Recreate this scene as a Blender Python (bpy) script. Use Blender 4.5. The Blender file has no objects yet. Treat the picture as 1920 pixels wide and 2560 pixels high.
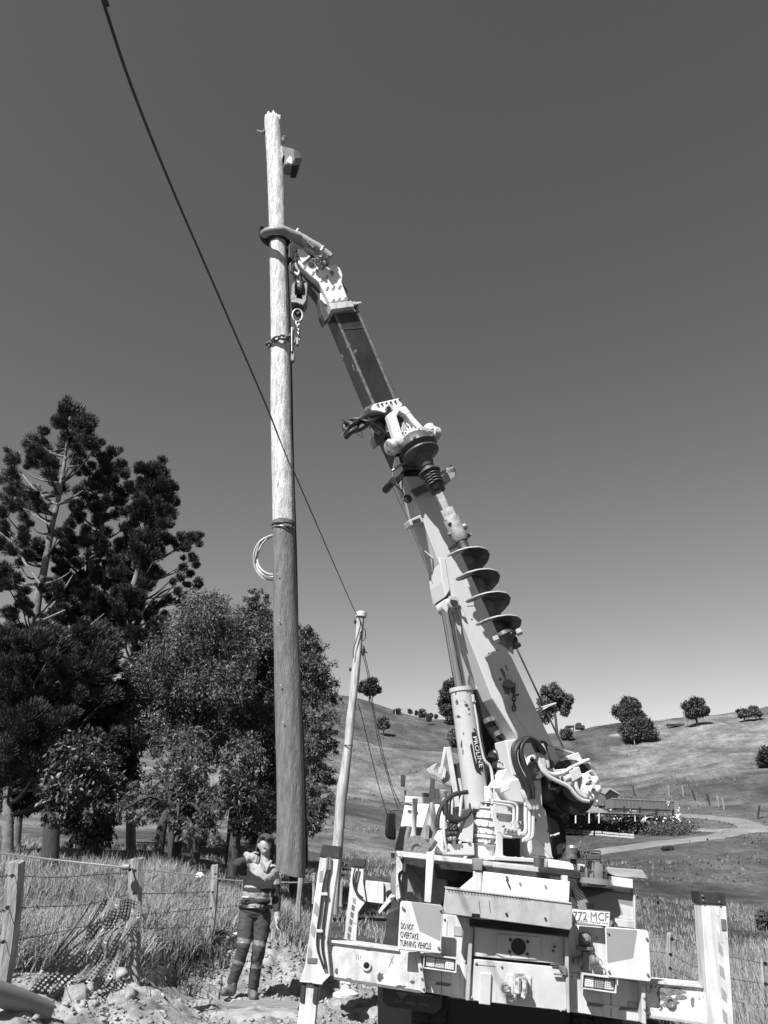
import bpy, bmesh, math, random
import numpy as np
from mathutils import Vector, Matrix
random.seed(7); RNG = np.random.default_rng(7)
SC = bpy.context.scene; COL = SC.collection
R = math.radians
# ------------------------------------------------------------------ camera, sky, sun
TH = R(24.3); F = 1923.0; CH = 1.6
cam = bpy.data.cameras.new('camera'); co = bpy.data.objects.new('camera', cam); COL.objects.link(co)
co.location = (0, 0, CH); co.rotation_euler = (math.pi/2+TH, 0, 0)
cam.sensor_fit = 'HORIZONTAL'; cam.sensor_width = 36; cam.lens = 36*F/1920; cam.clip_end = 3000; cam.clip_start = .05
SC.camera = co
SUN = Vector((-.35, -.57, .745)).normalized()
W = bpy.data.worlds.new('World'); SC.world = W; W.use_nodes = True
nt = W.node_tree; nt.nodes.clear()
sky = nt.nodes.new('ShaderNodeTexSky'); sky.sky_type = 'NISHITA'; sky.sun_disc = False
sky.sun_elevation = math.asin(SUN.z); sky.sun_rotation = math.atan2(SUN.x, SUN.y)
sky.dust_density = 0; sky.air_density = 1.0; sky.ozone_density = 1.0
sep = nt.nodes.new('ShaderNodeSeparateColor'); cmb = nt.nodes.new('ShaderNodeCombineColor')
bg = nt.nodes.new('ShaderNodeBackground'); wo = nt.nodes.new('ShaderNodeOutputWorld')
nt.links.new(sky.outputs[0], sep.inputs[0])
pw = nt.nodes.new('ShaderNodeMath'); pw.operation = 'POWER'; pw.inputs[1].default_value = 1.2; nt.links.new(sep.outputs[0], pw.inputs[0])
for i in range(3): nt.links.new(pw.outputs[0], cmb.inputs[i])      # a red filter on black and white film
nt.links.new(cmb.outputs[0], bg.inputs[0]); nt.links.new(bg.outputs[0], wo.inputs[0]); bg.inputs[1].default_value = .08
sl = bpy.data.lights.new('sun', 'SUN'); sl.energy = 5; sl.angle = R(.5); sl.color = (1, .998, .995)
so = bpy.data.objects.new('sun', sl); COL.objects.link(so); so.rotation_euler = SUN.to_track_quat('Z', 'Y').to_euler()
SC.view_settings.view_transform = 'Standard'; SC.view_settings.look = 'None'; SC.view_settings.exposure = .85
SC.view_settings.gamma = 1; SC.view_settings.use_curve_mapping = False
SC.cycles.max_bounces = 5; SC.cycles.diffuse_bounces = 2
# ------------------------------------------------------------------ projection helpers
CP = Vector((0, 0, CH)); FW = Vector((0, math.cos(TH), math.sin(TH))); UPV = Vector((0, -math.sin(TH), math.cos(TH)))
def ray(uv): return Vector(((uv[0]-960)/F, 0, 0)) + UPV*(-(uv[1]-1280)/F) + FW
def P(uv, Y):
    d = ray(uv); return CP + d*(Y/d.y)
def depth(p): return (Vector(p)-CP).dot(FW)
def crop(x0, y0, s): return lambda x, y: (x0+x*s, y0+y*s)
A = crop(720, 2050, .36166); B = crop(1240, 2050, .40989); Cc = crop(950, 1850, .36166); Dd = crop(0, 2050, .47016)
ZT = crop(620, 270, .16878); ZC = crop(640, 540, .217); ZH = crop(820, 940, .24111); ZA = crop(1000, 1300, .24111)
ZB = crop(1050, 1650, .30139); TR = crop(0, 980, .31344); TL = crop(0, 1450, .54249); MP = crop(820, 1500, .30139)
RR = crop(1350, 1700, .34358); PS = crop(520, 2050, .2305); DI = crop(0, 0, 1.15732)
class Fr:
    def __init__(s, o, X, Y, Z): s.o = Vector(o); s.X = X.normalized(); s.Y = Y.normalized(); s.Z = Z.normalized()
    def hit(s, uv, k=0):
        d = ray(uv); t = ((s.o + s.Y*k) - CP).dot(s.Y)/d.dot(s.Y); return CP + d*t
    def w(s, x, y, z): return s.o + s.X*x + s.Y*y + s.Z*z
    def loc(s, p):
        q = Vector(p)-s.o; return (q.dot(s.X), q.dot(s.Y), q.dot(s.Z))
WF = Fr((0, 0, 0), Vector((1, 0, 0)), Vector((0, 1, 0)), Vector((0, 0, 1)))
# truck frame: rear plane, forward axis, rolled with the slope of the ground
yaw, rol = R(1.5), .10
TX = Vector((math.cos(yaw)*math.cos(rol), -math.sin(yaw)*math.cos(rol), -math.sin(rol)))
TY = Vector((math.sin(yaw), math.cos(yaw), 0)); TZ = TX.cross(TY)
TF = Fr(P((1300, 2440), 8.6), TX, TY, TZ)
# boom frame
bb = P((1345, 1862), 11.5); bt = P((853, 768), 10.4); bd = (bt-bb).normalized()
bn = Vector((bd.y, -bd.x, 0)).normalized()
if bn.y < 0: bn = -bn
BF = Fr(bb, bn.cross(bd), bn, bd)
# ------------------------------------------------------------------ materials
MC = {}
def M(name, c=.3, r=.6, c2=None, sc=4, det=6, lo=.35, hi=.65, bump=0., bsc=30, metal=0, st=(1, 1, 1), chip=None, csc=3, cth=.62, spec=.5, streak=0, trans=0):
    if name in MC: return MC[name]
    m = bpy.data.materials.new(name); m.use_nodes = True; t = m.node_tree; N = t.nodes; L = t.links
    b = N['Principled BSDF']; b.inputs['Roughness'].default_value = r; b.inputs['Metallic'].default_value = metal
    b.inputs['Specular IOR Level'].default_value = spec
    g = lambda v: (v, v, v, 1)
    tc = N.new('ShaderNodeTexCoord'); mp = N.new('ShaderNodeMapping'); L.new(tc.outputs['Object'], mp.inputs[0]); mp.inputs['Scale'].default_value = st
    def noise(s, d=6, ro=.6):
        n = N.new('ShaderNodeTexNoise'); n.inputs['Scale'].default_value = s; n.inputs['Detail'].default_value = d; n.inputs['Roughness'].default_value = ro
        L.new(mp.outputs[0], n.inputs[0]); return n.outputs[0]
    def ramp(src, a, bb_, ca, cb):
        q = N.new('ShaderNodeValToRGB'); q.color_ramp.elements[0].position = a; q.color_ramp.elements[1].position = bb_
        q.color_ramp.elements[0].color = g(ca); q.color_ramp.elements[1].color = g(cb); L.new(src, q.inputs[0]); return q.outputs[0]
    if c2 is None: c2 = c*.85
    col = ramp(noise(sc, det, .65), lo, hi, c2, c)
    if streak:
        mp2 = N.new('ShaderNodeMapping'); mp2.inputs['Scale'].default_value = (9, 9, .7); L.new(tc.outputs['Object'], mp2.inputs[0])
        n2 = N.new('ShaderNodeTexNoise'); n2.inputs['Scale'].default_value = 1.6; n2.inputs['Detail'].default_value = 5; L.new(mp2.outputs[0], n2.inputs[0])
        s2 = ramp(n2.outputs[0], .5, .72, 1, 1-streak); mx = N.new('ShaderNodeMix'); mx.data_type = 'RGBA'; mx.blend_type = 'MULTIPLY'; mx.inputs[0].default_value = 1
        L.new(col, mx.inputs[6]); L.new(s2, mx.inputs[7]); col = mx.outputs[2]
    if chip is not None:
        f = ramp(noise(csc, 8, .7), cth, cth+.025, 0, 1); mx = N.new('ShaderNodeMix'); mx.data_type = 'RGBA'
        L.new(f, mx.inputs[0]); L.new(col, mx.inputs[6]); mx.inputs[7].default_value = g(chip); col = mx.outputs[2]
    L.new(col, b.inputs['Base Color'])
    if bump:
        bp = N.new('ShaderNodeBump'); bp.inputs['Strength'].default_value = bump; bp.inputs['Distance'].default_value = .02
        L.new(noise(bsc, 6, .6), bp.inputs['Height']); L.new(bp.outputs[0], b.inputs['Normal'])
    if trans:
        b.inputs['Transmission Weight'].default_value = trans
    MC[name] = m; return m
white = M('white_paint', .60, .38, .46, 2.5, chip=.12, csc=7, cth=.66, streak=.34, bump=.04, bsc=6)
boomw = M('boom_paint', .55, .42, .49, 1.5, streak=.07, chip=.25, csc=9, cth=.74)
worn = M('worn_paint', .56, .5, .33, 5, lo=.3, hi=.55, chip=.10, csc=3.2, cth=.60, streak=.3, bump=.12, bsc=14)
cream = M('cream_paint', .50, .45, .38, 3, streak=.16, chip=.12, csc=8, cth=.69, bump=.05, bsc=10)
cylp = M('cylinder_paint', .45, .42, .40, 3, chip=.07, csc=4, cth=.63, streak=.12)
dusty = M('dusty_grey_paint', .36, .6, .26, 6, lo=.3, hi=.6, streak=.3, chip=.12, csc=9, cth=.72, bump=.1, bsc=20)
midg = M('grey_metal', .22, .5, .12, 6, bump=.06)
dark = M('dark_metal', .045, .5, .02, 8, bump=.1)
grease = M('greasy_steel', .05, .42, .14, 7, lo=.45, hi=.75, bump=.2, bsc=25)
inner = M('dark_boom_paint', .04, .28, .02, 2.2, chip=.42, csc=2.3, cth=.61, st=(1, 1, .45))  # pale streaks put highlights into the dark section's colour
black = M('black_plastic', .012, .4, .008)
rubber = M('rubber', .022, .6, .012, 12, bump=.1, bsc=60)
hose = M('hose_rubber', .03, .5, .02, 20, bump=.2, bsc=90)
chrome = M('chrome_rod', .55, .14, .5, metal=1)
steel = M('bare_steel', .42, .4, .25, 8, bump=.1, metal=.7)
augs = M('auger_steel', .13, .45, .04, 5, lo=.4, hi=.65, bump=.2, bsc=18, metal=.2)
auge = M('auger_worn_edge', .5, .5, .3, 8)
clay = M('pale_clay', .45, .9, .28, 9, bump=.6, bsc=12)
decal = M('grey_decal', .27, .4, .24); decal_l = M('pale_decal', .55, .4, .5); decal_d = M('dark_decal', .13, .4, .11)
ink = M('black_ink', .02, .5, .02); winl = M('white_ink', .8, .4, .78)
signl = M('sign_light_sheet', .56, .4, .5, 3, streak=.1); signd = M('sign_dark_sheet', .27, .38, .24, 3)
lensc = M('clear_lens', .6, .12, .5, 30, spec=.8); lensd = M('amber_lens', .16, .12, .12, 30, spec=.8); lensm = M('pale_lens', .36, .12, .3, 30, spec=.8)
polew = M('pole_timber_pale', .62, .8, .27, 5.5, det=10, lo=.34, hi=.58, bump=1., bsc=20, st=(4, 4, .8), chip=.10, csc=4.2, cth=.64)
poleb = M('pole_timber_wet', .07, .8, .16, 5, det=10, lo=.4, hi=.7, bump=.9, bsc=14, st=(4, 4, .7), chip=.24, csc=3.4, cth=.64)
oldw = M('weathered_post', .34, .9, .11, 5, det=9, lo=.34, hi=.62, bump=.9, bsc=22, st=(4, 4, .5), chip=.06, csc=3, cth=.66)
glovem = M('glove_cloth', .34, .9, .24, 30, bump=.2); skin = M('skin', .3, .6, .26, 20)
wire = M('galvanised_wire', .1, .5, .06, metal=.4); ropew = M('white_rope', .8, .8, .7, 40, bump=.3, bsc=80)
# ------------------------------------------------------------------ mesh helpers
OFF = {}
def link(o): COL.objects.link(o); return o
def thing(name, loc, label, cat, group=None):
    o = link(bpy.data.objects.new(name, None)); o.location = loc; OFF[o] = Vector(loc)
    o['label'] = label; o['category'] = cat; o.empty_display_size = .1
    if group: o['group'] = group
    return o
def tag(o, label, cat, group=None):
    o['label'] = label; o['category'] = cat
    if group: o['group'] = group
    return o
def fin(name, bm, mat, parent=None, smooth=False, origin=None, kind=None):
    if parent is not None: off = OFF[parent]
    else: off = Vector(origin) if origin is not None else Vector((0, 0, 0))
    bmesh.ops.translate(bm, vec=-off, verts=bm.verts)
    me = bpy.data.meshes.new(name); bm.to_mesh(me); bm.free()
    for m in (mat if isinstance(mat, (list, tuple)) else [mat]): me.materials.append(m)
    o = link(bpy.data.objects.new(name, me)); OFF[o] = off
    if parent is not None: o.parent = parent
    else: o.location = off
    if smooth:
        me.polygons.foreach_set('use_smooth', [True]*len(me.polygons))
        if smooth != 'all':
            bm2 = bmesh.new(); bm2.from_mesh(me)
            for e in bm2.edges:
                if len(e.link_faces) == 2 and e.calc_face_angle(0) > .7: e.smooth = False
            bm2.to_mesh(me); bm2.free()
    if kind: o['kind'] = kind
    return o
def npmesh(name, V, Fa, mat, parent=None, kind=None, smooth=False, n=None, midx=None, origin=None):
    """V (N,3) array, Fa (M,k) int array"""
    V = np.asarray(V, dtype=np.float64)
    off = OFF[parent] if parent is not None else Vector(origin if origin is not None else (0, 0, 0))
    V = V - np.array(off)
    me = bpy.data.meshes.new(name); k = Fa.shape[1]
    me.vertices.add(len(V)); me.vertices.foreach_set('co', V.ravel())
    me.loops.add(Fa.size); me.loops.foreach_set('vertex_index', Fa.ravel().astype(np.int32))
    me.polygons.add(len(Fa)); me.polygons.foreach_set('loop_start', np.arange(0, Fa.size, k, dtype=np.int32))
    for m in (mat if isinstance(mat, (list, tuple)) else [mat]): me.materials.append(m)
    if midx is not None: me.polygons.foreach_set('material_index', np.asarray(midx, dtype=np.int32))
    if smooth: me.polygons.foreach_set('use_smooth', np.ones(len(Fa), dtype=bool))
    me.update(calc_edges=True); me.validate()
    o = link(bpy.data.objects.new(name, me)); OFF[o] = off
    if parent is not None: o.parent = parent
    else: o.location = off
    if kind: o['kind'] = kind
    return o
def prism(bm, front, vec):
    f = [bm.verts.new(p) for p in front]; b = [bm.verts.new(Vector(p)+vec) for p in front]; n = len(f)
    fs = [bm.faces.new(f), bm.faces.new(b[::-1])]
    for i in range(n): fs.append(bm.faces.new((f[i], b[i], b[(i+1) % n], f[(i+1) % n])))
    return fs
def bev(bm, w, seg=1):
    bmesh.ops.recalc_face_normals(bm, faces=bm.faces)
    if w: 
        es = [e for e in bm.edges if len(e.link_faces) == 2 and e.calc_face_angle(0) > .3]
        bmesh.ops.bevel(bm, geom=es, offset=w, segments=seg, affect='EDGES', clamp_overlap=True)
def plate(name, uvs, fr, k, t, mat, parent, w=.006, label=None, hole=None):
    bm = bmesh.new(); prism(bm, [fr.hit(u, k) for u in uvs], fr.Y*t); bev(bm, w)
    o = fin(name, bm, mat, parent)
    if label: o['label'] = label
    return o
def plates(name, lst, fr, mat, parent, w=.004):
    bm = bmesh.new()
    for uvs, k, t in lst: prism(bm, [fr.hit(u, k) for u in uvs], fr.Y*t)
    bev(bm, w); return fin(name, bm, mat, parent)
def basis(d, up=Vector((0, 0, 1))):
    d = Vector(d).normalized(); 
    if abs(d.dot(up)) > .98: up = Vector((0, 1, 0))
    s = d.cross(up).normalized(); return s, s.cross(d).normalized()
def smoothpath(pts, n=6):
    pts = [Vector(p) for p in pts]
    if len(pts) < 3: return pts
    out = []
    q = [pts[0]*2-pts[1]]+pts+[pts[-1]*2-pts[-2]]
    for i in range(1, len(q)-2):
        a, b, c, d = q[i-1:i+3]
        for j in range(n):
            t = j/n; out.append(.5*((2*b)+(c-a)*t+(2*a-5*b+4*c-d)*t*t+(3*b-a-3*c+d)*t**3))
    out.append(pts[-1]); return out
def addtube(bm, pts, r, n=8, smooth=0, cap=True, flat=1.0, upv=Vector((0, 0, 1))):
    rs = r if isinstance(r, (list, tuple)) else None
    if smooth:
        m = len(pts); pts = smoothpath(pts, smooth)
        if rs: rs = [rs[min(int(i/smooth), m-1)]*(1-(i/smooth) % 1)+rs[min(int(i/smooth)+1, m-1)]*((i/smooth) % 1) for i in range(len(pts))]
    pts = [Vector(p) for p in pts]; rings = []; s0 = None
    for i, p in enumerate(pts):
        d = (pts[min(i+1, len(pts)-1)]-pts[max(i-1, 0)]).normalized()
        if s0 is None: s, u = basis(d, upv)
        else:
            s = (s0-d*s0.dot(d)).normalized(); u = s.cross(d).normalized()
        s0 = s; rr = rs[i] if rs else r
        rings.append([bm.verts.new(p+(s*math.cos(a)+u*math.sin(a)*flat)*rr) for a in [2*math.pi*j/n for j in range(n)]])
    for a, b in zip(rings[:-1], rings[1:]):
        for j in range(n): bm.faces.new((a[j], a[(j+1) % n], b[(j+1) % n], b[j]))
    if cap: bm.faces.new(rings[0][::-1]); bm.faces.new(rings[-1])
    return rings
def tube(name, pts, r, mat, parent, n=8, smooth=0, label=None, flat=1.0, origin=None):
    bm = bmesh.new(); addtube(bm, pts, r, n, smooth, flat=flat); bmesh.ops.recalc_face_normals(bm, faces=bm.faces)
    o = fin(name, bm, mat, parent, smooth=True, origin=origin)
    if label: o['label'] = label
    return o
def addlathe(bm, p0, d, prof, n=24):
    """prof: list of (distance along d, radius)"""
    d = Vector(d).normalized(); s, u = basis(d); p0 = Vector(p0); rings = []
    for t, r in prof:
        rings.append([bm.verts.new(p0+d*t+(s*math.cos(a)+u*math.sin(a))*max(r, 1e-4)) for a in [2*math.pi*j/n for j in range(n)]])
    for a, b in zip(rings[:-1], rings[1:]):
        for j in range(n): bm.faces.new((a[j], a[(j+1) % n], b[(j+1) % n], b[j]))
    bm.faces.new(rings[0][::-1]); bm.faces.new(rings[-1])
def lathe(name, p0, d, prof, mat, parent, n=24):
    bm = bmesh.new(); addlathe(bm, p0, d, prof, n); bmesh.ops.recalc_face_normals(bm, faces=bm.faces)
    return fin(name, bm, mat, parent, smooth=True)
def addbox(bm, c, X, Y, Z, sx, sy, sz):
    c = Vector(c); v = [bm.verts.new(c+X*(i*sx/2)+Y*(j*sy/2)+Z*(k*sz/2)) for i in (-1, 1) for j in (-1, 1) for k in (-1, 1)]
    for f in ((0, 1, 3, 2), (4, 6, 7, 5), (0, 4, 5, 1), (2, 3, 7, 6), (0, 2, 6, 4), (1, 5, 7, 3)): bm.faces.new([v[i] for i in f])
def addbar(bm, p0, p1, w, h, side=None):
    p0 = Vector(p0); p1 = Vector(p1); d = (p1-p0); L = d.length; d.normalize()
    if side is None: s, u = basis(d)
    else: s = (side-d*side.dot(d)).normalized(); u = s.cross(d)
    addbox(bm, (p0+p1)/2, s, u, d, w, h, L)
def bar(name, p0, p1, w, h, mat, parent, side=None, b=.006):
    bm = bmesh.new(); addbar(bm, p0, p1, w, h, side); bev(bm, b); return fin(name, bm, mat, parent)
def px(uv, fr, k, n): # metres for n source pixels at that place
    return depth(fr.hit(uv, k))/F*n
def bolts(name, uvs, fr, k, r, mat, parent, h=.02):
    me = None
    for uv in uvs:
        if me is None:
            bm = bmesh.new(); addlathe(bm, Vector((0, 0, 0)), -fr.Y, [(-.003, r), (h*.7, r), (h, r*.6)], 6)
            me = bpy.data.meshes.new(name); bm.to_mesh(me); bm.free(); me.materials.append(mat)
        o = link(bpy.data.objects.new(name, me)); o.parent = parent; o.location = fr.hit(uv, k)-OFF[parent]; OFF[o] = OFF[parent]
def text(name, s, uvs, fr, k, mat, parent, bold=0., ext=.002, squeeze=None):
    """uvs: top-left, top-right, bottom-left of the lettering"""
    cu = bpy.data.curves.new(name, 'FONT'); cu.body = s; cu.offset = bold; cu.extrude = .01; cu.resolution_u = 3; cu.space_line = .95
    o = link(bpy.data.objects.new('tmp', cu)); bpy.context.view_layer.update()
    me = bpy.data.meshes.new_from_object(o.evaluated_get(bpy.context.evaluated_depsgraph_get())); bpy.data.objects.remove(o)
    a = np.empty(len(me.vertices)*3); me.vertices.foreach_get('co', a); a = a.reshape(-1, 3)
    mn, mx = a.min(0), a.max(0); q = (a-mn)/(mx-mn+1e-9)
    tl, tr, bl = [np.array(fr.hit(u, k)) for u in uvs]; yy = np.array(fr.Y)
    V = bl+(tr-tl)*q[:, :1]+(tl-bl)*q[:, 1:2]+yy*ext*(q[:, 2:3]-1)-np.array(OFF[parent])
    me.vertices.foreach_set('co', V.ravel()); me.materials.clear(); me.materials.append(mat); me.name = name; me.update()
    n = link(bpy.data.objects.new(name, me)); n.parent = parent; OFF[n] = OFF[parent]; return n
def vnoise(x, y, seed=0):
    xi = np.floor(x).astype(int); yi = np.floor(y).astype(int); xf = x-xi; yf = y-yi
    xf = xf*xf*(3-2*xf); yf = yf*yf*(3-2*yf)
    def hsh(a, b): 
        n = (a*374761393+b*668265263+seed*974634777) & 0xffffffff; n = ((n ^ (n >> 13))*1274126177) & 0xffffffff
        return ((n ^ (n >> 16)) & 0xffff)/65535.
    return (hsh(xi, yi)*(1-xf)+hsh(xi+1, yi)*xf)*(1-yf)+(hsh(xi, yi+1)*(1-xf)+hsh(xi+1, yi+1)*xf)*yf
def fbm(x, y, o=4, seed=0):
    s = 0; a = 1; t = 0
    for i in range(o): s = s+a*vnoise(x*2**i, y*2**i, seed+i); t += a; a *= .5
    return s/t-.5
# ------------------------------------------------------------------ terrain
PR = np.array([0, 7, 9, 11, 14, 18, 24, 35, 50, 65, 80, 100, 150, 205, 260, 400, 900.])
PA = np.array([-180, -40, -24, -16, -9, -3.5, 4, 12, 26, 60, 180.])
PZ = np.array([
 [0, 0, .1, .2, .3, .6, 1, 2, 3, 5, 7, 10, 18, 28, 36, 40, 50],
 [0, .2, .5, .7, 1.0, 1.3, 1.6, 2.2, 3.4, 5, 7, 10, 18, 28, 36, 40, 50],
 [0, .35, .62, .75, .95, 1.25, 1.6, 2.2, 3.4, 5, 7, 10, 18, 28, 36, 40, 50],
 [0, .1, .40, .58, .85, 1.2, 1.5, 2.0, 3.2, 5, 7, 10, 20, 34, 38, 40, 50],
 [0, 0, 0, .13, .45, .75, 1.0, 1.5, 3.0, 5, 7, 10, 22, 38.6, 42, 44, 50],
 [0, -.1, -.15, -.15, -.1, 0, .05, .8, 2.4, 4.4, 6.4, 9.5, 22, 41.0, 42, 44, 50],
 [0, -.2, -.45, -.55, -.6, -.6, -.5, .2, 1.6, 3.2, 5, 8, 20, 34.5, 38, 42, 50],
 [0, -.3, -.7, -.8, -.8, -.8, -.8, -.7, .2, 1.6, 3.6, 6.6, 15.5, 31.4, 33, 36, 50],
 [0, -.3, -.7, -.9, -.9, -1.1, -1.25, -1.3, -.4, 1.2, 3.4, 7.0, 17.5, 34.0, 37, 40, 50],
 [0, -.3, -.7, -1, -1.2, -1.5, -2, -2, -1, 1, 3, 6, 15, 30, 37, 40, 50],
 [0, 0, .1, .2, .3, .6, 1, 2, 3, 5, 7, 10, 18, 28, 36, 40, 50]])
def H(x, y):
    x = np.asarray(x, float); y = np.asarray(y, float); r = np.hypot(x, y); a = np.degrees(np.arctan2(x, y))
    zs = np.stack([np.interp(r, PR, PZ[i]) for i in range(len(PA))])
    i = np.clip(np.searchsorted(PA, a)-1, 0, len(PA)-2); t = (a-PA[i])/(PA[i+1]-PA[i]); t = t*t*(3-2*t)
    z0 = np.take_along_axis(zs.reshape(len(PA), -1), i.reshape(1, -1), 0).reshape(a.shape)
    z1 = np.take_along_axis(zs.reshape(len(PA), -1), (i+1).reshape(1, -1), 0).reshape(a.shape)
    z = z0*(1-t)+z1*t
    return z+fbm(x/14, y/14, 3, 5)*np.clip((r-25)/100, 0, 1)*3.0+fbm(x/1.5, y/1.5, 3, 9)*.10
def h(x, y): return float(H(np.array([x]), np.array([y]))[0])
def ghit(uv, far=205):
    d = ray(uv); hd = math.hypot(d.x, d.y); ts = np.concatenate([np.linspace(6, 40, 300), np.linspace(40, 230, 700)])/hd
    X = d.x*ts; Y = d.y*ts; Z = CH+d.z*ts; below = np.nonzero(Z < H(X, Y))[0]
    if len(below): t = ts[below[0]]
    else: t = far/hd
    return Vector((d.x*t, d.y*t, h(d.x*t, d.y*t)))
def gv(x, y): return Vector((x, y, h(x, y)))
# terrain material: dry grass with patches, furrowed paddock, worn track strips come as their own sheets
def ground_mat():
    m = bpy.data.materials.new('pasture'); m.use_nodes = True; t = m.node_tree; N = t.nodes; L = t.links; b = N['Principled BSDF']
    b.inputs['Roughness'].default_value = .95; b.inputs['Specular IOR Level'].default_value = .1
    geo = N.new('ShaderNodeNewGeometry')
    def nz(s, d=8, st=(1, 1, 1), ro=.65, dis=0):
        mp = N.new('ShaderNodeMapping'); mp.inputs['Scale'].default_value = st; L.new(geo.outputs['Position'], mp.inputs[0])
        n = N.new('ShaderNodeTexNoise'); n.inputs['Scale'].default_value = s; n.inputs['Detail'].default_value = d; n.inputs['Roughness'].default_value = ro
        n.inputs['Distortion'].default_value = dis; L.new(mp.outputs[0], n.inputs[0]); return n.outputs[0]
    def rp(s, a, c, x, y):
        q = N.new('ShaderNodeValToRGB'); q.color_ramp.elements[0].position = a; q.color_ramp.elements[1].position = c
        q.color_ramp.elements[0].color = (x, x, x, 1); q.color_ramp.elements[1].color = (y, y, y, 1); L.new(s, q.inputs[0]); return q.outputs[0]
    def mul(a, c):
        q = N.new('ShaderNodeMix'); q.data_type = 'RGBA'; q.blend_type = 'MULTIPLY'; q.inputs[0].default_value = 1; L.new(a, q.inputs[6]); L.new(c, q.inputs[7]); return q.outputs[2]
    at = N.new('ShaderNodeAttribute'); at.attribute_name = 'tone'
    c = mul(at.outputs['Color'], rp(nz(.06, 5), .3, .7, .62, 1.25)); c = mul(c, rp(nz(.35, 8, (1, 1, 1), .75), .3, .7, .55, 1.3))
    c = mul(c, rp(nz(2.2, 8, (1, .6, 1), .8), .32, .7, .5, 1.4)); c = mul(c, rp(nz(9, 4), .3, .7, .7, 1.2))
    L.new(c, b.inputs['Base Color'])
    bp = N.new('ShaderNodeBump'); bp.inputs['Strength'].default_value = .9; bp.inputs['Distance'].default_value = .25
    L.new(nz(1.6, 8, ro=.75), bp.inputs['Height']); L.new(bp.outputs[0], b.inputs['Normal'])
    return m
rr_ = np.concatenate([np.linspace(.5, 40, 150), np.geomspace(40.8, 1100, 170)])
az_ = np.radians(np.concatenate([np.linspace(-180, -40, 40)[:-1], np.linspace(-40, 40, 420), np.linspace(40, 180, 40)[1:]]))
RG, AG = np.meshgrid(rr_, az_, indexing='ij'); TXg = RG*np.sin(AG); TYg = RG*np.cos(AG); TZg = H(TXg, TYg)
def DE(y): return np.interp(y, [6, 8, 9, 9.5, 12, 15, 17, 22], [-4.2, -3.7, -3.3, -2.85, -2.45, -2.0, -1.4, 0])
def dirt_mask(x, y):
    edge = (x-DE(y))+fbm(x*.8, y*.8, 3, 3)*.8
    e2 = 15.6-y+fbm(x*.7, y*.7, 3, 4)*3
    e3 = 4.3-x
    return np.clip(np.minimum(np.minimum(edge*1.5, e2), e3), -.4, 1)
TZg = TZg-.4*np.clip(dirt_mask(TXg, TYg)*3-.6, 0, 1)*((TXg < 4.3) & (TXg > -5.3) & (TYg > 6.8) & (TYg < 15.3))
# tone per vertex: which paddock, real cover colour
def tone(x, y):
    r = np.hypot(x, y); a = np.degrees(np.arctan2(x, y)); w = fbm(x/18, y/18, 3, 21); a = a+fbm(x/9, y/9, 3, 23)*7
    t = np.full(x.shape, .17)
    t = np.where(r < 75+w*30, .15, t)                          # grazed flat
    t = np.where((a < 8) & (r > 88+w*25) & (r < 150+w*20), .30, t)   # pale slope behind the far pole
    t = np.where((a < 8) & (r > 64+w*8) & (r < 89+w*25), .15, t)
    t = np.where((a < 8) & (r > 44+w*8) & (r < 65+w*8), .27, t)
    t = np.where((a < 9) & (r >= 150+w*20), .17, t)
    fb = 188-(a-13)*3.4; fn = 150-(a-12)*2.5+w*4
    fu = (a > 14.2+(r-140)*.04) & (r < 203-np.clip(20-a, 0, 9)*4.6) & (r > 128+w*3)
    t = np.where(fu, .31+.03*np.sin((r-a*2.0)*3.1), t)         # mown paddock
    t = np.where((a > 10) & (r > 104+w*20) & (r <= 128+w*3), .16+.08*(w > 0), t)
    t = np.where((a < -5) & (r < 40), .22, t)
    return t*(.62+.75*fbm(x/4, y/4, 4, 27)+.25*fbm(x/1.2, y/1.2, 2, 28))
tn = tone(TXg, TYg)
V = np.stack([TXg, TYg, TZg], -1).reshape(-1, 3); nr, na = RG.shape
ii, jj = np.meshgrid(np.arange(nr-1), np.arange(na-1), indexing='ij'); idx = (ii*na+jj).ravel()
Fq = np.stack([idx, idx+1, idx+na+1, idx+na], 1)[:, ::-1]
ground = npmesh('ground', V, Fq, ground_mat(), kind='structure', smooth=True)
ca = ground.data.color_attributes.new('tone', 'FLOAT_COLOR', 'POINT'); c4 = np.ones((len(V), 4)); c4[:, :3] = tn.reshape(-1, 1); ca.data.foreach_set('color', c4.ravel())
# ---- dug clay around the hole
clod = M('dug_clay', .33, .95, .12, 3.5, det=12, lo=.36, hi=.62, bump=1., bsc=14)
gx = np.arange(-5.4, 4.6, .035); gy = np.arange(6.6, 15.5, .035); GX, GY = np.meshgrid(gx, gy, indexing='ij')
def dirt_h(x, y):
    m = dirt_mask(x, y); b = H(x, y)
    md = np.exp(-(((x+2.3)/1.1)**2+((y-8.4)/1.0)**2))*.10+np.exp(-(((x+1.5)/1.5)**2+((y-12.4)/.7)**2))*.35+np.exp(-(((x-.1)/.5)**2+((y-11.3)/.45)**2))*.22
    md -= np.exp(-(((x+.6)/.45)**2+((y-10.9)/.4)**2))*.2
    rid = np.abs(fbm(x*2.2, y*2.2, 3, 31))
    n = fbm(x*3.5, y*3.5, 4, 13)*.20+fbm(x*11, y*11, 3, 17)*.10+rid*.12-.04
    flat = 1-.75*np.exp(-(((x+1.3)/1.3)**2+((y-9.9)/.55)**2))
    z = b+np.where(m > 0, m, 0)*(md+n*flat+.03)+np.clip(m, -.4, 0)*.35; w = np.exp(-(((x+1.45)/.95)**4+((y-10.2)/.95)**4)); return z*(1-w)+(.09+n*.6)*w
GZ = dirt_h(GX, GY); n1, n2 = GX.shape; ii, jj = np.meshgrid(np.arange(n1-1), np.arange(n2-1), indexing='ij'); idx = (ii*n2+jj).ravel()
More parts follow.
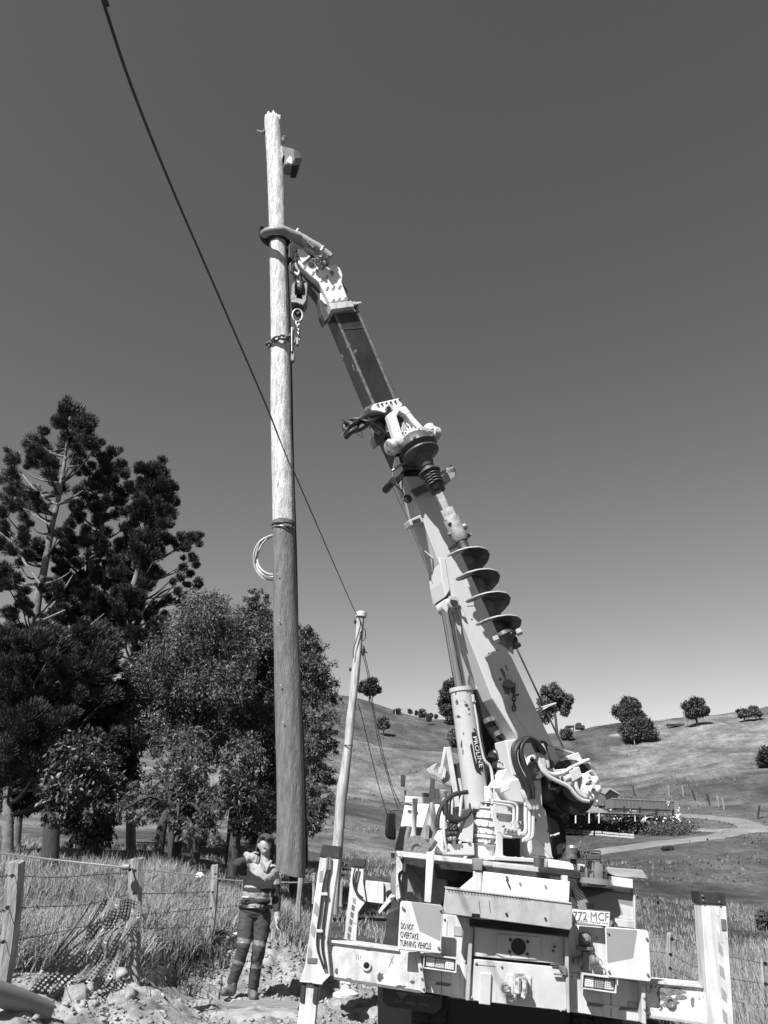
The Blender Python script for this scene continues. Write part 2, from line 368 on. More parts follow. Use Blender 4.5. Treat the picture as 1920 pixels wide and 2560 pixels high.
keep = (dirt_mask(GX, GY)[:-1, :-1] > -.35).ravel()
dug = npmesh('dug_soil', np.stack([GX, GY, GZ], -1).reshape(-1, 3), np.stack([idx, idx+n2, idx+n2+1, idx+1], 1)[keep], clod, kind='structure', smooth=True)
def gz(x, y):
    X = np.asarray(x, float); Y = np.asarray(y, float)
    inside = (X > -5.4) & (X < 4.5) & (Y > 6.6) & (Y < 15.4) & (dirt_mask(X, Y) > 0)
    return np.where(inside, dirt_h(X, Y), H(X, Y))
def g1(x, y): return float(gz(np.array([x]), np.array([y]))[0])
def rockmesh(n, seed):
    r = random.Random(seed); bm = bmesh.new(); vs = []
    for i in range(9 if n == 1 else 22):
        d = Vector((r.gauss(0, 1), r.gauss(0, 1), r.gauss(0, 1))).normalized(); vs.append(bm.verts.new(d*r.uniform(.62, 1)))
    q = bmesh.ops.convex_hull(bm, input=bm.verts); bmesh.ops.delete(bm, geom=[v for v in bm.verts if not v.link_faces], context='VERTS')
    bmesh.ops.triangulate(bm, faces=bm.faces); bm.verts.ensure_lookup_table(); bm.verts.index_update()
    Vv = np.array([v.co[:] for v in bm.verts]); Ff = np.array([[v.index for v in f.verts] for f in bm.faces]); bm.free(); return Vv, Ff
def scatter(name, tmpl, pos, scl, mat, kind='stuff'):
    VV = []; FF = []; o = 0
    for p, s in zip(pos, scl):
        v, f = tmpl[RNG.integers(len(tmpl))]; a = RNG.uniform(0, 6.28); c, sn = math.cos(a), math.sin(a)
        q = v*np.array([s*RNG.uniform(.7, 1.3), s*RNG.uniform(.7, 1.3), s*RNG.uniform(.6, 1)]); q = np.stack([q[:, 0]*c-q[:, 1]*sn, q[:, 0]*sn+q[:, 1]*c, q[:, 2]], 1)
        VV.append(q+np.array(p)); FF.append(f+o); o += len(v)
    return npmesh(name, np.concatenate(VV), np.concatenate(FF), mat, kind=kind)
T1 = [rockmesh(1, i) for i in range(8)]; T2 = [rockmesh(2, i+20) for i in range(6)]
n = 60000; xs = RNG.uniform(-5, 4.3, n); ys = RNG.uniform(7, 15, n); ok = dirt_mask(xs, ys) > .02; xs, ys = xs[ok], ys[ok]
dens = np.clip(fbm(xs*1.3, ys*1.3, 3, 44)*4+.55, 0.05, 1); ok = RNG.uniform(0, 1, len(xs)) < dens; xs, ys = xs[ok], ys[ok]
flatz = np.exp(-(((xs+1.3)/1.2)**2+((ys-9.9)/.5)**2)); ok = RNG.uniform(0, 1, len(xs)) > flatz*.9; xs, ys = xs[ok], ys[ok]
sz = .008+.04*RNG.uniform(0, 1, len(xs))**4.5
scatter('clay_clods', T1, np.stack([xs, ys, gz(xs, ys)+sz*.25], 1), sz, clod)
rk = [((400, 1010), .17, 'large pale clay lump in the bottom left heap'), ((470, 1000), .09, 'small lump right of the large pale clay lump'), ((630, 870), .11, 'pale flat stone below the post with the mesh'),
      ((870, 820), .06, 'small rounded stone right of the barrier mesh'), ((1120, 700), .08, 'round stone in front of the dark tool bag'), ((1170, 720), .13, 'broad clod in front of the tool bag'), ((1000, 940), .07, 'pale clod among rubble left of the boots'),
      ((680, 1030), .09, 'pale stone at the bottom edge below the mesh'), ((1575, 555), .1, 'dark grassy clod right of the worker\'s hand'), ((1520, 560), .08, 'small clod beside the dark grassy clod'), ((1540, 800), .16, 'clay lump beside the worker\'s shadow')]
rm = {}
for i, (c, s, lb) in enumerate(rk):
    p = ghit(Dd(*c)); p.z = g1(p.x, p.y)+s*.3; v, f = T2[i % 6]
    tag(npmesh('clay_lump', v*np.array([s, s*.9, s*.75])+np.array(p), f, clod, origin=p), lb, 'lump of clay', 'lumps of dug clay')
# ------------------------------------------------------------------ grass
def blades(name, X, Y, Z, Hh, Wd, mat, lean=.35, parent=None, kind='stuff', curve=.5):
    n = len(X); a = RNG.uniform(0, 2*np.pi, n); la = RNG.uniform(0, 2*np.pi, n); le = np.abs(RNG.normal(0, lean, n))*Hh
    b = np.stack([X, Y, Z], 1); s = np.stack([np.cos(a), np.sin(a), 0*a], 1)*(Wd/2)[:, None]
    L1 = np.stack([np.cos(la)*le*.35, np.sin(la)*le*.35, Hh*.6], 1); L2 = np.stack([np.cos(la)*le, np.sin(la)*le, Hh*(1-.25*np.abs(le/Hh))], 1)
    V = np.stack([b-s, b+s, b+L1-s*.7, b+L1+s*.7, b+L2], 1).reshape(-1, 3); i = np.arange(n)*5
    Ft = np.concatenate([np.stack([i, i+1, i+3], 1), np.stack([i, i+3, i+2], 1), np.stack([i+2, i+3, i+4], 1)])
    return npmesh(name, V, Ft, mat, parent=parent, kind=kind)
grassd = M('dry_grass', .38, .85, .13, .9, det=8, lo=.3, hi=.68, spec=.2); grassg = M('green_grass', .16, .85, .05, 1.4, det=8, lo=.35, hi=.7, spec=.2)
n = 150000; az = RNG.uniform(-40, -4, n); r = 6.5+RNG.uniform(0, 1, n)**1.2*13; X = r*np.sin(np.radians(az)); Y = r*np.cos(np.radians(az))
fl = -2.75+.09*(Y-9)*np.where(Y > 9, 1, 0)*3.0      # the fence line
side = (X < DE(Y)-.05+fbm(X*2, Y*2, 2, 62)*.5)
tuf = fbm(X*1.6, Y*1.6, 3, 61); ok = side & (tuf > RNG.uniform(-.32, .12, n)); X, Y, tuf = X[ok], Y[ok], tuf[ok]
Hh = RNG.uniform(.12, .46, len(X))*(1+tuf*1.8); blades('tall_dry_grass', X, Y, H(X, Y)-.03, Hh, RNG.uniform(.006, .016, len(X)), grassd, .95)
n = 26000; az = RNG.uniform(-42, -4, n); r = 14+RNG.uniform(0, 1, n)*22; X = r*np.sin(np.radians(az)); Y = r*np.cos(np.radians(az))
tuf = fbm(X*.8, Y*.8, 3, 66); ok = tuf > RNG.uniform(-.25, .2, n); X, Y = X[ok], Y[ok]
blades('grass_under_trees', X, Y, H(X, Y)-.03, RNG.uniform(.08, .3, len(X)), RNG.uniform(.012, .03, len(X)), grassd, .5)
n = 5000; ax = RNG.uniform(-2.7, -.4, n); ay = RNG.uniform(8.8, 13.8, n); ok = (np.abs(ax-DE(ay)-.15) < .28) & (fbm(ax*2, ay*2, 2, 71) > -.1); ax, ay = ax[ok], ay[ok]
blades('green_weeds', ax, ay, gz(ax, ay)-.02, RNG.uniform(.08, .28, len(ax)), RNG.uniform(.01, .025, len(ax)), grassg, .8)
n = 90000; az = RNG.uniform(8, 40, n); r = 11+RNG.uniform(0, 1, n)**1.3*34; X = r*np.sin(np.radians(az)); Y = r*np.cos(np.radians(az))
tuf = fbm(X*.45, Y*.45, 3, 81)+fbm(X*2, Y*2, 2, 82)*.5; tall = np.clip(1.35-np.abs(r-17)/9, .12, 1); ok = (X > 4.4) & (tuf > RNG.uniform(-.3, .25, n)-tall*.15); X, Y, tuf, tall = X[ok], Y[ok], tuf[ok], tall[ok]
blades('long_grass_right', X, Y, H(X, Y)-.03, RNG.uniform(.15, .6, len(X))*(.35+tall)*(1+tuf), RNG.uniform(.008, .02, len(X)), grassd, .4)
n = 30000; az = RNG.uniform(-8, 9, n); r = 16+RNG.uniform(0, 1, n)*30; X = r*np.sin(np.radians(az)); Y = r*np.cos(np.radians(az))
tuf = fbm(X*.6, Y*.6, 3, 91); ok = (tuf > RNG.uniform(-.1, .25, n)); X, Y = X[ok], Y[ok]
blades('short_grass_middle', X, Y, H(X, Y)-.02, RNG.uniform(.05, .28, len(X)), RNG.uniform(.01, .03, len(X)), grassd, .6)
# tussocks on the hillsides
n = 60000; az = RNG.uniform(-8, 34, n); r = 40+RNG.uniform(0, 1, n)**.8*165; X = r*np.sin(np.radians(az)); Y = r*np.cos(np.radians(az))
tuf = fbm(X*.15, Y*.15, 3, 95); inf = tone(X, Y) > .185; ok = (tuf > RNG.uniform(-.05, .25, n)) & ~inf; X, Y, r = X[ok], Y[ok], r[ok]
blades('hillside_tussocks', X, Y, H(X, Y)-.05, RNG.uniform(.08, .32, len(X)), RNG.uniform(.06, .22, len(X)), M('tussock', .15, .9, .07, .3, det=8), .6)
# short scattered weeds on dug soil
n = 1500; X = RNG.uniform(-3, 3, n); Y = RNG.uniform(7.2, 14, n); ok = fbm(X*1.5, Y*1.5, 2, 99) > .12; X, Y = X[ok], Y[ok]
blades('weeds_on_soil', X, Y, gz(X, Y)-.01, RNG.uniform(.04, .14, len(X)), RNG.uniform(.006, .015, len(X)), grassg, 1.)
# ---- track and drive
trackm = M('pale_gravel_track', .2, .95, .13, .6, det=8, bump=.5, bsc=5)
def strip(name, uvs, wd, mat, lift=.12, kind='structure'):
    c = smoothpath([ghit(u) for u in uvs], 8); V = []; 
    for i, p in enumerate(c):
        d = (c[min(i+1, len(c)-1)]-c[max(i-1, 0)]); d.z = 0; d.normalize(); s = Vector((d.y, -d.x, 0)); w = wd[0]+(wd[1]-wd[0])*i/(len(c)-1)
        for k in range(7):
            q = p+s*w*(k/6-.5); V.append((q.x, q.y, h(q.x, q.y)+lift-(.25 if k in (0, 6) else 0)))
    V = np.array(V); i, j = np.meshgrid(np.arange(len(c)-1), np.arange(6), indexing='ij'); a = (i*7+j).ravel()
    return npmesh(name, V, np.stack([a, a+7, a+8, a+1], 1), mat, kind=kind, smooth=True)
strip('dirt_road', [RR(380, 1268), RR(640, 1228), RR(900, 1190), RR(1150, 1160), RR(1340, 1130), RR(1500, 1098), RR(1700, 1085), RR(1900, 1060)], (2.2, 3.6), trackm)
strip('driveway', [RR(1020, 990), RR(1200, 1000), RR(1350, 1015), RR(1480, 1040), RR(1560, 1078)], (1.8, 3.2), trackm)
strip('footpath', [RR(1080, 1096), RR(1250, 1098), RR(1430, 1096)], (1.2, 1.6), trackm)
# ------------------------------------------------------------------ crane truck
tb = P((1310, 2540), 12.0); tb.z = -.6
TRK = thing('crane_truck', tb, 'white pole erection crane truck with raised boom, auger and rear outriggers', 'crane truck')
def tp(name, uvs, k, t, mat=white, parent=TRK, w=.006, **kw): return plate(name, uvs, TF, k, t, mat, parent, w, **kw)
def bp_(name, uvs, k, t, mat=boomw, parent=TRK, w=.008, **kw): return plate(name, uvs, BF, k, t, mat, parent, w, **kw)
def ttube(name, uvks, r, mat, parent=TRK, fr=TF, n=8, smooth=5, **kw):
    return tube(name, [fr.hit(u, k) for u, k in uvks], r, mat, parent, n, smooth, **kw)
def L(c, pts, k): return [(c(*p), k) for p in pts]
# ---- rear left outrigger
lo = tp('outrigger_column', [A(222, 255), A(354, 266), A(270, 850), A(291, 1078), A(237, 1132), A(84, 1112), A(118, 1000)], -.14, .20)
o = tp('column_cap', [A(238, 168), A(362, 182), A(356, 268), A(219, 255)], -.15, .23, dark, lo)
tp('inner_leg', [A(97, 1128), A(212, 1142), A(165, 1620), A(40, 1600)], -.12, .15, worn, lo)
tp('slide_pad', [A(94, 1130), A(124, 1134), A(112, 1270), A(80, 1258)], -.135, .06, dark, lo); tp('slide_pad', [A(178, 1140), A(213, 1144), A(198, 1282), A(168, 1262)], -.135, .06, dark, lo)
tp('collar_plate', [A(82, 1108), A(240, 1130), A(236, 1142), A(80, 1122)], -.16, .22, worn, lo)
for q in ([(236, 275), (254, 330), (240, 350), (226, 352)], [(219, 352), (245, 352), (238, 430), (214, 430)], [(188, 560), (214, 600), (204, 670), (176, 640)], [(168, 705), (195, 755), (180, 820), (154, 770)], [(145, 870), (168, 905), (158, 975), (133, 945)]):
    tp('warning_stripe', [A(*p) for p in q], -.143, .004, decal if q[0][0] != 236 else decal_l, lo, w=0)
tp('reflector', [A(135, 952), A(203, 955), A(198, 992), A(132, 988)], -.15, .012, decal_d, lo, w=.003)
for dx in (0, 20):
    ttube('hydraulic_hose', L(A, [(272+dx*.9, 330), (250+dx*1.1, 420), (236+dx*1.6, 510), (220+dx*1.6, 640), (204+dx*1.7, 760), (202+dx*1.7, 880), (228+dx*1.2, 970), (250+dx*.6, 1030)], -.165), .010, hose, lo)
    ttube('hose_fitting', L(A, [(275+dx*.9, 258), (268+dx, 345)], -.165), .013, steel, lo, smooth=0)
for q in ((252, 512), (218, 768)): tp('hose_clamp', [A(q[0]-24, q[1]-12), A(q[0]+24, q[1]-8), A(q[0]+22, q[1]+14), A(q[0]-24, q[1]+12)], -.19, .05, cream, lo)
be = tp('outrigger_beam', [A(270, 836), A(900, 922), A(922, 1185), A(292, 1084)], -.06, .24, worn)
tp('beam_flange', [A(275, 828), A(770, 896), A(768, 908), A(272, 845)], -.085, .29, worn, be, w=.002)
tp('beam_lower_flange', [A(292, 1082), A(920, 1186), A(920, 1200), A(290, 1100)], -.07, .26, grease, be, w=.002)
p = TF.hit(A(543, 1004), -.06); lathe('beam_socket', p, -TF.Y, [(-.01, .045), (.02, .045), (.022, .03), (.0, .028)], worn, be, 20); lathe('socket_bore', p-TF.Y*.012, -TF.Y, [(-.01, .027), (.002, .027), (.006, .012)], black, be, 16)
tp('outrigger_sleeve_flange', [A(890, 922), A(914, 922), A(956, 1188), A(944, 1200), A(918, 1192)], -.13, .3, cream)
# ---- second outrigger (front left)
l2 = tp('outrigger_column', [A(441, 322), A(526, 328), A(520, 425), A(540, 562), A(486, 640), A(470, 860), A(386, 846)], 2.2, .2)
tp('column_cap', [A(446, 263), A(537, 271), A(530, 330), A(439, 320)], 2.18, .24, dark, l2)
for i in range(6): 
    x = 459-i*7.5; y = 545+i*49; tp('warning_stripe', [A(x-10, y-12), A(x+10, y), A(x+6, y+38), A(x-13, y+22)], 2.195, .006, decal_d if i else decal, l2, w=0)
for dx in (0, 24): ttube('hydraulic_hose', L(A, [(465+dx, 335), (450+dx, 400), (455+dx*.4, 460), (478+dx*.3, 510), (520, 540)], 2.17), .010, hose, l2)
tp('slide_stain', [A(458, 430), A(474, 430), A(470, 500), A(464, 500)], 2.195, .006, grease, l2, w=0)
b2 = tp('outrigger_beam', [A(522, 415), A(662, 432), A(662, 582), A(540, 566)], 2.25, .24, white)
tp('beam_inner_section', [A(660, 432), A(760, 446), A(760, 560), A(660, 582)], 2.3, .2, cream, b2)
p = TF.hit(A(702, 512), 2.29); lathe('beam_socket', p, -TF.Y, [(-.01, .05), (.012, .05), (.015, .03), (.006, .025)], dark, b2, 16)
ft = tp('outrigger_leg', [A(372, 850), A(455, 858), A(432, 1140), A(362, 1130)], 2.24, .14, white, TRK); lathe('outrigger_foot', TF.hit(A(400, 1165), 2.3), Vector((0, 0, -1)), [(-.1, .05), (0, .06), (.05, .16), (.08, .16)], worn, ft, 16)
# ---- rear right outrigger
ro = tp('outrigger_column', [B(1253, 508), B(1405, 516), B(1452, 1240), B(1472, 1500), B(1330, 1500), B(1300, 1240), B(1285, 1010)], -.14, .22)
tp('column_cap', [B(1238, 433), B(1397, 442), B(1403, 518), B(1248, 511)], -.155, .25, dark, ro)
bolts('cap_bolt', [B(1258, 462), B(1262, 490), B(1360, 500)], TF, -.16, .01, steel, ro)
for i, q in enumerate([[(1338, 530), (1362, 538), (1362, 590), (1340, 570)], [(1343, 620), (1366, 660), (1368, 710), (1348, 670)], [(1354, 735), (1378, 775), (1384, 835), (1358, 800)], [(1362, 880), (1388, 905), (1397, 975), (1366, 945)], [(1372, 1015), (1402, 1050), (1408, 1115), (1378, 1085)], [(1380, 1150), (1408, 1180), (1415, 1250), (1388, 1225)]]):
    tp('warning_stripe', [B(*p) for p in q], -.144, .005, decal_l if i < 2 else decal, ro, w=0)
tp('reflector', [B(1373, 603), B(1403, 606), B(1407, 672), B(1378, 672)], -.152, .012, decal_d, ro, w=.003)
rb = tp('outrigger_beam', [B(915, 985), B(1318, 1020), B(1298, 1215), B(1290, 1240), B(915, 1190)], -.03, .26, M('rubbed_beam_paint', .68, .55, .42, 4, lo=.3, hi=.6, chip=.045, csc=2.1, cth=.57, streak=.3))
tp('beam_flange', [B(915, 978), B(1322, 1014), B(1322, 1030), B(915, 994)], -.06, .31, worn, rb, w=.002)
tp('beam_lower_flange', [B(915, 1190), B(1292, 1240), B(1292, 1256), B(915, 1206)], -.05, .3, dusty, rb, w=.002)
p = TF.hit(B(1062, 1112), -.03); lathe('beam_socket', p, -TF.Y, [(-.01, .05), (.02, .046), (.02, .03), (.005, .026)], steel, rb, 16)
tp('outrigger_sleeve_flange', [B(888, 985), B(912, 988), B(918, 1250), B(892, 1244)], -.13, .3, cream)
# ---- rear body panels
rp = tp('rear_body_panel', [A(1062, 650), A(1258, 680), A(1238, 1240), A(958, 1190), A(918, 930), A(1062, 930)], .02, 1.0)
tp('panel_hatch', [A(1148, 732), A(1208, 736), A(1204, 806), A(1146, 800)], .012, .012, dusty, rp, w=.003)
tp('reflective_tape', [A(1032, 1118), A(1132, 1134), A(1115, 1152), A(1012, 1138)], .014, .005, decal_d, rp, w=0)
tp('reflective_tape', [A(958, 1105), A(1030, 1117), A(1012, 1137), A(962, 1128)], .014, .005, decal_l, rp, w=0)
rr2 = tp('rear_body_panel', [B(440, 640), B(655, 655), B(885, 985), B(892, 1236), B(452, 1170)], .02, 1.0)
for q, mm in (([(560, 1112), (662, 1125), (640, 1142), (552, 1130)], decal_d), ([(665, 1127), (760, 1140), (745, 1156), (650, 1143)], decal_l), ([(762, 1138), (868, 1150), (850, 1163), (748, 1157)], decal_d), ([(804, 1104), (865, 1110), (864, 1146), (802, 1138)], decal), ([(866, 1062), (880, 1064), (880, 1168), (866, 1166)], decal)):
    tp('reflective_tape', [B(*p) for p in q], .012, .006, mm, rr2, w=0)
ch = tp('chassis_box', [A(1285, 962), B(445, 905), B(447, 1168), A(1240, 1245)], -.10, 1.2, cream, label='lower rear box carrying the tow hitch')
tp('box_rib', [A(1330, 1055), A(1408, 1062), A(1398, 1282), A(1320, 1272)], -.13, .05, cream, ch)
up = tp('upper_box', [A(1288, 740), B(415, 712), B(414, 882), A(1282, 942)], -.08, 1.0, cream)
pl = tp('access_plate', [A(1445, 790), A(1738, 810), B(272, 742), B(274, 845), B(240, 852), A(1500, 955), A(1438, 928)], -.092, .012, cream, up, w=.003)
lathe('plate_hole', TF.hit(B(137, 772), -.095), -TF.Y, [(-.005, .072), (.002, .072), (.002, .06)], black, up, 28)
bolts('plate_bolt', [B(87, 730), B(192, 742), B(84, 805), B(190, 818)], TF, -.094, .016, black, up)
bolts('key_lock', [B(356, 772), B(348, 798)], TF, -.09, .013, dark, up); tp('lock_disc', [B(340, 752), B(374, 752), B(384, 780), B(374, 812), B(342, 812), B(332, 780)], -.088, .009, cream, up, w=.002)
for a, b_ in (((1256, 740), (1228, 1246)),): tp('corner_post', [A(1256, 738), A(1282, 738), A(1256, 1250), A(1230, 1250)], -.14, .12, dusty)
tp('corner_post', [B(417, 712), B(444, 716), B(452, 1178), B(436, 1178)], -.14, .12, dusty)
tp('latch_bar', [B(335, 878), B(405, 886), B(405, 893), B(335, 885)], -.13, .04, grease); 
lt = tp('latch', [B(386, 890), B(430, 895), B(438, 945), B(418, 950), B(400, 925), B(388, 915)], -.16, .06, grease); tp('latch_handle', [B(352, 936), B(425, 940), B(425, 950), B(352, 946)], -.15, .03, grease, lt)
# tow hitch and hook
th = tp('hitch_plate', [B(62, 938), B(216, 960), B(212, 1082), B(55, 1068)], -.118, .02, cream)
bm = bmesh.new(); p = TF.hit(B(140, 1010), -.12); s = .0019
for dx, dz, dd, q in ((0, 0, .10, (60, 110)), (-16, 10, .16, (24, 80)), (18, -6, .15, (22, 84)), (0, -30, .13, (36, 30))): addbox(bm, p+TF.X*dx*s+TF.Z*dz*s-TF.Y*dd/2, TF.X, TF.Y, TF.Z, q[0]*s, dd, q[1]*s)
bev(bm, .012, 2); fin('pintle_hitch', bm, M('chipped_hitch', .5, .5, .1, 18, lo=.4, hi=.55, bump=.2), th)
ttube('tow_shackle', L(B, [(70, 1000), (44, 1008), (40, 1036), (60, 1048), (84, 1038), (80, 1016)], -.19), .014, steel, th, n=8)
# grey bumper shelf
bs = tp('grey_tray', [A(1090, 470), B(466, 512), B(467, 650), B(452, 672), A(1090, 648), A(1074, 620)], -.34, .06, dusty)
tp('tray_top', [A(1092, 466), B(464, 505), B(464, 514), A(1092, 476)], -.35, .4, dusty, bs, w=.003)
tp('tray_notch', [A(1272, 645), A(1326, 650), A(1326, 676), A(1270, 672)], -.348, .02, black, bs, w=0)
bolts('tray_rivet', [A(1508, 648), B(64, 572), B(300, 600)], TF, -.34, .012, dark, bs)
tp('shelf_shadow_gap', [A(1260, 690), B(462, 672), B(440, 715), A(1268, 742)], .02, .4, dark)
# top white cabinet with rusted clip
tc_ = tp('top_cabinet', [A(1350, 356), B(452, 376), B(447, 502), A(1345, 500)], -.06, .7, M('speckled_paint', .6, .5, .5, 60, lo=.3, hi=.5, streak=.12))
tp('cabinet_side', [A(1348, 360), A(1345, 505), A(1175, 480), A(1300, 375)], -.05, .02, cream, tc_)
for q in (B(145, 384), B(300, 402)): bolts('cabinet_bolt', [q], TF, -.062, .012, steel, tc_)
ttube('wire_clip', L(B, [(58, 342), (72, 352), (66, 372), (84, 402), (82, 412), (70, 380), (62, 360)], -.075), .006, dark, tc_)
# expanded mesh deck strips
def meshstrip(name, p, nu, nv, k, parent, bw=.012):
    """quad p = tl,tr,br,bl (pixels): crossing bars with open diamonds between"""
    w = [TF.hit(u, k) for u in p]; bm = bmesh.new()
    def at(u, v): return (w[0]*(1-u)+w[1]*u)*(1-v)+(w[3]*(1-u)+w[2]*u)*v
    for i in range(-nv, nu):
        for sgn in (1, -1):
            u0 = i/nu if sgn > 0 else (i+nv)/nu; u1 = (i+nv)/nu if sgn > 0 else i/nu; v0, v1 = 0, 1
            if u0 < 0: v0 = (0-u0)/(u1-u0); u0 = 0
            if u1 < 0: v1 = (0-u0)/(u1-u0)*1; v1 = v0+(1-v0)*1 if u0 == u1 else (0-u0)/(u1-u0); u1 = 0
            if u0 > 1: v0 = (u0-1)/(u0-u1); u0 = 1
            if u1 > 1: v1 = (1-u0)/(u1-u0); u1 = 1
            if v1-v0 < .05 or not (0 <= v0 <= 1 and 0 <= v1 <= 1): continue
            addbar(bm, at(u0, v0), at(u1, v1), bw, .006, TF.X)
    return fin(name, bm, dark, parent, kind='stuff')
meshstrip('expanded_mesh', [A(1010, 282), B(406, 335), B(404, 372), A(1010, 330)], 62, 3, .12, TRK)
meshstrip('expanded_mesh', [A(805, 258), A(948, 275), A(940, 330), A(805, 295)], 10, 3, .12, TRK)
meshstrip('expanded_mesh', [A(1015, 330), A(1180, 345), A(1165, 420), A(1030, 405)], 9, 5, .5, TRK)
meshstrip('expanded_mesh', [B(440, 345), B(520, 355), B(520, 430), B(450, 415)], 5, 4, .12, TRK); meshstrip('expanded_mesh', [B(458, 400), B(640, 415), B(720, 425), B(470, 500)], 14, 5, .10, TRK)
# dark interior behind the panels
tp('interior_bulkhead', [A(720, 300), B(835, 420), B(835, 640), A(1100, 1100), A(700, 1100)], 1.6, .05, dark)
tp('underbody', [A(620, 1150), A(1180, 1240), B(450, 1150), B(920, 1230), B(930, 1500), A(620, 1500)], 2.2, .1, black)
# right hand upper body, number plate side
rbx = tp('side_locker', [B(446, 420), B(842, 448), B(852, 662), B(470, 640)], .10, .8, M('locker_paint', .2, .5, .17, 3))
tp('locker_panel', [B(470, 470), B(500, 520), B(460, 560), B(452, 470)], .09, .01, white, rbx, w=0)
tp('locker_lower_edge', [B(722, 600), B(852, 614), B(852, 664), B(722, 650)], .06, .05, white, rbx)
tp('locker_corner', [B(838, 400), B(852, 402), B(856, 668), B(846, 668)], .05, .1, cream, rbx)
tp('locker_light_sheet', [B(752, 510), B(838, 532), B(842, 610), B(720, 596), B(775, 576)], .094, .006, cream, rbx, w=0)
tt = tp('locker_top', [B(672, 340), B(836, 362), B(838, 420), B(690, 400)], .0, .7, white, rbx)
ttube('curved_bracket', L(B, [(700, 575), (716, 590), (716, 640), (700, 655)], 0), .012, dark, rbx)
lamp = tp('plate_lamp', [B(556, 506), B(592, 502), B(606, 520), B(596, 540), B(562, 534)], -.02, .1, black)
npl = tp('number_plate', [B(466, 536), B(697, 556), B(694, 652), B(466, 622)], -.11, .008, M('plate_white', .68, .35, .64, 8), label='white number plate with dark raised characters')
text('plate_characters', '772·MCF', [B(470, 556), B(686, 565), B(470, 606)], TF, -.112, M('plate_ink', .16, .4, .14), npl, bold=.0, ext=.003)
text('plate_slogan', 'QUEENSLAND - THE SMART STATE', [B(474, 606), B(684, 628), B(474, 617)], TF, -.112, M('plate_ink', .16, .4, .14), npl)
for q in (([(466, 536), (697, 556), (697, 560), (466, 540)]), ([(466, 618), (694, 648), (694, 652), (466, 622)]), ([(693, 556), (697, 556), (694, 652), (690, 652)])): tp('plate_rim', [B(*p) for p in q], -.113, .003, steel, npl, w=0)
# air couplings
cb = tp('coupling_block', [B(512, 686), B(578, 690), B(578, 772), B(510, 768)], -.03, .07, grease)
tp('coupling_bracket', [B(500, 770), B(598, 778), B(598, 800), B(500, 794)], -.06, .12, grease, cb); tp('coupling_post', [B(528, 800), B(574, 802), B(578, 925), B(524, 918)], -.02, .06, M('rusty_bracket', .16, .6, .07, 14, bump=.2), cb)
lathe('coupling_boss', TF.hit(B(547, 722), -.03), -TF.Y, [(0, .045), (.03, .045), (.035, .025), (.05, .02)], midg, cb, 14)
for x in (500, 598): lathe('glad_hand', TF.hit(B(x, 856), -.04), TF.X*(1 if x > 560 else -1), [(-.04, .02), (-.03, .045), (0, .045), (.005, .03), (.04, .03), (.045, .02)], midg, cb, 12)
ttube('coupling_ring', L(B, [(612, 850), (632, 846), (648, 866), (640, 890), (626, 882)], -.05), .004, steel, cb); ttube('coupling_ring', L(B, [(486, 832), (466, 842), (466, 872), (486, 880)], -.05), .004, steel, cb)
# signs
s1 = tp('warning_sign', [A(790, 558), A(1058, 588), A(1072, 602), A(1058, 918), A(1048, 924), A(758, 896), A(776, 572)], -.22, .012, signl, label='square sign reading do not overtake turning vehicle')
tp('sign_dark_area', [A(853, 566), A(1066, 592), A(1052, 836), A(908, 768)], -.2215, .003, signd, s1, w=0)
for s, y0, y1, x1 in (('DO NOT', 708, 742, 868), ('OVERTAKE', 768, 806, 902), ('TURNING VEHICLE', 826, 860, 988)):
    dy = .105*(x1-780)+0; text('sign_lettering', s, [A(780-(y0-708)*.06, y0), A(x1, y0+dy*.9+6), A(780-(y0-708)*.06, y0+42)], TF, -.223, ink, s1, bold=.0)
bolts('sign_bolt', [A(792, 605), A(1054, 622), A(1040, 880), A(800, 612)], TF, -.222, .012, midg, s1)
s2 = tp('warning_sign', [B(672, 650), B(920, 672), B(934, 690), B(948, 975), B(936, 988), B(690, 960), B(678, 950), B(666, 662)], -.22, .012, signl, label='square sign with a dark slanted area')
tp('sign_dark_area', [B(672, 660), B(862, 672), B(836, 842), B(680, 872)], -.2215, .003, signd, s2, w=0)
bolts('sign_bolt', [B(684, 688), B(918, 722), B(924, 940), B(688, 922)], TF, -.222, .012, midg, s2)
# tail lights
def taillight(c, q, mats):
    t = tp('tail_light', [c(*p) for p in q], -.12, .09, cream)
    tl_, tr_, br_, bl_ = [Vector((*c(*p), 0)) for p in q]
    g = lambda u, v: ((tl_*(1-u)+tr_*u)*(1-v)+(bl_*(1-u)+br_*u)*v)[:2]
    tp('light_housing', [g(.05, .16), g(.95, .16), g(.95, .85), g(.05, .85)], -.126, .01, dark, t, w=0)
    for i in range(3):
        a, b_ = .07+i*.29, .07+(i+1)*.29-.015; ln = tp('lens', [g(a, .19), g(b_, .19), g(b_, .82), g(a, .82)], -.14, .016, mats[i], t, w=.004)
        bm = bmesh.new()
        for u in range(5):
            for v in range(5):
                p = TF.hit(g(a+(b_-a)*(u+.7)/5.4, .19+.63*(v+.7)/5.4), -.141); addlathe(bm, p, -TF.Y, [(-.002, .006), (.003, .005), (.005, .002)], 6)
        fin('led_grid', bm, lensc if mats[i] is not lensd else lensm, t)
    for q2 in (((0, 0), (1, 0), (1, .1), (0, .1)), ((0, .92), (1, .92), (1, 1), (0, 1)), ((0, 0), (.035, 0), (.035, 1), (0, 1)), ((.965, 0), (1, 0), (1, 1), (.965, 1))): tp('light_guard', [g(*p) for p in q2], -.17, .06, white, t, w=.003)
taillight(A, [(940, 922), (1168, 955), (1165, 1060), (933, 1026)], (lensc, lensm, lensc)); taillight(B, [(528, 935), (738, 962), (736, 1060), (522, 1030)], (lensc, lensd, lensm))
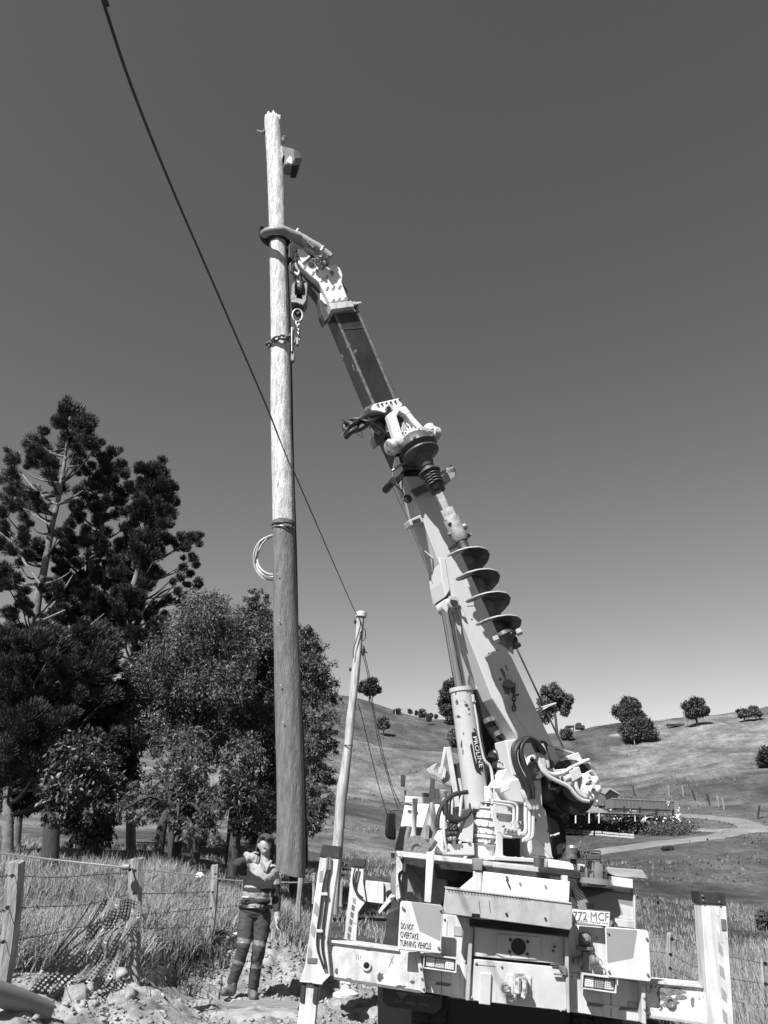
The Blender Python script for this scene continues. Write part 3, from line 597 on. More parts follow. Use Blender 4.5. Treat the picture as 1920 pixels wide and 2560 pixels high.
# ---- deck frame
tp('deck_beam', [Cc(115, 767), Cc(650, 828), Cc(648, 862), Cc(115, 806)], .18, .1, white)
tp('deck_beam', [Cc(705, 836), Cc(1384, 905), Cc(1384, 948), Cc(712, 872)], .18, .1, cream)
tp('deck_plate', [Cc(115, 766), Cc(1384, 904), Cc(1384, 908), Cc(115, 771)], .2, 5.6, dusty, w=0)
tp('deck_panel', [Cc(1163, 822), Cc(1366, 852), Cc(1366, 906), Cc(1163, 880)], .05, .35, white)
tp('deck_panel', [Cc(1378, 856), Cc(1560, 880), Cc(1562, 935), Cc(1380, 905)], .12, .5, white)
tp('timber_plank', [B(670, 288), B(895, 305), B(920, 345), B(920, 360), B(730, 345), B(672, 318)], .06, .9, M('deck_timber', .34, .8, .22, 4, st=(1, 6, 6), bump=.3), label='weathered plank lying across the deck')
tp('deck_post', [Cc(322, 772), Cc(378, 779), Cc(352, 1128), Cc(308, 1120)], -.05, .09, white)
tp('deck_post', [Cc(648, 815), Cc(712, 820), Cc(706, 905), Cc(650, 900)], -.08, .28, midg)
tp('deck_post', [Cc(648, 905), Cc(705, 908), Cc(700, 1045), Cc(642, 1042)], -.06, .1, cream)
tp('deck_post', [Cc(1262, 935), Cc(1300, 938), Cc(1300, 985), Cc(1262, 982)], -.04, .1, cream)
for q in ([(62, 768), (112, 772), (110, 826), (62, 822)],): 
    e = tp('box_section_end', [Cc(*p) for p in q], .0, .3, midg); tp('section_opening', [Cc(76, 780), Cc(102, 782), Cc(101, 814), Cc(76, 811)], -.004, .01, black, e, w=0)
for q in ([(715, 862), (780, 868), (776, 884), (714, 878)],): tp('deck_stain', [Cc(*p) for p in q], .17, .02, grease)
# left side of the body: guard, hose reel, strap
tp('left_guard', [A(748, 215), A(795, 300), A(780, 540), A(745, 560)], .5, .06, worn)
rl = lathe('hose_reel', TF.hit(A(905, 440), .6), TF.Y, [(0, .02), (0, .30), (.03, .31), (.05, .31), (.1, .28), (.12, .02)], midg, TRK, 40)
text('reel_marking', 'CRAFT', [A(882, 520), A(912, 575), A(905, 500)], TF, .595, winl, rl)
tp('reel_strap', [A(818, 292), A(955, 445), A(948, 560), A(900, 470), A(816, 372)], .5, .05, M('canvas_strap', .12, .8, .09, 20)); 
ttube('air_hose', L(A, [(800, 350), (770, 380), (778, 470), (790, 560)], .35), .014, hose)
tp('side_step', [A(625, 630), A(708, 520), A(742, 530), A(630, 655)], .3, .5, worn); tp('side_step_edge', [A(700, 520), A(742, 522), A(742, 534), A(704, 545)], .25, .1, white)
tp('hinge_bracket', [A(798, 295), A(815, 297), A(812, 358), A(796, 356)], .3, .1, white)
tp('body_side_panel', [A(752, 330), A(800, 360), A(790, 560), A(775, 560), A(748, 545)], .9, .05, white)
# wheels
def wheel(c, k, r, w):
    p = TF.hit(c, k); t = lathe('wheel', p, TF.X, [(0, r*.55), (0, r*.9), (.03, r*.98), (w*.25, r), (w*.75, r), (w-.03, r*.98), (w, r*.9), (w, r*.55)], rubber, TRK, 48)
    lathe('rim', p-TF.X*.01, TF.X, [(.04, .01), (.06, r*.2), (.1, r*.28), (.03, r*.5), (.0, r*.56), (w, r*.56)], dark, t, 32)
    bm = bmesh.new()
    for i in range(40):
        a = i/40*6.2832; d = TF.Y*math.cos(a)+TF.Z*math.sin(a); tt_ = TF.Y*-math.sin(a)+TF.Z*math.cos(a)
        for q in (.2, .5, .8): addbox(bm, p+TF.X*w*q+d*r, TF.X, tt_, d, w*.22, r*.09, .02)
    fin('tyre_tread', bm, rubber, t, kind='stuff'); return t
wheel(A(690, 800), 2.6, .5, .28); wheel(A(850, 1300), 2.5, .5, .28); wheel(A(935, 1310), 2.5, .5, .28); wheel(B(420, 1360), 2.5, .5, .28); wheel(B(540, 1370), 2.5, .5, .28)
wheel(A(760, 800), 6.6, .5, .28)
tp('rear_tyre_block', [A(690, 640), A(770, 600), A(770, 880), A(660, 880)], 1.1, .6, dark)  # plain dark block filling the place of the rear tyres beside the sign
mf = tp('mud_flap', [A(655, 1162), A(1068, 1215), A(1062, 1300), A(1010, 1336), A(690, 1290), A(655, 1255)], .4, .01, M('mudflap_rubber', .03, .5, .02, 6, streak=.2))
text('flap_lettering', '(07) 5480 5090', [A(735, 1240), A(975, 1272), A(733, 1262)], TF, .398, M('faded_print', .13, .6, .1), mf, bold=.02)
tp('flap_emblem', [A(740, 1185), A(835, 1195), A(785, 1240)], .398, .004, M('faded_print', .13, .6, .1), mf, w=0); tp('flap_line', [A(850, 1196), A(1000, 1214), A(1000, 1222), A(850, 1204)], .398, .004, M('faded_print', .13, .6, .1), mf, w=0)
# chassis rails
for x in (-.42, .42): bar('chassis_rail', TF.w(x, .9, .15), TF.w(x, 8.2, .15), .25, .09, dark, TRK, side=TF.Z)
# ---- beacon, cage, strobe
cg = []
bm = bmesh.new()
def wires(lst, r, c, k): 
    for pts in lst: addtube(bm, [TF.hit(c(*p), k) for p in pts], r, 5, 0)
wires([[(560, 245), (562, 395)], [(595, 250), (597, 400)], [(652, 255), (652, 400)], [(670, 262), (668, 402)], [(652, 255), (670, 262)], [(558, 395), (668, 404)], [(560, 310), (668, 318)], [(500, 190), (636, 190)], [(500, 235), (634, 244)], [(636, 190), (636, 255)], [(516, 192), (516, 236)], [(532, 192), (532, 236)], [(552, 192), (552, 238)], [(560, 200), (560, 300)], [(575, 200), (576, 300)]], .007, B, -.1)
fin('beacon_cage', bm, dark, TRK, smooth='all')
lathe('beacon', TF.hit(B(608, 390), -.0), TF.Z, [(0, .16), (.05, .15), (.055, .11), (.13, .115), (.2, .095), (.22, .06), (.225, 0)], M('amber_beacon', .17, .15, .14, spec=.8), TRK, 24)
wl = lathe('work_lamp', TF.hit(B(466, 236), -.1), TF.Z, [(0, .05), (.03, .055), (.03, .04), (.1, .06), (.12, .05), (.13, 0)], steel, TRK, 16); tp('lamp_shade', [B(452, 236), B(494, 240), B(490, 275), B(456, 262)], -.08, .06, dark, wl)
lathe('filler_cap', TF.hit(B(264, 275), .05), TF.Z, [(-.02, .06), (.07, .06), (.075, .068), (.09, .068), (.09, 0)], chrome, TRK, 20)
tp('lamp_guard', [B(492, 190), B(514, 192), B(512, 236), B(490, 234)], -.08, .1, dark)
# ---- headboard, cab, mirror
hb = tp('headboard', [Cc(170, 350), Cc(452, 380), Cc(452, 400), Cc(172, 382)], 5.6, .12, midg)
tp('headboard_rail', [Cc(150, 383), Cc(452, 402), Cc(446, 446), Cc(150, 432)], 5.58, .1, white, hb)
tp('headboard_post', [Cc(144, 240), Cc(178, 243), Cc(172, 320), Cc(142, 318)], 5.55, .16, dark, hb); tp('headboard_post', [Cc(140, 318), Cc(174, 320), Cc(166, 434), Cc(136, 430)], 5.56, .14, midg, hb)
tp('headboard_post', [Cc(350, 262), Cc(382, 266), Cc(378, 335), Cc(346, 330)], 5.55, .14, cream, hb); tp('headboard_post', [Cc(345, 330), Cc(378, 336), Cc(374, 404), Cc(338, 400)], 5.55, .14, white, hb)
tp('headboard_upright', [Cc(224, 404), Cc(262, 406), Cc(244, 765), Cc(202, 755)], 5.2, .14, white, hb)
cbp = [Cc(176, 424), Cc(440, 450), Cc(560, 470), Cc(560, 640), Cc(140, 612)]
cab = tp('cab', cbp, 6.4, 1.9, M('bright_cab_paint', .78, .35, .74, 2), w=.05)
tp('cab_lower_rear', [Cc(140, 600), Cc(900, 640), Cc(900, 800), Cc(100, 760)], 6.3, .5, black, cab)
tp('cab_recess', [Cc(310, 490), Cc(400, 498), Cc(395, 612), Cc(282, 606)], 6.39, .02, M('bright_cab_paint', .78, .35, .74, 2), cab, w=.01)
tp('cab_right_side', [Cc(1010, 500), Cc(1175, 520), Cc(1200, 700), Cc(1190, 800), Cc(1010, 800)], 6.2, 2.0, black, cab)
ttube('exhaust_clip', L(Cc, [(172, 440), (240, 452)], 6.3), .02, dark, cab)
mr = tp('wing_mirror', [Cc(48, 504), Cc(100, 500), Cc(112, 512), Cc(108, 690), Cc(78, 690), Cc(44, 676), Cc(32, 640)], 7.9, .14, black, w=.02)
tp('mirror_glass', [Cc(62, 515), Cc(104, 512), Cc(98, 675), Cc(50, 668)], 7.88, .02, M('mirror_dark', .05, .08, .04, metal=.8), mr); ttube('mirror_arm', L(Cc, [(72, 505), (78, 486), (110, 484), (160, 488)], 7.95), .016, dark, mr)
tp('curved_tyre_guard', [Cc(1150, 480), Cc(1200, 500), Cc(1240, 560), Cc(1272, 640), Cc(1286, 720), Cc(1275, 800), Cc(1240, 830), Cc(1195, 815), Cc(1190, 700)], 3.6, .35, M('spare_rubber', .02, .5, .012, 6, bump=.1), w=.03)
for i in range(9): ttube('guard_rib', L(Cc, [(1160+i*2, 482+i*2), (1215+i*4, 540), (1252+i*3, 620), (1268+i*2, 720), (1258+i*2, 800)], 3.58-i*.003+.0), .006, rubber)
tp('side_window', [Cc(1168, 520), Cc(1225, 560), Cc(1250, 640), Cc(1195, 690), Cc(1180, 640)], 3.56, .03, M('tinted_glass', .1, .1, .08, 3), w=.006); ttube('window_handrail', L(Cc, [(1075, 650), (1120, 662), (1190, 662), (1240, 645)], 3.4), .014, boomw)
# ladder seat frame on the left of the turret
sf = tp('operator_guard', [Cc(322, 205), Cc(376, 165), Cc(400, 158), Cc(372, 205), Cc(500, 305), Cc(498, 320), Cc(480, 322), Cc(350, 255)], 3.3, .06, dusty)
bar('guard_leg', TF.hit(Cc(452, 50), 3.2), TF.hit(Cc(418, 240), 3.2), .045, .045, cream, sf); bar('guard_leg', TF.hit(Cc(470, 50), 3.15), TF.hit(Cc(548, 520), 3.15), .075, .06, cream, sf)
bar('guard_brace', TF.hit(Cc(500, 175), 3.2), TF.hit(Cc(552, 240), 3.5), .05, .04, cream, sf); tp('guard_panel', [Cc(405, 190), Cc(440, 175), Cc(495, 270), Cc(495, 300), Cc(400, 232)], 3.33, .02, cream, sf)
tp('guard_face', [Cc(340, 225), Cc(380, 240), Cc(492, 312), Cc(490, 325), Cc(352, 262)], 3.27, .02, midg, sf)
bar('guard_upright', TF.hit(Cc(558, 260), 3.3), TF.hit(Cc(566, 430), 3.3), .04, .04, cream, sf)

# shaped rust, scrapes, seams and rivets on the rear
rust = M('rust_patch', .10, .8, .05, 20, bump=.4); seam = M('panel_seam', .12, .6, .08)
rd_ = random.Random(12)
def patch(name, c, cx, cy, rx, ry, k, parent, mat=rust, n=16):
    pts = [c(cx+rx*math.cos(i/n*6.283)*rd_.uniform(.55, 1.15), cy+ry*math.sin(i/n*6.283)*rd_.uniform(.55, 1.15)) for i in range(n)]
    bm = bmesh.new(); prism(bm, [TF.hit(u, k) for u in pts], TF.Y*.002); bmesh.ops.recalc_face_normals(bm, faces=bm.faces); return fin(name, bm, mat, parent)
for x, y, rx, ry in ((635, 1085, 30, 34), (336, 1045, 13, 26), (860, 1120, 22, 14), (420, 1100, 26, 9), (780, 1150, 40, 8), (310, 870, 16, 5), (560, 900, 22, 4)): patch('rust_patch', A, x, y, rx, ry, -.0625, be)
for x, y, rx, ry in ((1060, 1045, 95, 28), (1010, 1070, 30, 26), (1120, 1080, 45, 20), (1060, 1112, 62, 40), (1200, 1110, 14, 40), (1290, 1060, 8, 50)): patch('rust_patch', B, x, y, rx, ry, -.0325, rb, M('scuff_patch', .2, .7, .09, 22, bump=.3))
lathe('beam_socket', TF.hit(B(1062, 1112), -.035), -TF.Y, [(-.01, .05), (.02, .046), (.02, .03), (.005, .026)], steel, rb, 16)
def scratch(c, p, q, k, parent, w=.004): bar('scratch', TF.hit(c(*p), k), TF.hit(c(*q), k), w, .002, seam, parent, side=TF.X, b=0)
for p, q in (((700, 940), (736, 1002)), ((734, 935), (700, 1004)), ((718, 930), (718, 990)), ((470, 928), (472, 966)), ((486, 930), (485, 968)), ((502, 934), (500, 962))): scratch(A, p, q, -.0615, be)
for p, q in (((1290, 1000), (1435, 1012)), ((1065, 938), (1060, 1215)), ((1100, 700), (1098, 800))): scratch(A, p, q, -.102 if p[0] > 1200 else .018, ch if p[0] > 1200 else rp, .005)
for p, q in (((470, 930), (880, 990)), ((700, 1000), (702, 1200))): scratch(B, p, q, .018, rr2, .006)
bolts('panel_rivet', [A(1080, 960), A(1225, 975), A(970, 1170), A(1220, 1215), A(1240, 700), A(1080, 680)], TF, .02, .012, cream, rp)
bolts('panel_rivet', [B(470, 960), B(480, 1150), B(870, 1010), B(870, 1210), B(480, 880), B(620, 720)], TF, .02, .012, cream, rr2)
bolts('box_bolt', [A(1300, 985), B(425, 925), B(425, 1150), A(1268, 1225), A(1475, 1008), B(395, 1160)], TF, -.10, .012, dusty, ch)
bolts('flange_bolt', [A(905, 950), A(915, 1020), A(925, 1090), A(935, 1160), B(900, 1010), B(902, 1080), B(905, 1150)], TF, -.13, .012, dusty, TRK)
tow = tp('hitch_backing', [A(1505, 1066), B(222, 955), B(216, 1090), A(1500, 1225)], -.104, .006, dusty, ch)
for x in (1320, 1390): scratch(A, (x, 560), (x+8, 640), -.343, bs, .006)
for i in range(26): bolts('tray_edge_stud', [A(1110+i*22, 482+i*2.3)], TF, -.342, .005, dark, bs)
# ------------------------------------------------------------------ boom (boom frame: X across, Y away, Z along)
TH_ = .40
outer = bp_('outer_boom', [(1043, 1265), (1012, 1190), (1062, 1190), (1100, 1262), (1394, 1885), (1296, 1880), (1296, 1848), (1231, 1746)], 0, TH_, boomw, w=.012)
# cylinder mount box on the underside
bp_('cylinder_bracket', [ZA(408, 385), ZA(470, 400), ZA(520, 720), ZA(474, 795), ZA(440, 640)], -.014, TH_+.06, boomw, outer)
bp_('boom_heel', [ZB(712, 665), ZB(815, 655), ZB(1140, 780), ZB(1235, 890), ZB(1120, 905), ZB(1000, 960), ZB(760, 955)], .02, TH_-.05, boomw, outer, w=.01)
bp_('weld_seam', [ZB(548, 0), ZB(560, 0), ZB(826, 655), ZB(812, 658)], -.004, .006, cream, outer, w=0)
tube('bracket_pin', [BF.hit(ZA(560, 850), -.09), BF.hit(ZA(415, 895), .42)], .085, boomw, outer, 20); lathe('pin_bore', BF.hit(ZA(560, 850), -.092), -BF.Y, [(-.01, .062), (.003, .062), (.003, .05)], dark, outer, 20)
lathe('pin_collar', BF.hit(ZA(520, 815), -.05), -BF.Y, [(0, .035), (.04, .035)], cream, outer, 12)
bp_('bracket_lug', [ZA(600, 860), ZA(650, 905), ZA(690, 1020), ZA(655, 1000)], -.05, .06, worn, outer)
bp_('bracket_shade_plate', [ZA(545, 930), ZA(632, 905), ZA(640, 1200), ZA(560, 1060)], .05, .02, cream, outer)
bp_('weld_mark', [ZA(246, 318), ZA(262, 316), ZA(342, 388), ZA(332, 394)], .12, .04, cream, outer, w=0)
# inner section
ins = bp_('inner_boom', [(829, 772), (889, 758), (992, 1005), (1060, 1190), (1012, 1190), (930, 1012)], .05, .33, inner, w=.012)
bp_('boom_edge_strip', [(829, 772), (834, 771), (937, 1008), (932, 1012)], .044, .008, M('edge_strip', .2, .4, .08, 12), ins, w=0); bp_('boom_edge_strip', [(884, 760), (889, 758), (992, 1003), (987, 1006)], .044, .008, M('edge_strip', .2, .4, .08, 12), ins, w=0)
bp_('wear_patch', [ZC(985, 1295), ZC(1230, 1265), ZC(1240, 1290), ZC(990, 1310)], .043, .006, dark, ins, w=0); bp_('top_wear_plate', [ZC(900, 1085), ZC(1140, 1060), ZC(1160, 1100), ZC(925, 1130)], .04, .01, midg, ins, w=.002)
# collar between sections with drive head mount
col = bp_('boom_collar', [ZH(470, 290), ZH(735, 228), ZH(765, 265), ZH(775, 310), ZH(700, 350), ZH(520, 400), ZH(420, 425), ZH(470, 360)], -.04, .5, M('chipped_white', .68, .5, .3, 12, lo=.28, hi=.4, chip=.08, csc=8, cth=.66), w=.01)
bolts('collar_bolt', [ZH(515, 300), ZH(558, 292), ZH(605, 285), ZH(650, 275), ZH(695, 265), ZH(740, 245)], BF, -.042, .02, dark, col)
lathe('collar_lug', BF.hit(ZH(632, 325), -.10), -BF.Y, [(-.12, .055), (.03, .055), (.035, .05)], cream, col, 16); lathe('lug_bore', BF.hit(ZH(632, 330), -.14), -BF.Y, [(-.01, .032), (.002, .032), (.002, .02)], black, col, 16)
bp_('collar_side_plate', [ZH(380, 330), ZH(470, 290), ZH(450, 400), ZH(400, 420)], .05, .4, grease, col)
wh2 = M('chipped_white')
fk = bp_('fork_arm', [ZH(615, 400), ZH(700, 345), ZH(690, 325), ZH(808, 310), ZH(862, 378), ZH(805, 405), ZH(740, 365), ZH(715, 415), ZH(800, 690), ZH(740, 735), ZH(690, 640)], -.34, .12, wh2, w=.012)
bp_('fork_arm', [ZH(855, 375), ZH(890, 420), ZH(1035, 580), ZH(1020, 615), ZH(985, 610), ZH(870, 480), ZH(805, 400)], -.34, .12, wh2, fk, w=.01)
bp_('fork_back_plate', [ZH(700, 345), ZH(808, 320), ZH(960, 560), ZH(960, 690), ZH(800, 720), ZH(720, 500)], -.2, .06, grease, fk)
bp_('fork_gusset', [ZH(785, 420), ZH(850, 480), ZH(870, 530), ZH(830, 520), ZH(790, 460)], -.27, .05, wh2, fk); bp_('fork_gusset', [ZH(765, 480), ZH(790, 470), ZH(830, 540), ZH(765, 580)], -.26, .05, cream, fk)
tube('fork_pipe', [BF.hit(ZH(755, 580), -.3), BF.hit(ZH(800, 572), -.3), BF.hit(ZH(905, 522), -.3)], .012, boomw, fk, 8, 3)
# drive head
p = BF.hit(ZH(888, 604), -.46); mh = lathe('drive_motor', p, -BF.Y+BF.Z*.15, [(-.35, .135), (-.06, .135), (-.05, .15), (0, .15), (.005, .14)], M('motor_white', .66, .5, .4, 10, chip=.1, csc=9, cth=.68), TRK, 28)
s_, u_ = basis(-BF.Y+BF.Z*.15); bolts('motor_bolt', [], BF, 0, .01, dark, mh)
me = None
bm = bmesh.new()
for i in range(14):
    a = i/14*6.283; addlathe(bm, p+(s_*math.cos(a)+u_*math.sin(a))*.14, -BF.Y, [(-.01, .011), (.018, .011), (.02, .006)], 6)
fin('motor_bolt_ring', bm, dark, mh)
lathe('side_motor', BF.hit(ZH(640, 745), -.38), BF.hit(ZH(730, 715), -.34)-BF.hit(ZH(640, 745), -.38), [(-.03, .02), (-.02, .11), (.04, .135), (.06, .125), (.22, .12)], M('dirty_motor', .48, .6, .14, 14, lo=.35, hi=.55, bump=.3, chip=.06, csc=9, cth=.6), mh, 20)
lathe('side_motor', BF.hit(ZH(1075, 590), -.36), BF.hit(ZH(1000, 580), -.36)-BF.hit(ZH(1075, 590), -.36), [(-.14, .02), (-.12, .1), (-.02, .115), (0, .08), (.2, .08)], M('dirty_motor'), mh, 20)
lathe('side_motor_cap', BF.hit(ZH(1060, 560), -.36), BF.Z, [(-.02, .09), (.08, .085), (.1, .05), (.1, 0)], wh2, mh, 16)
axb = BF.hit(ZH(1030, 950), -.45); axe = BF.hit(ZA(1080, 1190), -1.0); ad = (axe-axb).normalized()
gb = lathe('gearbox', axb-ad*.42, ad, [(-.16, .2), (-.1, .26), (0, .30), (.05, .31), (.07, .28), (.12, .2), (.14, .29), (.17, .29), (.22, .16), (.34, .13), (.42, .11)], M('gearbox_black', .02, .45, .06, 9, lo=.5, hi=.75, bump=.3, bsc=20), TRK, 36)
for i in range(6):
    a = i*1.05; s2_, u2_ = basis(ad); d_ = s2_*math.cos(a)+u2_*math.sin(a); bar('gearbox_lug', axb-ad*.42+d_*.2, axb-ad*.38+d_*.34, .05, .05, grease, gb)
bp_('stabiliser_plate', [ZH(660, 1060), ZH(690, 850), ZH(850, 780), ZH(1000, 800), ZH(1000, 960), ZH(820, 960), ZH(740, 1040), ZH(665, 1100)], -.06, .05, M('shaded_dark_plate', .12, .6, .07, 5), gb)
lathe('pivot_roller', BF.hit(ZH(668, 1100), -.03), -BF.Y, [(-.3, .06), (.06, .06)], dark, gb, 16); tube('gearbox_bar', [BF.hit(ZH(665, 985), -.2), BF.hit(ZH(805, 890), -.25)], .02, steel, gb, 6)
bp_('latch_arm', [ZH(985, 775), ZH(1030, 765), ZH(1100, 785), ZH(1105, 815), ZH(1070, 840), ZH(1000, 830)], -.5, .12, grease, gb)
# auger
AUG = lathe('auger', axb-ad*.05, ad, [(0, .095), (.12, .10), (.13, .17), (.16, .17), (.17, .085), (.30, .085)], augs, TRK, 24)
L_a = (axe-axb).length
def ont(c, k=0):     # where along the axis the line of sight through c passes nearest
    d = ray(c).normalized(); w = axb-CP; b_ = ad.dot(d); return (b_*d.dot(w)-ad.dot(w))/(1-b_*b_)
t0 = ont(ZH(1075, 1150)); t1 = ont(ZH(1215, 1430)); t2 = ont(ZA(610, 240)); te = ont(ZA(1075, 1180))
lathe('wire_coil_spring', axb, ad, [(.18+i*.025*.5, .10+.018*(i % 2)) for i in range(22)], wire, AUG, 20)
bar('kelly_bar', axb+ad*t0, axb+ad*t1, .11, .11, M('kelly_steel', .2, .45, .1, 10, metal=.2), AUG)
bar('kelly_socket', axb+ad*(t1-.03), axb+ad*(t1+.14), .19, .19, M('chalky_steel', .34, .7, .16, 12, bump=.2), AUG)
lathe('auger_stem', axb+ad*(t1+.1), ad, [(0, .11), (.02, .12), (t2-t1-.15, .12), (t2-t1-.1, .095)], M('chalky_steel'), AUG, 24)
for q in ((1260, 1535), (1300, 1605)): lathe('stem_bolt', BF.hit(ZH(*q), -.72), -BF.Y, [(-.02, .02), (.03, .02)], dark, AUG, 8)
lathe('stem_pin', BF.hit(ZA(640, 80), -.68), BF.X, [(-.02, .02), (.02, .05), (.07, .05), (.1, .02)], steel, AUG, 12); lathe('stem_pin', BF.hit(ZA(540, 140), -.68), -BF.X, [(0, .03), (.08, .025)], steel, AUG, 8)
lathe('auger_shaft', axb+ad*(t2-.2), ad, [(0, .085), (te-t2+.2, .075)], augs, AUG, 20)
def helix(name, ta, tb_, turns, rad, ph, th=.018, taper=.25):
    s, u = basis(ad); N_ = int(turns*40); bm = bmesh.new(); prev = None
    for i in range(N_+1):
        f = i/N_; a = ph+f*turns*2*math.pi; ro = .07+(rad-.07)*min(1, f*turns/taper if taper else 1)
        d_ = s*math.cos(a)+u*math.sin(a); c = axb+ad*(ta+(tb_-ta)*f); w = .004*math.sin(i*1.9)
        ring = [bm.verts.new(c+d_*.06), bm.verts.new(c+d_*(ro+w)), bm.verts.new(c+d_*(ro+w)+ad*th), bm.verts.new(c+d_*.06+ad*th)]
        if prev:
            for j in range(4): bm.faces.new((prev[j], prev[(j+1) % 4], ring[(j+1) % 4], ring[j])).material_index = 1 if j == 1 else 0
        else: bm.faces.new(ring)
        prev = ring
    bm.faces.new(prev[::-1]); bmesh.ops.recalc_face_normals(bm, faces=bm.faces); return fin(name, bm, [augs, auge], AUG, smooth=True)
def phase(c, k):   # angle about the auger axis of a picture point
    s, u = basis(ad); q0 = axb+ad*ont(c); v = CP+ray(c)*(depth(q0))-q0; return math.atan2(v.dot(u), v.dot(s))
tA = ont(ZA(660, 300)); tB = ont(ZA(780, 550)); tC = ont(ZA(905, 815)); tD = ont(ZA(1045, 1010)); tE = ont(ZA(1060, 1200))
ph0 = phase(ZA(460, 350), -.45)
tF = tA+(tE-tA); nT = 4.0
fl = helix('auger_flight', tA+.02, tE-.0, 3.8, .295, ph0, taper=.05)
helix('auger_flight', ont(ZA(640, 120)), ont(ZA(690, 130))+.05, .3, .27, phase(ZA(740, 90), -.3)+.6, taper=.02)
bm = bmesh.new()
for i in range(9):
    a = i*.7; s, u = basis(ad); addbox(bm, axb+ad*(te+.01+.03*(i % 3))+(s*math.cos(a)+u*math.sin(a))*.10*(i % 3), s, u, ad, .13, .08, .07)
bev(bm, .01); fin('auger_teeth', bm, clay, AUG)
lathe('auger_pilot', axb+ad*te, ad, [(0, .17), (.05, .18), (.12, .09), (.2, .05), (.3, .01)], augs, AUG, 14)
bm = bmesh.new(); v_, f_ = rockmesh(2, 77)
for i in range(2):
    q = axb+ad*(te+.10+.09*i)+BF.X*(.07+.02*i)-BF.Z*.0; vs = [bm.verts.new(Vector(x)*(.11-.012*i)+q) for x in v_]
    for f in f_: bm.faces.new([vs[j] for j in f])
fin('mud_clump', bm, M('wet_mud', .09, .9, .03, 20, bump=.5), AUG)
# auger stow bracket and side fittings of the boom
sb = bp_('stow_bracket', [ZH(1100, 1080), ZH(1190, 1060), ZH(1250, 975), ZH(1320, 975), ZH(1335, 1030), ZH(1160, 1180)], -.25, .16, M('bracket_grey', .34, .5, .24, 6))
bp_('stow_top', [ZH(1130, 1060), ZH(1210, 1050), ZH(1228, 1080), ZH(1120, 1125)], -.31, .04, white, sb); bp_('stow_fin', [ZH(1200, 985), ZH(1280, 912), ZH(1310, 960), ZH(1300, 985)], -.22, .04, dusty, sb)
for dy in (0, 14, 26): tube('stow_rope', [BF.hit(ZH(1000, 1060+dy*2), -.46), BF.hit(ZH(1130, 1010+dy), -.4), BF.hit(ZH(1300, 960+dy), -.45), BF.hit(ZH(1325, 1000+dy), -.25)], .010, steel, sb, 6, 5)
bm = bmesh.new()
for i in range(6):
    c = axb+ad*(t0-.02-.05*i); s, u = basis(ad); addtube(bm, [c+(s*math.cos(j*.63)+u*math.sin(j*.63))*.135+ad*.02*j/10 for j in range(11)], .013, 6)
fin('rope_wrap', bm, wire, AUG, smooth='all')
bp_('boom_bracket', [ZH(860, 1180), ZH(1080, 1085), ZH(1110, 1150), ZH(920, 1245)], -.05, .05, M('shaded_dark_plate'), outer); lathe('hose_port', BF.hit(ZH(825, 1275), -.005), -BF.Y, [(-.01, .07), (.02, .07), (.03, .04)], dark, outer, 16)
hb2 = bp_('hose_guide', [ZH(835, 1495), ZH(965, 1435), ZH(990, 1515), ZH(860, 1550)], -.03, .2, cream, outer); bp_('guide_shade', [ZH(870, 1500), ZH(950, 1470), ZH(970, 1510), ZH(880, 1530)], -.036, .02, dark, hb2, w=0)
tube('sensor_cable', [BF.hit(ZH(660, 1120), .05), BF.hit(ZH(745, 1320), .2), BF.hit(ZH(830, 1500), .25), BF.hit(ZA(330, 630), .3)], .004, wire, TRK, 5, 3)
tube('hose_on_boom', [BF.hit(ZH(690, 1120), -.0), BF.hit(ZH(785, 1220), -.02), BF.hit(ZH(770, 1290), -.02), BF.hit(ZH(770, 1060), -.02)], .01, dark, outer, 6, 3)
# hose coils at the collar
for i, q in enumerate([[(640, 560), (600, 430), (500, 385), (380, 400), (290, 500), (190, 480), (175, 540), (240, 570), (330, 545), (430, 480), (520, 430), (600, 470), (630, 600)],
        [(640, 480), (560, 400), (430, 400), (330, 450), (240, 455), (175, 510), (190, 560), (300, 560), (400, 500), (470, 440)], [(420, 480), (340, 470), (250, 500), (225, 545), (180, 610)],
        [(330, 450), (400, 470), (470, 500), (600, 600), (655, 660)], [(300, 540), (240, 580), (185, 635)]]):
    tube('hose_bundle', [BF.hit(ZH(*p), -.12-.05*i+.12*math.sin(j*1.3+i)) for j, p in enumerate(q)], [.045, .042, .035, .022, .04][i], hose, TRK, 10, 5)
for q in ([(240, 430), (236, 470)], [(300, 600), (360, 640), (355, 600), (335, 565)], [(180, 565), (150, 600), (138, 632)], [(185, 475), (135, 450)]): tube('cable_tie_tail', [BF.hit(ZH(*p), -.15) for p in q], .006, dark, TRK, 4)
bp_('hose_block', [ZH(440, 500), ZH(540, 470), ZH(620, 520), ZH(590, 650), ZH(510, 705), ZH(470, 620)], .02, .2, grease); lathe('hose_union', BF.hit(ZH(410, 375), -.06), -BF.Y, [(-.05, .05), (.04, .05), (.05, .03)], dark, TRK, 12)
tube('hose_union_pipe', [BF.hit(ZH(500, 575), -.02), BF.hit(ZH(540, 600), -.05)], .035, steel, TRK, 8)
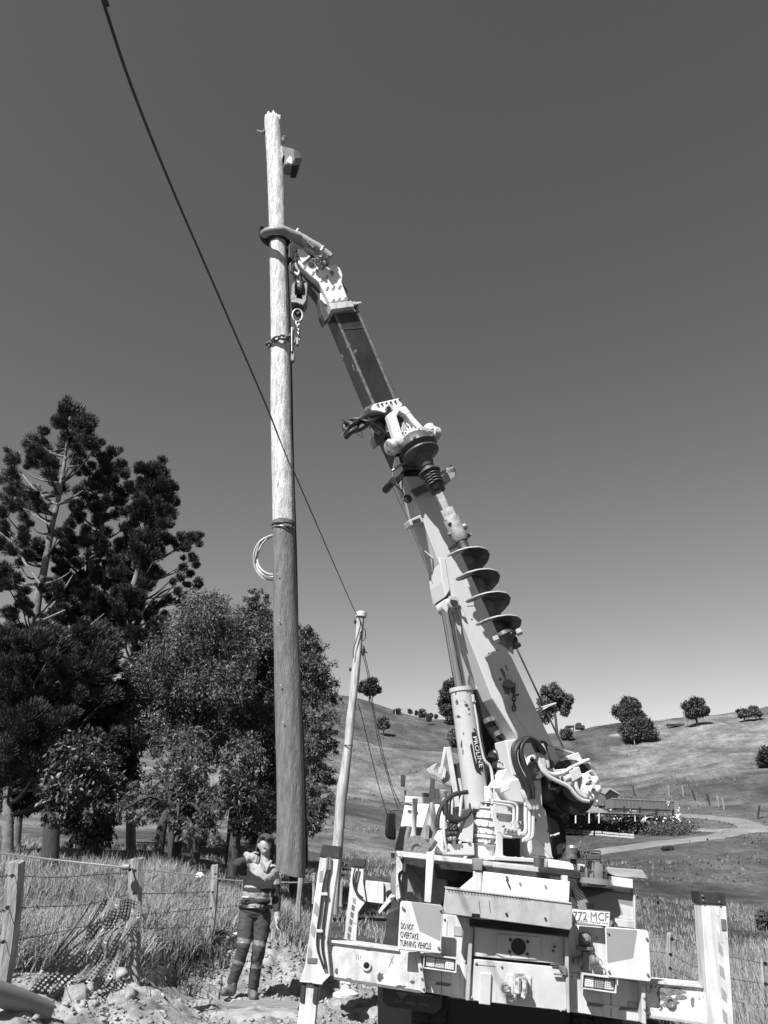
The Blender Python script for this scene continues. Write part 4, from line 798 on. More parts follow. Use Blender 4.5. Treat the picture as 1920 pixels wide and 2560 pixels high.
# boom tip
tipm = M('tip_white', .78, .35, .7, 3)
th2 = bp_('boom_tip', [ZC(490, 470), ZC(520, 525), ZC(590, 500), ZC(680, 480), ZC(780, 590), ZC(875, 552), ZC(925, 562), ZC(975, 605), ZC(1000, 680), ZC(990, 760), ZC(1062, 960), ZC(850, 1000), ZC(730, 770), ZC(640, 695), ZC(545, 610), ZC(492, 540)], -.02, .34, tipm, w=.012)
bp_('tip_plate', [ZC(840, 1005), ZC(1105, 972), ZC(1138, 1042), ZC(870, 1078)], -.06, .44, white, th2, w=.01)
bp_('tip_wedge', [ZC(480, 372), ZC(548, 385), ZC(632, 465), ZC(540, 540), ZC(508, 480)], -.05, .05, tipm, th2)
bp_('tip_bracket', [ZC(1105, 985), ZC(1222, 985), ZC(1222, 998), ZC(1150, 1022), ZC(1130, 1018)], -.02, .1, white, th2); bp_('bracket_brace', [ZC(1195, 1000), ZC(1160, 1058), ZC(1148, 1050), ZC(1180, 1000)], .0, .04, dark, th2)
lathe('sheave_hole', BF.hit(ZC(637, 555), -.022), -BF.Y, [(-.01, .085), (.004, .085), (.004, .07)], midg, th2, 24); lathe('sheave_bore', BF.hit(ZC(637, 557), -.03), -BF.Y, [(-.02, .07), (.003, .05), (.003, 0)], dark, th2, 24)
lathe('pin_hole', BF.hit(ZC(875, 655), -.022), -BF.Y, [(-.01, .04), (.004, .04), (.004, 0)], grease, th2, 14)
for x, y in ((560, 430), (565, 580), (660, 658), (718, 625), (775, 598), (762, 735), (820, 702), (880, 672), (822, 832), (893, 826), (965, 818), (890, 975), (958, 965), (1028, 955), (905, 1010)):
    bp_('tip_stripe', [ZC(x-6, y-18), ZC(x+20, y-22), ZC(x+5, y+20), ZC(x-20, y+22)], -.026, .005, decal, th2, w=0)
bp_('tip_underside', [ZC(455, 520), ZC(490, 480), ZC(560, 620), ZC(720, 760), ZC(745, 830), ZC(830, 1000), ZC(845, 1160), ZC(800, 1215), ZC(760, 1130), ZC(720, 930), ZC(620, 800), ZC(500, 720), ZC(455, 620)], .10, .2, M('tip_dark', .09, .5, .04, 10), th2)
bp_('underside_patch', [ZC(735, 820), ZC(780, 800), ZC(835, 985), ZC(800, 1020), ZC(745, 960)], .08, .03, wh2, th2)
tube('winch_rope', [BF.hit(ZC(980, 760), .1), BF.hit(ZC(1120, 980), .1), BF.hit(ZC(1180, 1110), .12)], .012, wire, TRK, 6); tube('winch_rope', [BF.hit(ZC(1180, 1110), .12), BF.hit(ZC(1475, 1751), .12), BF.hit(ZH(1160, 1170), .1), BF.hit(ZH(1370, 1590), .1), BF.hit(ZA(1170, 1245), .1), BF.hit(ZA(1460, 1866), .1), BF.hit(ZB(1190, 730), .1)], .014, wire, TRK, 6)
tube('hose_loop', [BF.hit(ZC(*p), .02) for p in ((500, 470), (460, 430), (450, 520), (470, 600), (495, 640), (480, 690))], .022, M('pale_hose', .4, .5, .3, 12), th2, 8, 5); tube('hose_loop', [BF.hit(ZC(*p), .02) for p in ((440, 520), (395, 560), (405, 640), (440, 670), (490, 720))], .02, hose, th2, 8, 5)
bm = bmesh.new()
for i in range(16): addlathe(bm, BF.hit(ZC(690+random.uniform(-20, 160), 470+random.uniform(0, 90)), -.1), Vector((random.uniform(-1, 1), -1, random.uniform(-1, 1))), [(0, .03), (.05, .035), (.09, .02)], 8)
fin('tip_hydraulic_fittings', bm, steel, th2)
# pole claw
pc = thing('pole_claw_dummy', (0, 0, 0), 'x', 'x'); bpy.data.objects.remove(pc)
cl = BF.hit(ZC(480, 230), -.05)
YC = 10.15
def pz(x, y, Y): return P(ZC(x, y), Y)
cm = M('claw_grey', .3, .5, .16, 6, chip=.06, csc=7, cth=.66)
claw = tube('pole_claw', [pz(150, 235, YC+.05), pz(85, 215, YC-.12), pz(110, 185, YC-.24), pz(180, 165, YC-.31), pz(260, 165, YC-.32), pz(340, 175, YC-.27), pz(450, 240, YC-.18), pz(560, 300, YC-.02)], [.04, .05, .06, .068, .072, .08, .09, .1], cm, TRK, 12, 5)
tube('claw_rear_jaw', [pz(75, 112, YC-.1), pz(60, 160, YC-.05), pz(72, 230, YC+.0), pz(110, 290, YC+.12), pz(190, 330, YC+.28), pz(330, 300, YC+.28), pz(430, 330, YC+.1)], [.04, .045, .05, .055, .055, .06, .08], dark, claw, 10, 5)
tube('claw_cylinder', [pz(470, 240, YC-.14), pz(700, 360, YC+.0), pz(850, 480, YC+.1)], .085, M('claw_cylinder_paint', .42, .45, .3, 5, chip=.05, csc=5, cth=.6), claw, 16)
tube('claw_rod', [pz(340, 150, YC-.2), pz(480, 200, YC-.16), pz(600, 262, YC-.05), pz(640, 290, YC)], .035, white, claw, 8); tube('claw_pipe', [pz(600, 250, YC-.08), pz(720, 345, YC), pz(800, 420, YC+.05)], .02, steel, claw, 8)
for q in ((480, 175), (495, 215), (770, 375), (760, 395)): lathe('claw_fitting', pz(q[0], q[1], YC-.12), Vector((.4, 0, 1)), [(-.02, .03), (.03, .035), (.06, .02)], steel, claw, 8)
bm = bmesh.new()
for q in ((600, 290), (620, 310), (640, 325), (655, 345)): addlathe(bm, pz(q[0], q[1]+15, YC-.12), Vector((.7, 0, -.5)), [(0, .04), (.03, .045), (.05, .03)], 8)
fin('claw_dirty_bolts', bm, grease, claw)
bp_('claw_mount', [ZC(380, 330), ZC(430, 280), ZC(610, 400), ZC(760, 470), ZC(850, 470), ZC(840, 560), ZC(700, 480), ZC(480, 380), ZC(440, 440), ZC(420, 500), ZC(380, 470)], .1, .2, dark, claw)
for i in range(9):
    pass
# ---- lift cylinder
cyb = BF.hit(ZB(478, 1235), -.05); cyt = BF.hit(ZB(340, 232), -.05); rt = BF.hit(ZA(480, 905), .1); cd = (cyt-cyb).normalized(); cL = (cyt-cyb).length
lc = lathe('lift_cylinder', cyb, cd, [(0, .10), (.0, .165), (.03, .172), (.06, .165), (.2, .165), (cL-.06, .158), (cL-.055, .172), (cL, .172), (cL+.005, .08)], cylp, TRK, 40)
tube('cylinder_rod', [cyt-cd*.1, rt], .088, chrome, lc, 24); lathe('rod_eye', rt-BF.Y*.09, BF.Y, [(0, .11), (.2, .11)], boomw, lc, 20)
# decal wrapped around the barrel
def wrap(uv):
    d = ray(uv); # intersect ray with cylinder
    w = CP-cyb; a = d-cd*d.dot(cd); b_ = w-cd*w.dot(cd); r = .1655; qa = a.dot(a); qb = 2*a.dot(b_); qc = b_.dot(b_)-r*r; D = qb*qb-4*qa*qc
    t = (-qb-math.sqrt(max(D, 0)))/(2*qa); return CP+d*t
def wrapplate(name, uvs, mat, parent, lift=.003):
    n = len(uvs); c = (sum(u[0] for u in uvs)/n, sum(u[1] for u in uvs)/n); bm = bmesh.new(); F_ = []
    poly = []
    for i in range(n):
        for j in range(4): f = j/4; poly.append((uvs[i][0]*(1-f)+uvs[(i+1) % n][0]*f, uvs[i][1]*(1-f)+uvs[(i+1) % n][1]*f))
    def pt(q, l):
        p = wrap(q); o = (p-cyb); o = (o-cd*o.dot(cd)).normalized(); return p+o*l
    rings = [[bm.verts.new(pt((c[0]+(q[0]-c[0])*s, c[1]+(q[1]-c[1])*s), lift)) for q in poly] for s in (1, .66, .33)]; cv = bm.verts.new(pt(c, lift)); m = len(poly)
    for a, b_ in zip(rings[:-1], rings[1:]):
        for i in range(m): bm.faces.new((a[i], a[(i+1) % m], b_[(i+1) % m], b_[i]))
    for i in range(m): bm.faces.new((rings[-1][i], rings[-1][(i+1) % m], cv))
    base = [bm.verts.new(pt(q, -.001)) for q in poly]
    for i in range(m): bm.faces.new((rings[0][i], base[i], base[(i+1) % m], rings[0][(i+1) % m]))
    bmesh.ops.recalc_face_normals(bm, faces=bm.faces); return fin(name, bm, mat, parent)
def walong(x, y, off):  # decal coordinates: along from top of the word, across
    return ZB(x, y)
dk = wrapplate('decal_badge', [ZB(428, 606), ZB(440, 596), ZB(462, 598), ZB(480, 640), ZB(523, 890), ZB(522, 918), ZB(508, 922), ZB(490, 915), ZB(478, 880), ZB(430, 640)], ink, lc)
for q in ([(418, 700), (428, 690), (432, 700), (424, 712), (470, 910), (510, 950), (514, 958), (470, 930), (455, 900), (415, 720)], [(440, 570), (450, 565), (470, 590), (462, 592)]): wrapplate('decal_outline', [ZB(*p) for p in q], ink, lc, .002)
def textwrap(s, tl, tr, bl, mat, parent):
    cu = bpy.data.curves.new('t', 'FONT'); cu.body = s; cu.offset = .0; cu.resolution_u = 3
    o = link(bpy.data.objects.new('tmp', cu)); bpy.context.view_layer.update(); me = bpy.data.meshes.new_from_object(o.evaluated_get(bpy.context.evaluated_depsgraph_get())); bpy.data.objects.remove(o)
    bm = bmesh.new(); bm.from_mesh(me); bmesh.ops.triangulate(bm, faces=bm.faces); xs_ = [v.co.x for v in bm.verts]; ys_ = [v.co.y for v in bm.verts]; x0, x1, y0, y1 = min(xs_), max(xs_), min(ys_), max(ys_)
    for v in bm.verts:
        a = (v.co.x-x0)/(x1-x0); b_ = (v.co.y-y0)/(y1-y0); uv = (bl[0]+(tr[0]-tl[0])*a+(tl[0]-bl[0])*b_, bl[1]+(tr[1]-tl[1])*a+(tl[1]-bl[1])*b_)
        p = wrap(uv); o_ = p-cyb; o_ = (o_-cd*o_.dot(cd)).normalized(); v.co = p+o_*.011
    return fin('decal_lettering', bm, mat, parent)
textwrap('PROLINE', ZB(466, 634), ZB(521, 888), ZB(434, 640), winl, dk)
tube('cylinder_pipe', [BF.hit(ZB(*p), -.16) for p in ((438, 310), (470, 500), (492, 660), (530, 820), (580, 880), (598, 960), (602, 1060))], .020, boomw, lc, 8, 4)
lathe('pipe_fitting', BF.hit(ZB(438, 318), -.17), cd, [(-.05, .03), (.05, .03)], cream, lc, 8)
bp_('valve_block', [ZB(585, 1075), ZB(612, 1060), ZB(640, 1100), ZB(638, 1150), ZB(615, 1160), ZB(583, 1130)], -.2, .12, boomw); lathe('valve_knob', BF.hit(ZB(578, 1055), -.2), -BF.Y, [(0, .03), (.05, .02)], boomw, lc, 8)
# ---- turret
tur = bp_('turret', [ZB(640, 1160), ZB(620, 1050), ZB(718, 898), ZB(815, 985), ZB(870, 975), ZB(1000, 935), ZB(1008, 1050), ZB(1018, 1212), ZB(1045, 1245), ZB(1105, 1650), ZB(905, 1650), ZB(905, 1475), ZB(690, 1475), ZB(692, 1610), ZB(715, 1655), ZB(640, 1650), ZB(628, 1420), ZB(590, 1250)], -.30, .25, boomw, w=.012)
bp_('turret_rear_plate', [ZB(600, 1200), ZB(1045, 1245), ZB(1105, 1650), ZB(620, 1640)], .35, .05, dark, tur)
bp_('turret_hood', [ZB(640, 1050), ZB(770, 985), ZB(838, 982), ZB(865, 1040), ZB(870, 1192), ZB(745, 1178)], -.42, .14, boomw, tur, w=.02)
bp_('hood_panel', [ZB(872, 1050), ZB(1008, 1055), ZB(1018, 1215), ZB(760, 1178), ZB(860, 1150)], -.36, .04, boomw, tur)
bp_('hood_label', [ZB(682, 1045), ZB(752, 1022), ZB(740, 1072), ZB(672, 1098)], -.424, .005, M('paper_label', .72, .5, .6, 40, lo=.45, hi=.55), tur, w=0)
ear = bp_('pivot_ear', [ZB(885, 905), ZB(895, 830), ZB(915, 795), ZB(940, 783), ZB(965, 790), ZB(1060, 830), ZB(1120, 900), ZB(1130, 935), ZB(1090, 960), ZB(1000, 960), ZB(1010, 1060), ZB(900, 1040)], -.40, .08, boomw, w=.01)
lathe('ear_hole', BF.hit(ZB(928, 824), -.402), -BF.Y, [(-.01, .032), (.004, .032), (.004, 0)], dark, ear, 16); lathe('ear_hole', BF.hit(ZB(1082, 862), -.402), -BF.Y, [(-.01, .06), (.004, .06), (.004, 0)], black, ear, 20)
lathe('pivot_pin', BF.hit(ZB(953, 925), -.40), -BF.Y, [(-.05, .12), (.02, .12), (.025, .10), (.06, .10), (.065, .07), (.065, 0)], grease, ear, 24)
lathe('pin_face', BF.hit(ZB(955, 922), -.465), -BF.Y, [(-.01, .05), (.006, .05), (.01, .03), (.01, 0)], steel, ear, 5)
lathe('boom_port', BF.hit(ZB(1020, 716), -.02), -BF.Y, [(-.01, .075), (.02, .075), (.03, .05)], black, outer, 20)
bp_('turret_flank', [ZB(320, 1500), ZB(400, 1270), ZB(430, 1250), ZB(448, 1330), ZB(440, 1520)], -.28, .1, boomw, tur); bp_('turret_foot', [ZB(236, 1525), ZB(450, 1520), ZB(455, 1620), ZB(234, 1618)], -.30, .8, boomw, tur)
bp_('turret_base_rim', [ZB(620, 1625), ZB(1120, 1655), ZB(1125, 1690), ZB(610, 1660)], -.5, .9, boomw, tur)
bp_('gusset_rib', [ZB(955, 1482), ZB(964, 1478), ZB(1106, 1640), ZB(1098, 1646)], -.31, .02, boomw, tur, w=0)
bolts('foot_bolt', [ZB(280, 1512), ZB(330, 1514), ZB(400, 1500), ZB(700, 1640), ZB(790, 1645), ZB(850, 1648)], BF, -.31, .025, boomw, tur)
# slewing motor stack
sbp = TF.hit(Cc(716, 822), 2.45); st_ = TF.Z
sm = lathe('slew_motor', sbp, st_, [(t_*.70, r_*.70) for t_, r_ in ((0, .20), (.05, .22), (.22, .235), (.25, .27), (.27, .27), (.28, .235), (.36, .235), (.365, .28), (.42, .28), (.425, .235), (.55, .23), (.555, .25), (.60, .25), (.61, .23), (.70, .225), (.705, .245), (.74, .245), (.75, .21), (.86, .20), (.87, .22), (.90, .22), (.92, .15), (1.0, .14), (1.01, .15), (1.26, .14), (1.28, .12))], M('motor_cream', .58, .5, .35, 8, lo=.28, hi=.42, chip=.08, csc=6, cth=.65), TRK, 36)
bm = bmesh.new()
for zt_, rr3 in ((.30, .25), (.45, .25), (.62, .24), (.76, .23), (.93, .19)):
    for i in range(12):
        a = i/12*6.283+zt_; addlathe(bm, sbp+st_*(zt_*.7-.014)+(TF.X*math.cos(a)+TF.Y*math.sin(a))*rr3*.7, st_, [(-.02, .018), (.03, .018), (.035, .01)], 6)
fin('motor_bolts', bm, cream, sm, kind='stuff'); 
bm = bmesh.new()
for zt_ in (.27, .425, .55, .70, .87, .97):
    q_ = (.2832 if zt_ < .5 else .252 if zt_ < .8 else .223)*.7; addlathe(bm, sbp+st_*(zt_*.7-.004), st_, [(0, .1), (0, q_), (.008, q_), (.008, .1)], 36)
fin('motor_joint_lines', bm, dark, sm)
lathe('motor_port', sbp+st_*.62+TF.X*.13-TF.Y*.07, TF.X, [(0, .05), (.06, .05), (.07, .03)], cream, sm, 10); lathe('motor_port', sbp+st_*.2-TF.Y*.17, -TF.Y, [(0, .035), (.04, .03)], cream, sm, 8)
# small block and pipes on the turret face
vb = bp_('pipe_block', [ZB(706, 1392), ZB(840, 1402), ZB(842, 1450), ZB(712, 1442)], -.45, .14, cream); bolts('block_bolt', [ZB(730, 1415), ZB(760, 1418), ZB(790, 1422), ZB(690, 1378)], BF, -.455, .02, grease, vb)
for i, q in enumerate([[(596, 1165), (740, 1182), (790, 1195), (808, 1230), (805, 1310), (800, 1395)], [(596, 1185), (730, 1206), (768, 1220), (778, 1250), (776, 1320), (774, 1395)]]):
    tube('steel_pipe', [BF.hit(ZB(*p), -.40) for p in q], .018, boomw, TRK, 8, 5)
for x in (774, 800): lathe('pipe_nut', BF.hit(ZB(x, 1365), -.40), -BF.Z, [(-.04, .028), (.04, .028)], cream, vb, 6)
for i, q in enumerate([[(878, 1190), (876, 1300), (878, 1400), (860, 1440), (820, 1440)], [(906, 1192), (905, 1400), (898, 1460), (860, 1490)], [(936, 1196), (934, 1420), (920, 1470), (880, 1492), (850, 1492)]]):
    tube('steel_pipe', [BF.hit(ZB(*p), -.46) for p in q], .026, boomw, TRK, 8, 5)
tube('steel_pipe', [BF.hit(ZB(*p), -.44) for p in ((640, 1420), (670, 1430), (700, 1460), (760, 1470))], .016, boomw, TRK, 8, 5)
bar('hose_clamp', BF.hit(ZB(866, 1190), -.48), BF.hit(ZB(948, 1200), -.48), .04, .06, boomw, TRK)
for i, q in enumerate([[(882, 1150), (880, 1080), (840, 1000), (790, 880), (770, 770), (785, 700), (840, 655), (910, 650), (970, 690), (1000, 750)],
                       [(908, 1150), (905, 1090), (870, 1000), (810, 880), (790, 780), (810, 710), (860, 665), (930, 665), (980, 705), (1015, 765)],
                       [(922, 1150), (925, 1060), (890, 950), (850, 870), (832, 780), (850, 690), (890, 670), (930, 680), (955, 730), (985, 780)],
                       [(938, 1150), (935, 1060), (900, 950), (862, 850), (840, 760), (850, 700), (900, 650), (960, 672), (1010, 730), (1035, 775)]]):
    tube('hydraulic_hose', [BF.hit(ZB(*p), -.50-.05*(i % 2)-.10*math.sin(math.pi*j/9)) for j, p in enumerate(q)], .030, hose, TRK, 10, 6)
for x in (880, 908, 936): lathe('hose_end', BF.hit(ZB(x, 1150), -.5), -BF.Z, [(-.12, .034), (-.08, .04), (.0, .04), (.01, .034), (.08, .038), (.14, .03)], cream, TRK, 10)
for x, y in ((975, 775), (1000, 760), (1028, 768)): lathe('hose_end', BF.hit(ZB(x, y), -.5), (BF.hit(ZB(x+22, y+80), -.5)-BF.hit(ZB(x, y), -.5)), [(-.12, .03), (-.05, .04), (.08, .038), (.14, .042), (.2, .03)], cream, TRK, 10)
bar('hose_clamp', BF.hit(ZB(975, 855), -.5), BF.hit(ZB(1055, 818), -.5), .04, .06, boomw, TRK)
for q in ([(1010, 870), (1030, 900), (1060, 935), (1120, 950), (1190, 935), (1260, 890)], [(1000, 870), (1020, 920), (1060, 960), (1130, 1000), (1230, 1050), (1290, 1120), (1340, 1160), (1400, 1172)], [(1290, 1010), (1300, 1060), (1330, 1110), (1370, 1135), (1395, 1125)]):
    tube('steel_pipe', [BF.hit(ZB(*p), -.52) for p in q], .028, boomw, TRK, 8, 5)
for q in ([(1030, 870), (1060, 930), (1100, 985), (1150, 1010), (1210, 1040), (1260, 1100)], [(1010, 900), (1040, 960), (1070, 1030), (1080, 1070), (1130, 1070), (1200, 1050)], [(1100, 1300), (1160, 1430), (1160, 1445), (950, 1440)][:0]):
    if q: tube('hydraulic_hose', [BF.hit(ZB(*p), -.47) for p in q], .016, hose, TRK, 8, 5)
# winch at the foot of the boom
wc = BF.hit(ZB(1275, 1050), -.12); wn = lathe('winch_drum', wc, BF.Y, [(0, .05), (0, .37), (.03, .38), (.05, .37), (.05, .22), (.5, .22), (.5, .37), (.52, .38), (.55, .37), (.55, .1)], M('winch_black', .018, .35, .01, 6), TRK, 48)
lathe('winch_rope_layer', wc+BF.Y*.06, BF.Y, [(0, .2), (0, .3), (.4, .3), (.4, .2)], wire, wn, 32); lathe('winch_hub', wc, -BF.Y, [(0, .2), (.04, .2), (.05, .14), (.1, .12)], grease, wn, 24)
bp_('winch_frame', [ZB(1120, 910), ZB(1210, 900), ZB(1345, 1000), ZB(1260, 1060), ZB(1180, 1000), ZB(1060, 1000)], -.30, .05, boomw, wn)
wf = bp_('winch_housing', [ZB(1158, 822), ZB(1318, 765), ZB(1350, 830), ZB(1240, 890), ZB(1215, 890)], -.12, .5, boomw); bp_('winch_lid', [ZB(1235, 890), ZB(1405, 812), ZB(1418, 830), ZB(1250, 905)], -.20, .5, boomw, wf)
bp_('winch_side', [ZB(1335, 870), ZB(1420, 845), ZB(1415, 925), ZB(1370, 960), ZB(1330, 930)], -.10, .4, M('bracket_grey'), wf)
bp_('winch_web', [ZB(1055, 700), ZB(1100, 735), ZB(1285, 770), ZB(1280, 778), ZB(1155, 820), ZB(1130, 780)], .02, .04, M('bracket_grey'), outer); bp_('web_edge', [ZB(1055, 697), ZB(1285, 768), ZB(1283, 778), ZB(1055, 706)], -.02, .1, boomw, outer)
bp_('heel_gusset', [ZB(1055, 720), ZB(1060, 705), ZB(1230, 890), ZB(1120, 900)], -.06, .05, M('gusset_paint', .5, .5, .44), outer)
wbk = bp_('winch_block', [ZB(1240, 925), ZB(1322, 882), ZB(1350, 965), ZB(1270, 1008)], -.55, .16, boomw); lathe('block_cap', BF.hit(ZB(1225, 975), -.5), BF.X, [(-.08, .05), (0, .05), (.05, .04)], boomw, wbk, 14)
wm = M('winch_motor_white', .66, .5, .4, 12, lo=.3, hi=.5, bump=.2)
mo = lathe('winch_motor', BF.hit(ZB(1425, 1040), -.5), -BF.Y*.8+BF.X*.5, [(-.25, .14), (-.05, .15), (-.04, .17), (0, .17), (.01, .12), (.06, .11), (.07, 0)], wm, TRK, 20)
for q in ((1385, 1000), (1450, 1000), (1470, 1070), (1400, 1090), (1430, 1130), (1380, 975)): lathe('motor_lobe', BF.hit(ZB(*q), -.55), -BF.Y, [(-.1, .06), (.02, .06), (.04, .04), (.05, .0)], wm, mo, 12)
for q in ((1385, 1030), (1412, 1028), (1440, 1075), (1415, 1008)): lathe('motor_bolt', BF.hit(ZB(*q), -.66), -BF.Y, [(-.02, .014), (.02, .014)], dark, mo, 8)
bp_('motor_mount', [ZB(1350, 1080), ZB(1400, 1040), ZB(1380, 1110), ZB(1330, 1130)], -.45, .1, boomw, mo)
tube('winch_guard_rail', [BF.hit(ZB(*p), -.5) for p in ((1355, 955), (1415, 922), (1440, 930), (1478, 990), (1475, 1015))], .014, boomw, TRK, 8, 4)
sbk = bp_('rope_guide', [ZB(968, 398), ZB(1130, 350), ZB(1138, 362), ZB(1075, 388), ZB(985, 440), ZB(980, 425), ZB(1040, 390), ZB(975, 408)], .05, .1, boomw, outer)
# right side of turret: dark round, cluster between cylinder and boom
bp_('seat_console', [ZB(425, 120), ZB(452, 105), ZB(490, 160), ZB(525, 235), ZB(480, 260), ZB(440, 250), ZB(415, 175)], .32, .1, M('chipped_white'))
for q, r in (([(450, 250), (520, 400), (600, 560), (700, 650)], .05), ([(500, 290), (580, 400), (640, 520), (700, 650)], .035), ([(490, 400), (540, 500), (600, 600), (650, 680)], .045), ([(520, 300), (600, 480), (660, 600)], .02)):
    tube('hydraulic_strut', [BF.hit(ZB(*p), .35) for p in q], r, hose if r != .035 else grease, TRK, 10)
for q in ((560, 500), (600, 490), (640, 610)): lathe('strut_band', BF.hit(ZB(*q), .33), Vector((.45, 0, -.9)), [(-.03, .07), (.03, .07)], steel, TRK, 12)
bp_('dark_seat_back', [ZB(500, 330), ZB(560, 560), ZB(700, 650), ZB(740, 830), ZB(740, 900), ZB(640, 1010), ZB(560, 1040), ZB(520, 700)], .75, .2, M('seat_black', .02, .6, .012, 6))
bp_('console_body', [ZB(330, 850), ZB(380, 850), ZB(430, 1230), ZB(400, 1300), ZB(330, 1100)], .6, .3, dark)
# levers, hoses left of the cylinder
for q, r, m in (([(395, 1095), (300, 1110), (230, 1150), (180, 1210), (150, 1300), (145, 1400)], .03, hose), ([(415, 1250), (370, 1300), (300, 1325), (240, 1310), (210, 1260), (210, 1180)], .04, hose), ([(240, 1140), (232, 1240), (228, 1340)], .014, boomw), ([(268, 1150), (262, 1280)], .014, boomw), ([(205, 1200), (200, 1440), (215, 1540), (235, 1570)], .016, cream), ([(325, 980), (345, 1090), (340, 1190), (320, 1380)], .02, cream), ([(300, 1230), (280, 1340), (240, 1390)], .016, hose), ([(310, 1230), (300, 1350), (250, 1410)], .016, hose), ([(215, 1150), (210, 1300), (240, 1370)], .012, dark), ([(250, 1110), (255, 1400)], .012, dark)):
    tube('control_hose', [BF.hit(ZB(*p), -.3) for p in q], r, m, TRK, 8, 5)
vbk = bp_('control_valves', [ZB(215, 1420), ZB(290, 1410), ZB(295, 1520), ZB(225, 1530)], -.25, .25, grease)
for i in range(5): lathe('valve_lever', BF.hit(ZB(230+i*14, 1440+(i % 2)*40), -.3), -BF.Y, [(0, .03), (.06, .025), (.07, .012)], steel if i % 2 else dark, vbk, 8)
bp_('valve_tank', [ZB(300, 1395), ZB(360, 1385), ZB(365, 1500), ZB(310, 1505)], -.1, .2, cream)
bp_('hose_tray', [ZB(300, 1215), ZB(330, 1215), ZB(345, 1290), ZB(300, 1300)], -.2, .15, grease)
bp_('cylinder_foot', [ZB(430, 1225), ZB(520, 1230), ZB(510, 1300), ZB(470, 1330), ZB(450, 1300)], -.15, .35, grease)

def links(name, pts, parent, r, ln, mat):
    pts = [Vector(p) for p in smoothpath(pts, 12)]; acc = [0]
    for a, b_ in zip(pts[:-1], pts[1:]): acc.append(acc[-1]+(b_-a).length)
    n = max(2, int(acc[-1]/(ln*.78)))
    for i in range(n):
        s = (i+.5)/n*acc[-1]; k = max(j for j in range(len(acc)) if acc[j] <= s); k = min(k, len(pts)-2); d = (pts[k+1]-pts[k]).normalized(); c = pts[k]+d*(s-acc[k]); sd, up_ = basis(d)
        if i % 2: sd = up_
        sd = (sd+up_*.3).normalized() if i % 2 == 0 else sd
        bm = bmesh.new(); addtube(bm, [c+d*math.cos(t)*ln/2+sd*math.sin(t)*ln*.3 for t in np.linspace(0, 6.28, 11)], r, 6); fin(name, bm, mat, parent, smooth='all')
# stained stow hook and chain on the lower boom, chips and seams
def bpatch(name, c, cx, cy, rx, ry, k, parent, mat, rot=0, n=16):
    pts = []
    for i in range(n):
        f = rd_.uniform(.55, 1.15); a = rx*math.cos(i/n*6.283)*f; b_ = ry*math.sin(i/n*6.283)*f; pts.append(c(cx+a*math.cos(rot)-b_*math.sin(rot), cy+a*math.sin(rot)+b_*math.cos(rot)))
    bm = bmesh.new(); prism(bm, [BF.hit(u, k) for u in pts], BF.Y*.002); bmesh.ops.recalc_face_normals(bm, faces=bm.faces); return fin(name, bm, mat, parent)
stain = M('oil_stain', .06, .5, .13, 9, bump=.1)
for x, y, rx, ry in ((745, 215, 55, 50), (720, 250, 30, 60), (690, 110, 14, 60), (720, 70, 7, 34), (770, 260, 20, 30), (668, 160, 20, 12)): bpatch('oil_stain', ZB, x, y, rx, ry, -.003-.001*rx/60, outer, stain, -.45)
hk = bp_('stow_hook', [ZB(718, 165), ZB(745, 155), ZB(792, 205), ZB(782, 228), ZB(740, 222), ZB(712, 205)], -.09, .09, grease, outer)
links('chain_link', [BF.hit(ZB(774, 225), -.06), BF.hit(ZB(778, 320), -.06), BF.hit(ZB(780, 420), -.05)], TRK, .012, .08, dark)
tube('stow_pin', [BF.hit(ZB(778, 298), -.06), BF.hit(ZB(818, 286), -.06)], .014, dark, hk, 6)
for x, y, rx, ry in ((305, 345, 12, 24), (385, 372, 18, 12), (405, 402, 11, 9), (408, 448, 9, 4), (318, 468, 20, 12), (360, 610, 6, 14), (345, 700, 8, 40), (355, 760, 6, 30), (295, 270, 6, 14), (388, 250, 5, 16), (555, 1045, 4, 5)):
    wrapplate('paint_chip', [ZB(x+rx*math.cos(i*.785)*rd_.uniform(.6, 1.1), y+ry*math.sin(i*.785)*rd_.uniform(.6, 1.1)) for i in range(8)], rust, lc, .002)
for p, q in ((ZA(690, 890), ZA(830, 878)), (ZB(700, 330), ZB(900, 620)), (ZH(900, 1230), ZH(1110, 1160))): bar('weld_line', BF.hit(p, -.004), BF.hit(q, -.004), .008, .004, cream, outer, side=BF.X, b=0)
for q in ((ZA(745, 1028)), (ZA(920, 1380)), (ZA(1010, 1350))): bpatch('bolt_hole', lambda x, y: (x, y), q[0], q[1], 2.2, 2.2, -.004, outer, dark, n=8)
for x, y, rx, ry in ((640, 1300, 5, 12), (690, 1380, 12, 8), (960, 1330, 8, 20), (1060, 1420, 6, 18)): bpatch('paint_chip', ZB, x, y, rx, ry, -.303, tur, rust)
for i in range(5): tube('small_hose', [BF.hit(ZB(215+i*22, 1180+i*14), -.2-.03*i), BF.hit(ZB(222+i*20, 1300), -.28), BF.hit(ZB(236+i*18, 1400), -.3+.02*i), BF.hit(ZB(250+i*12, 1450), -.25)], .011, hose if i % 2 else dark, TRK, 6, 5)
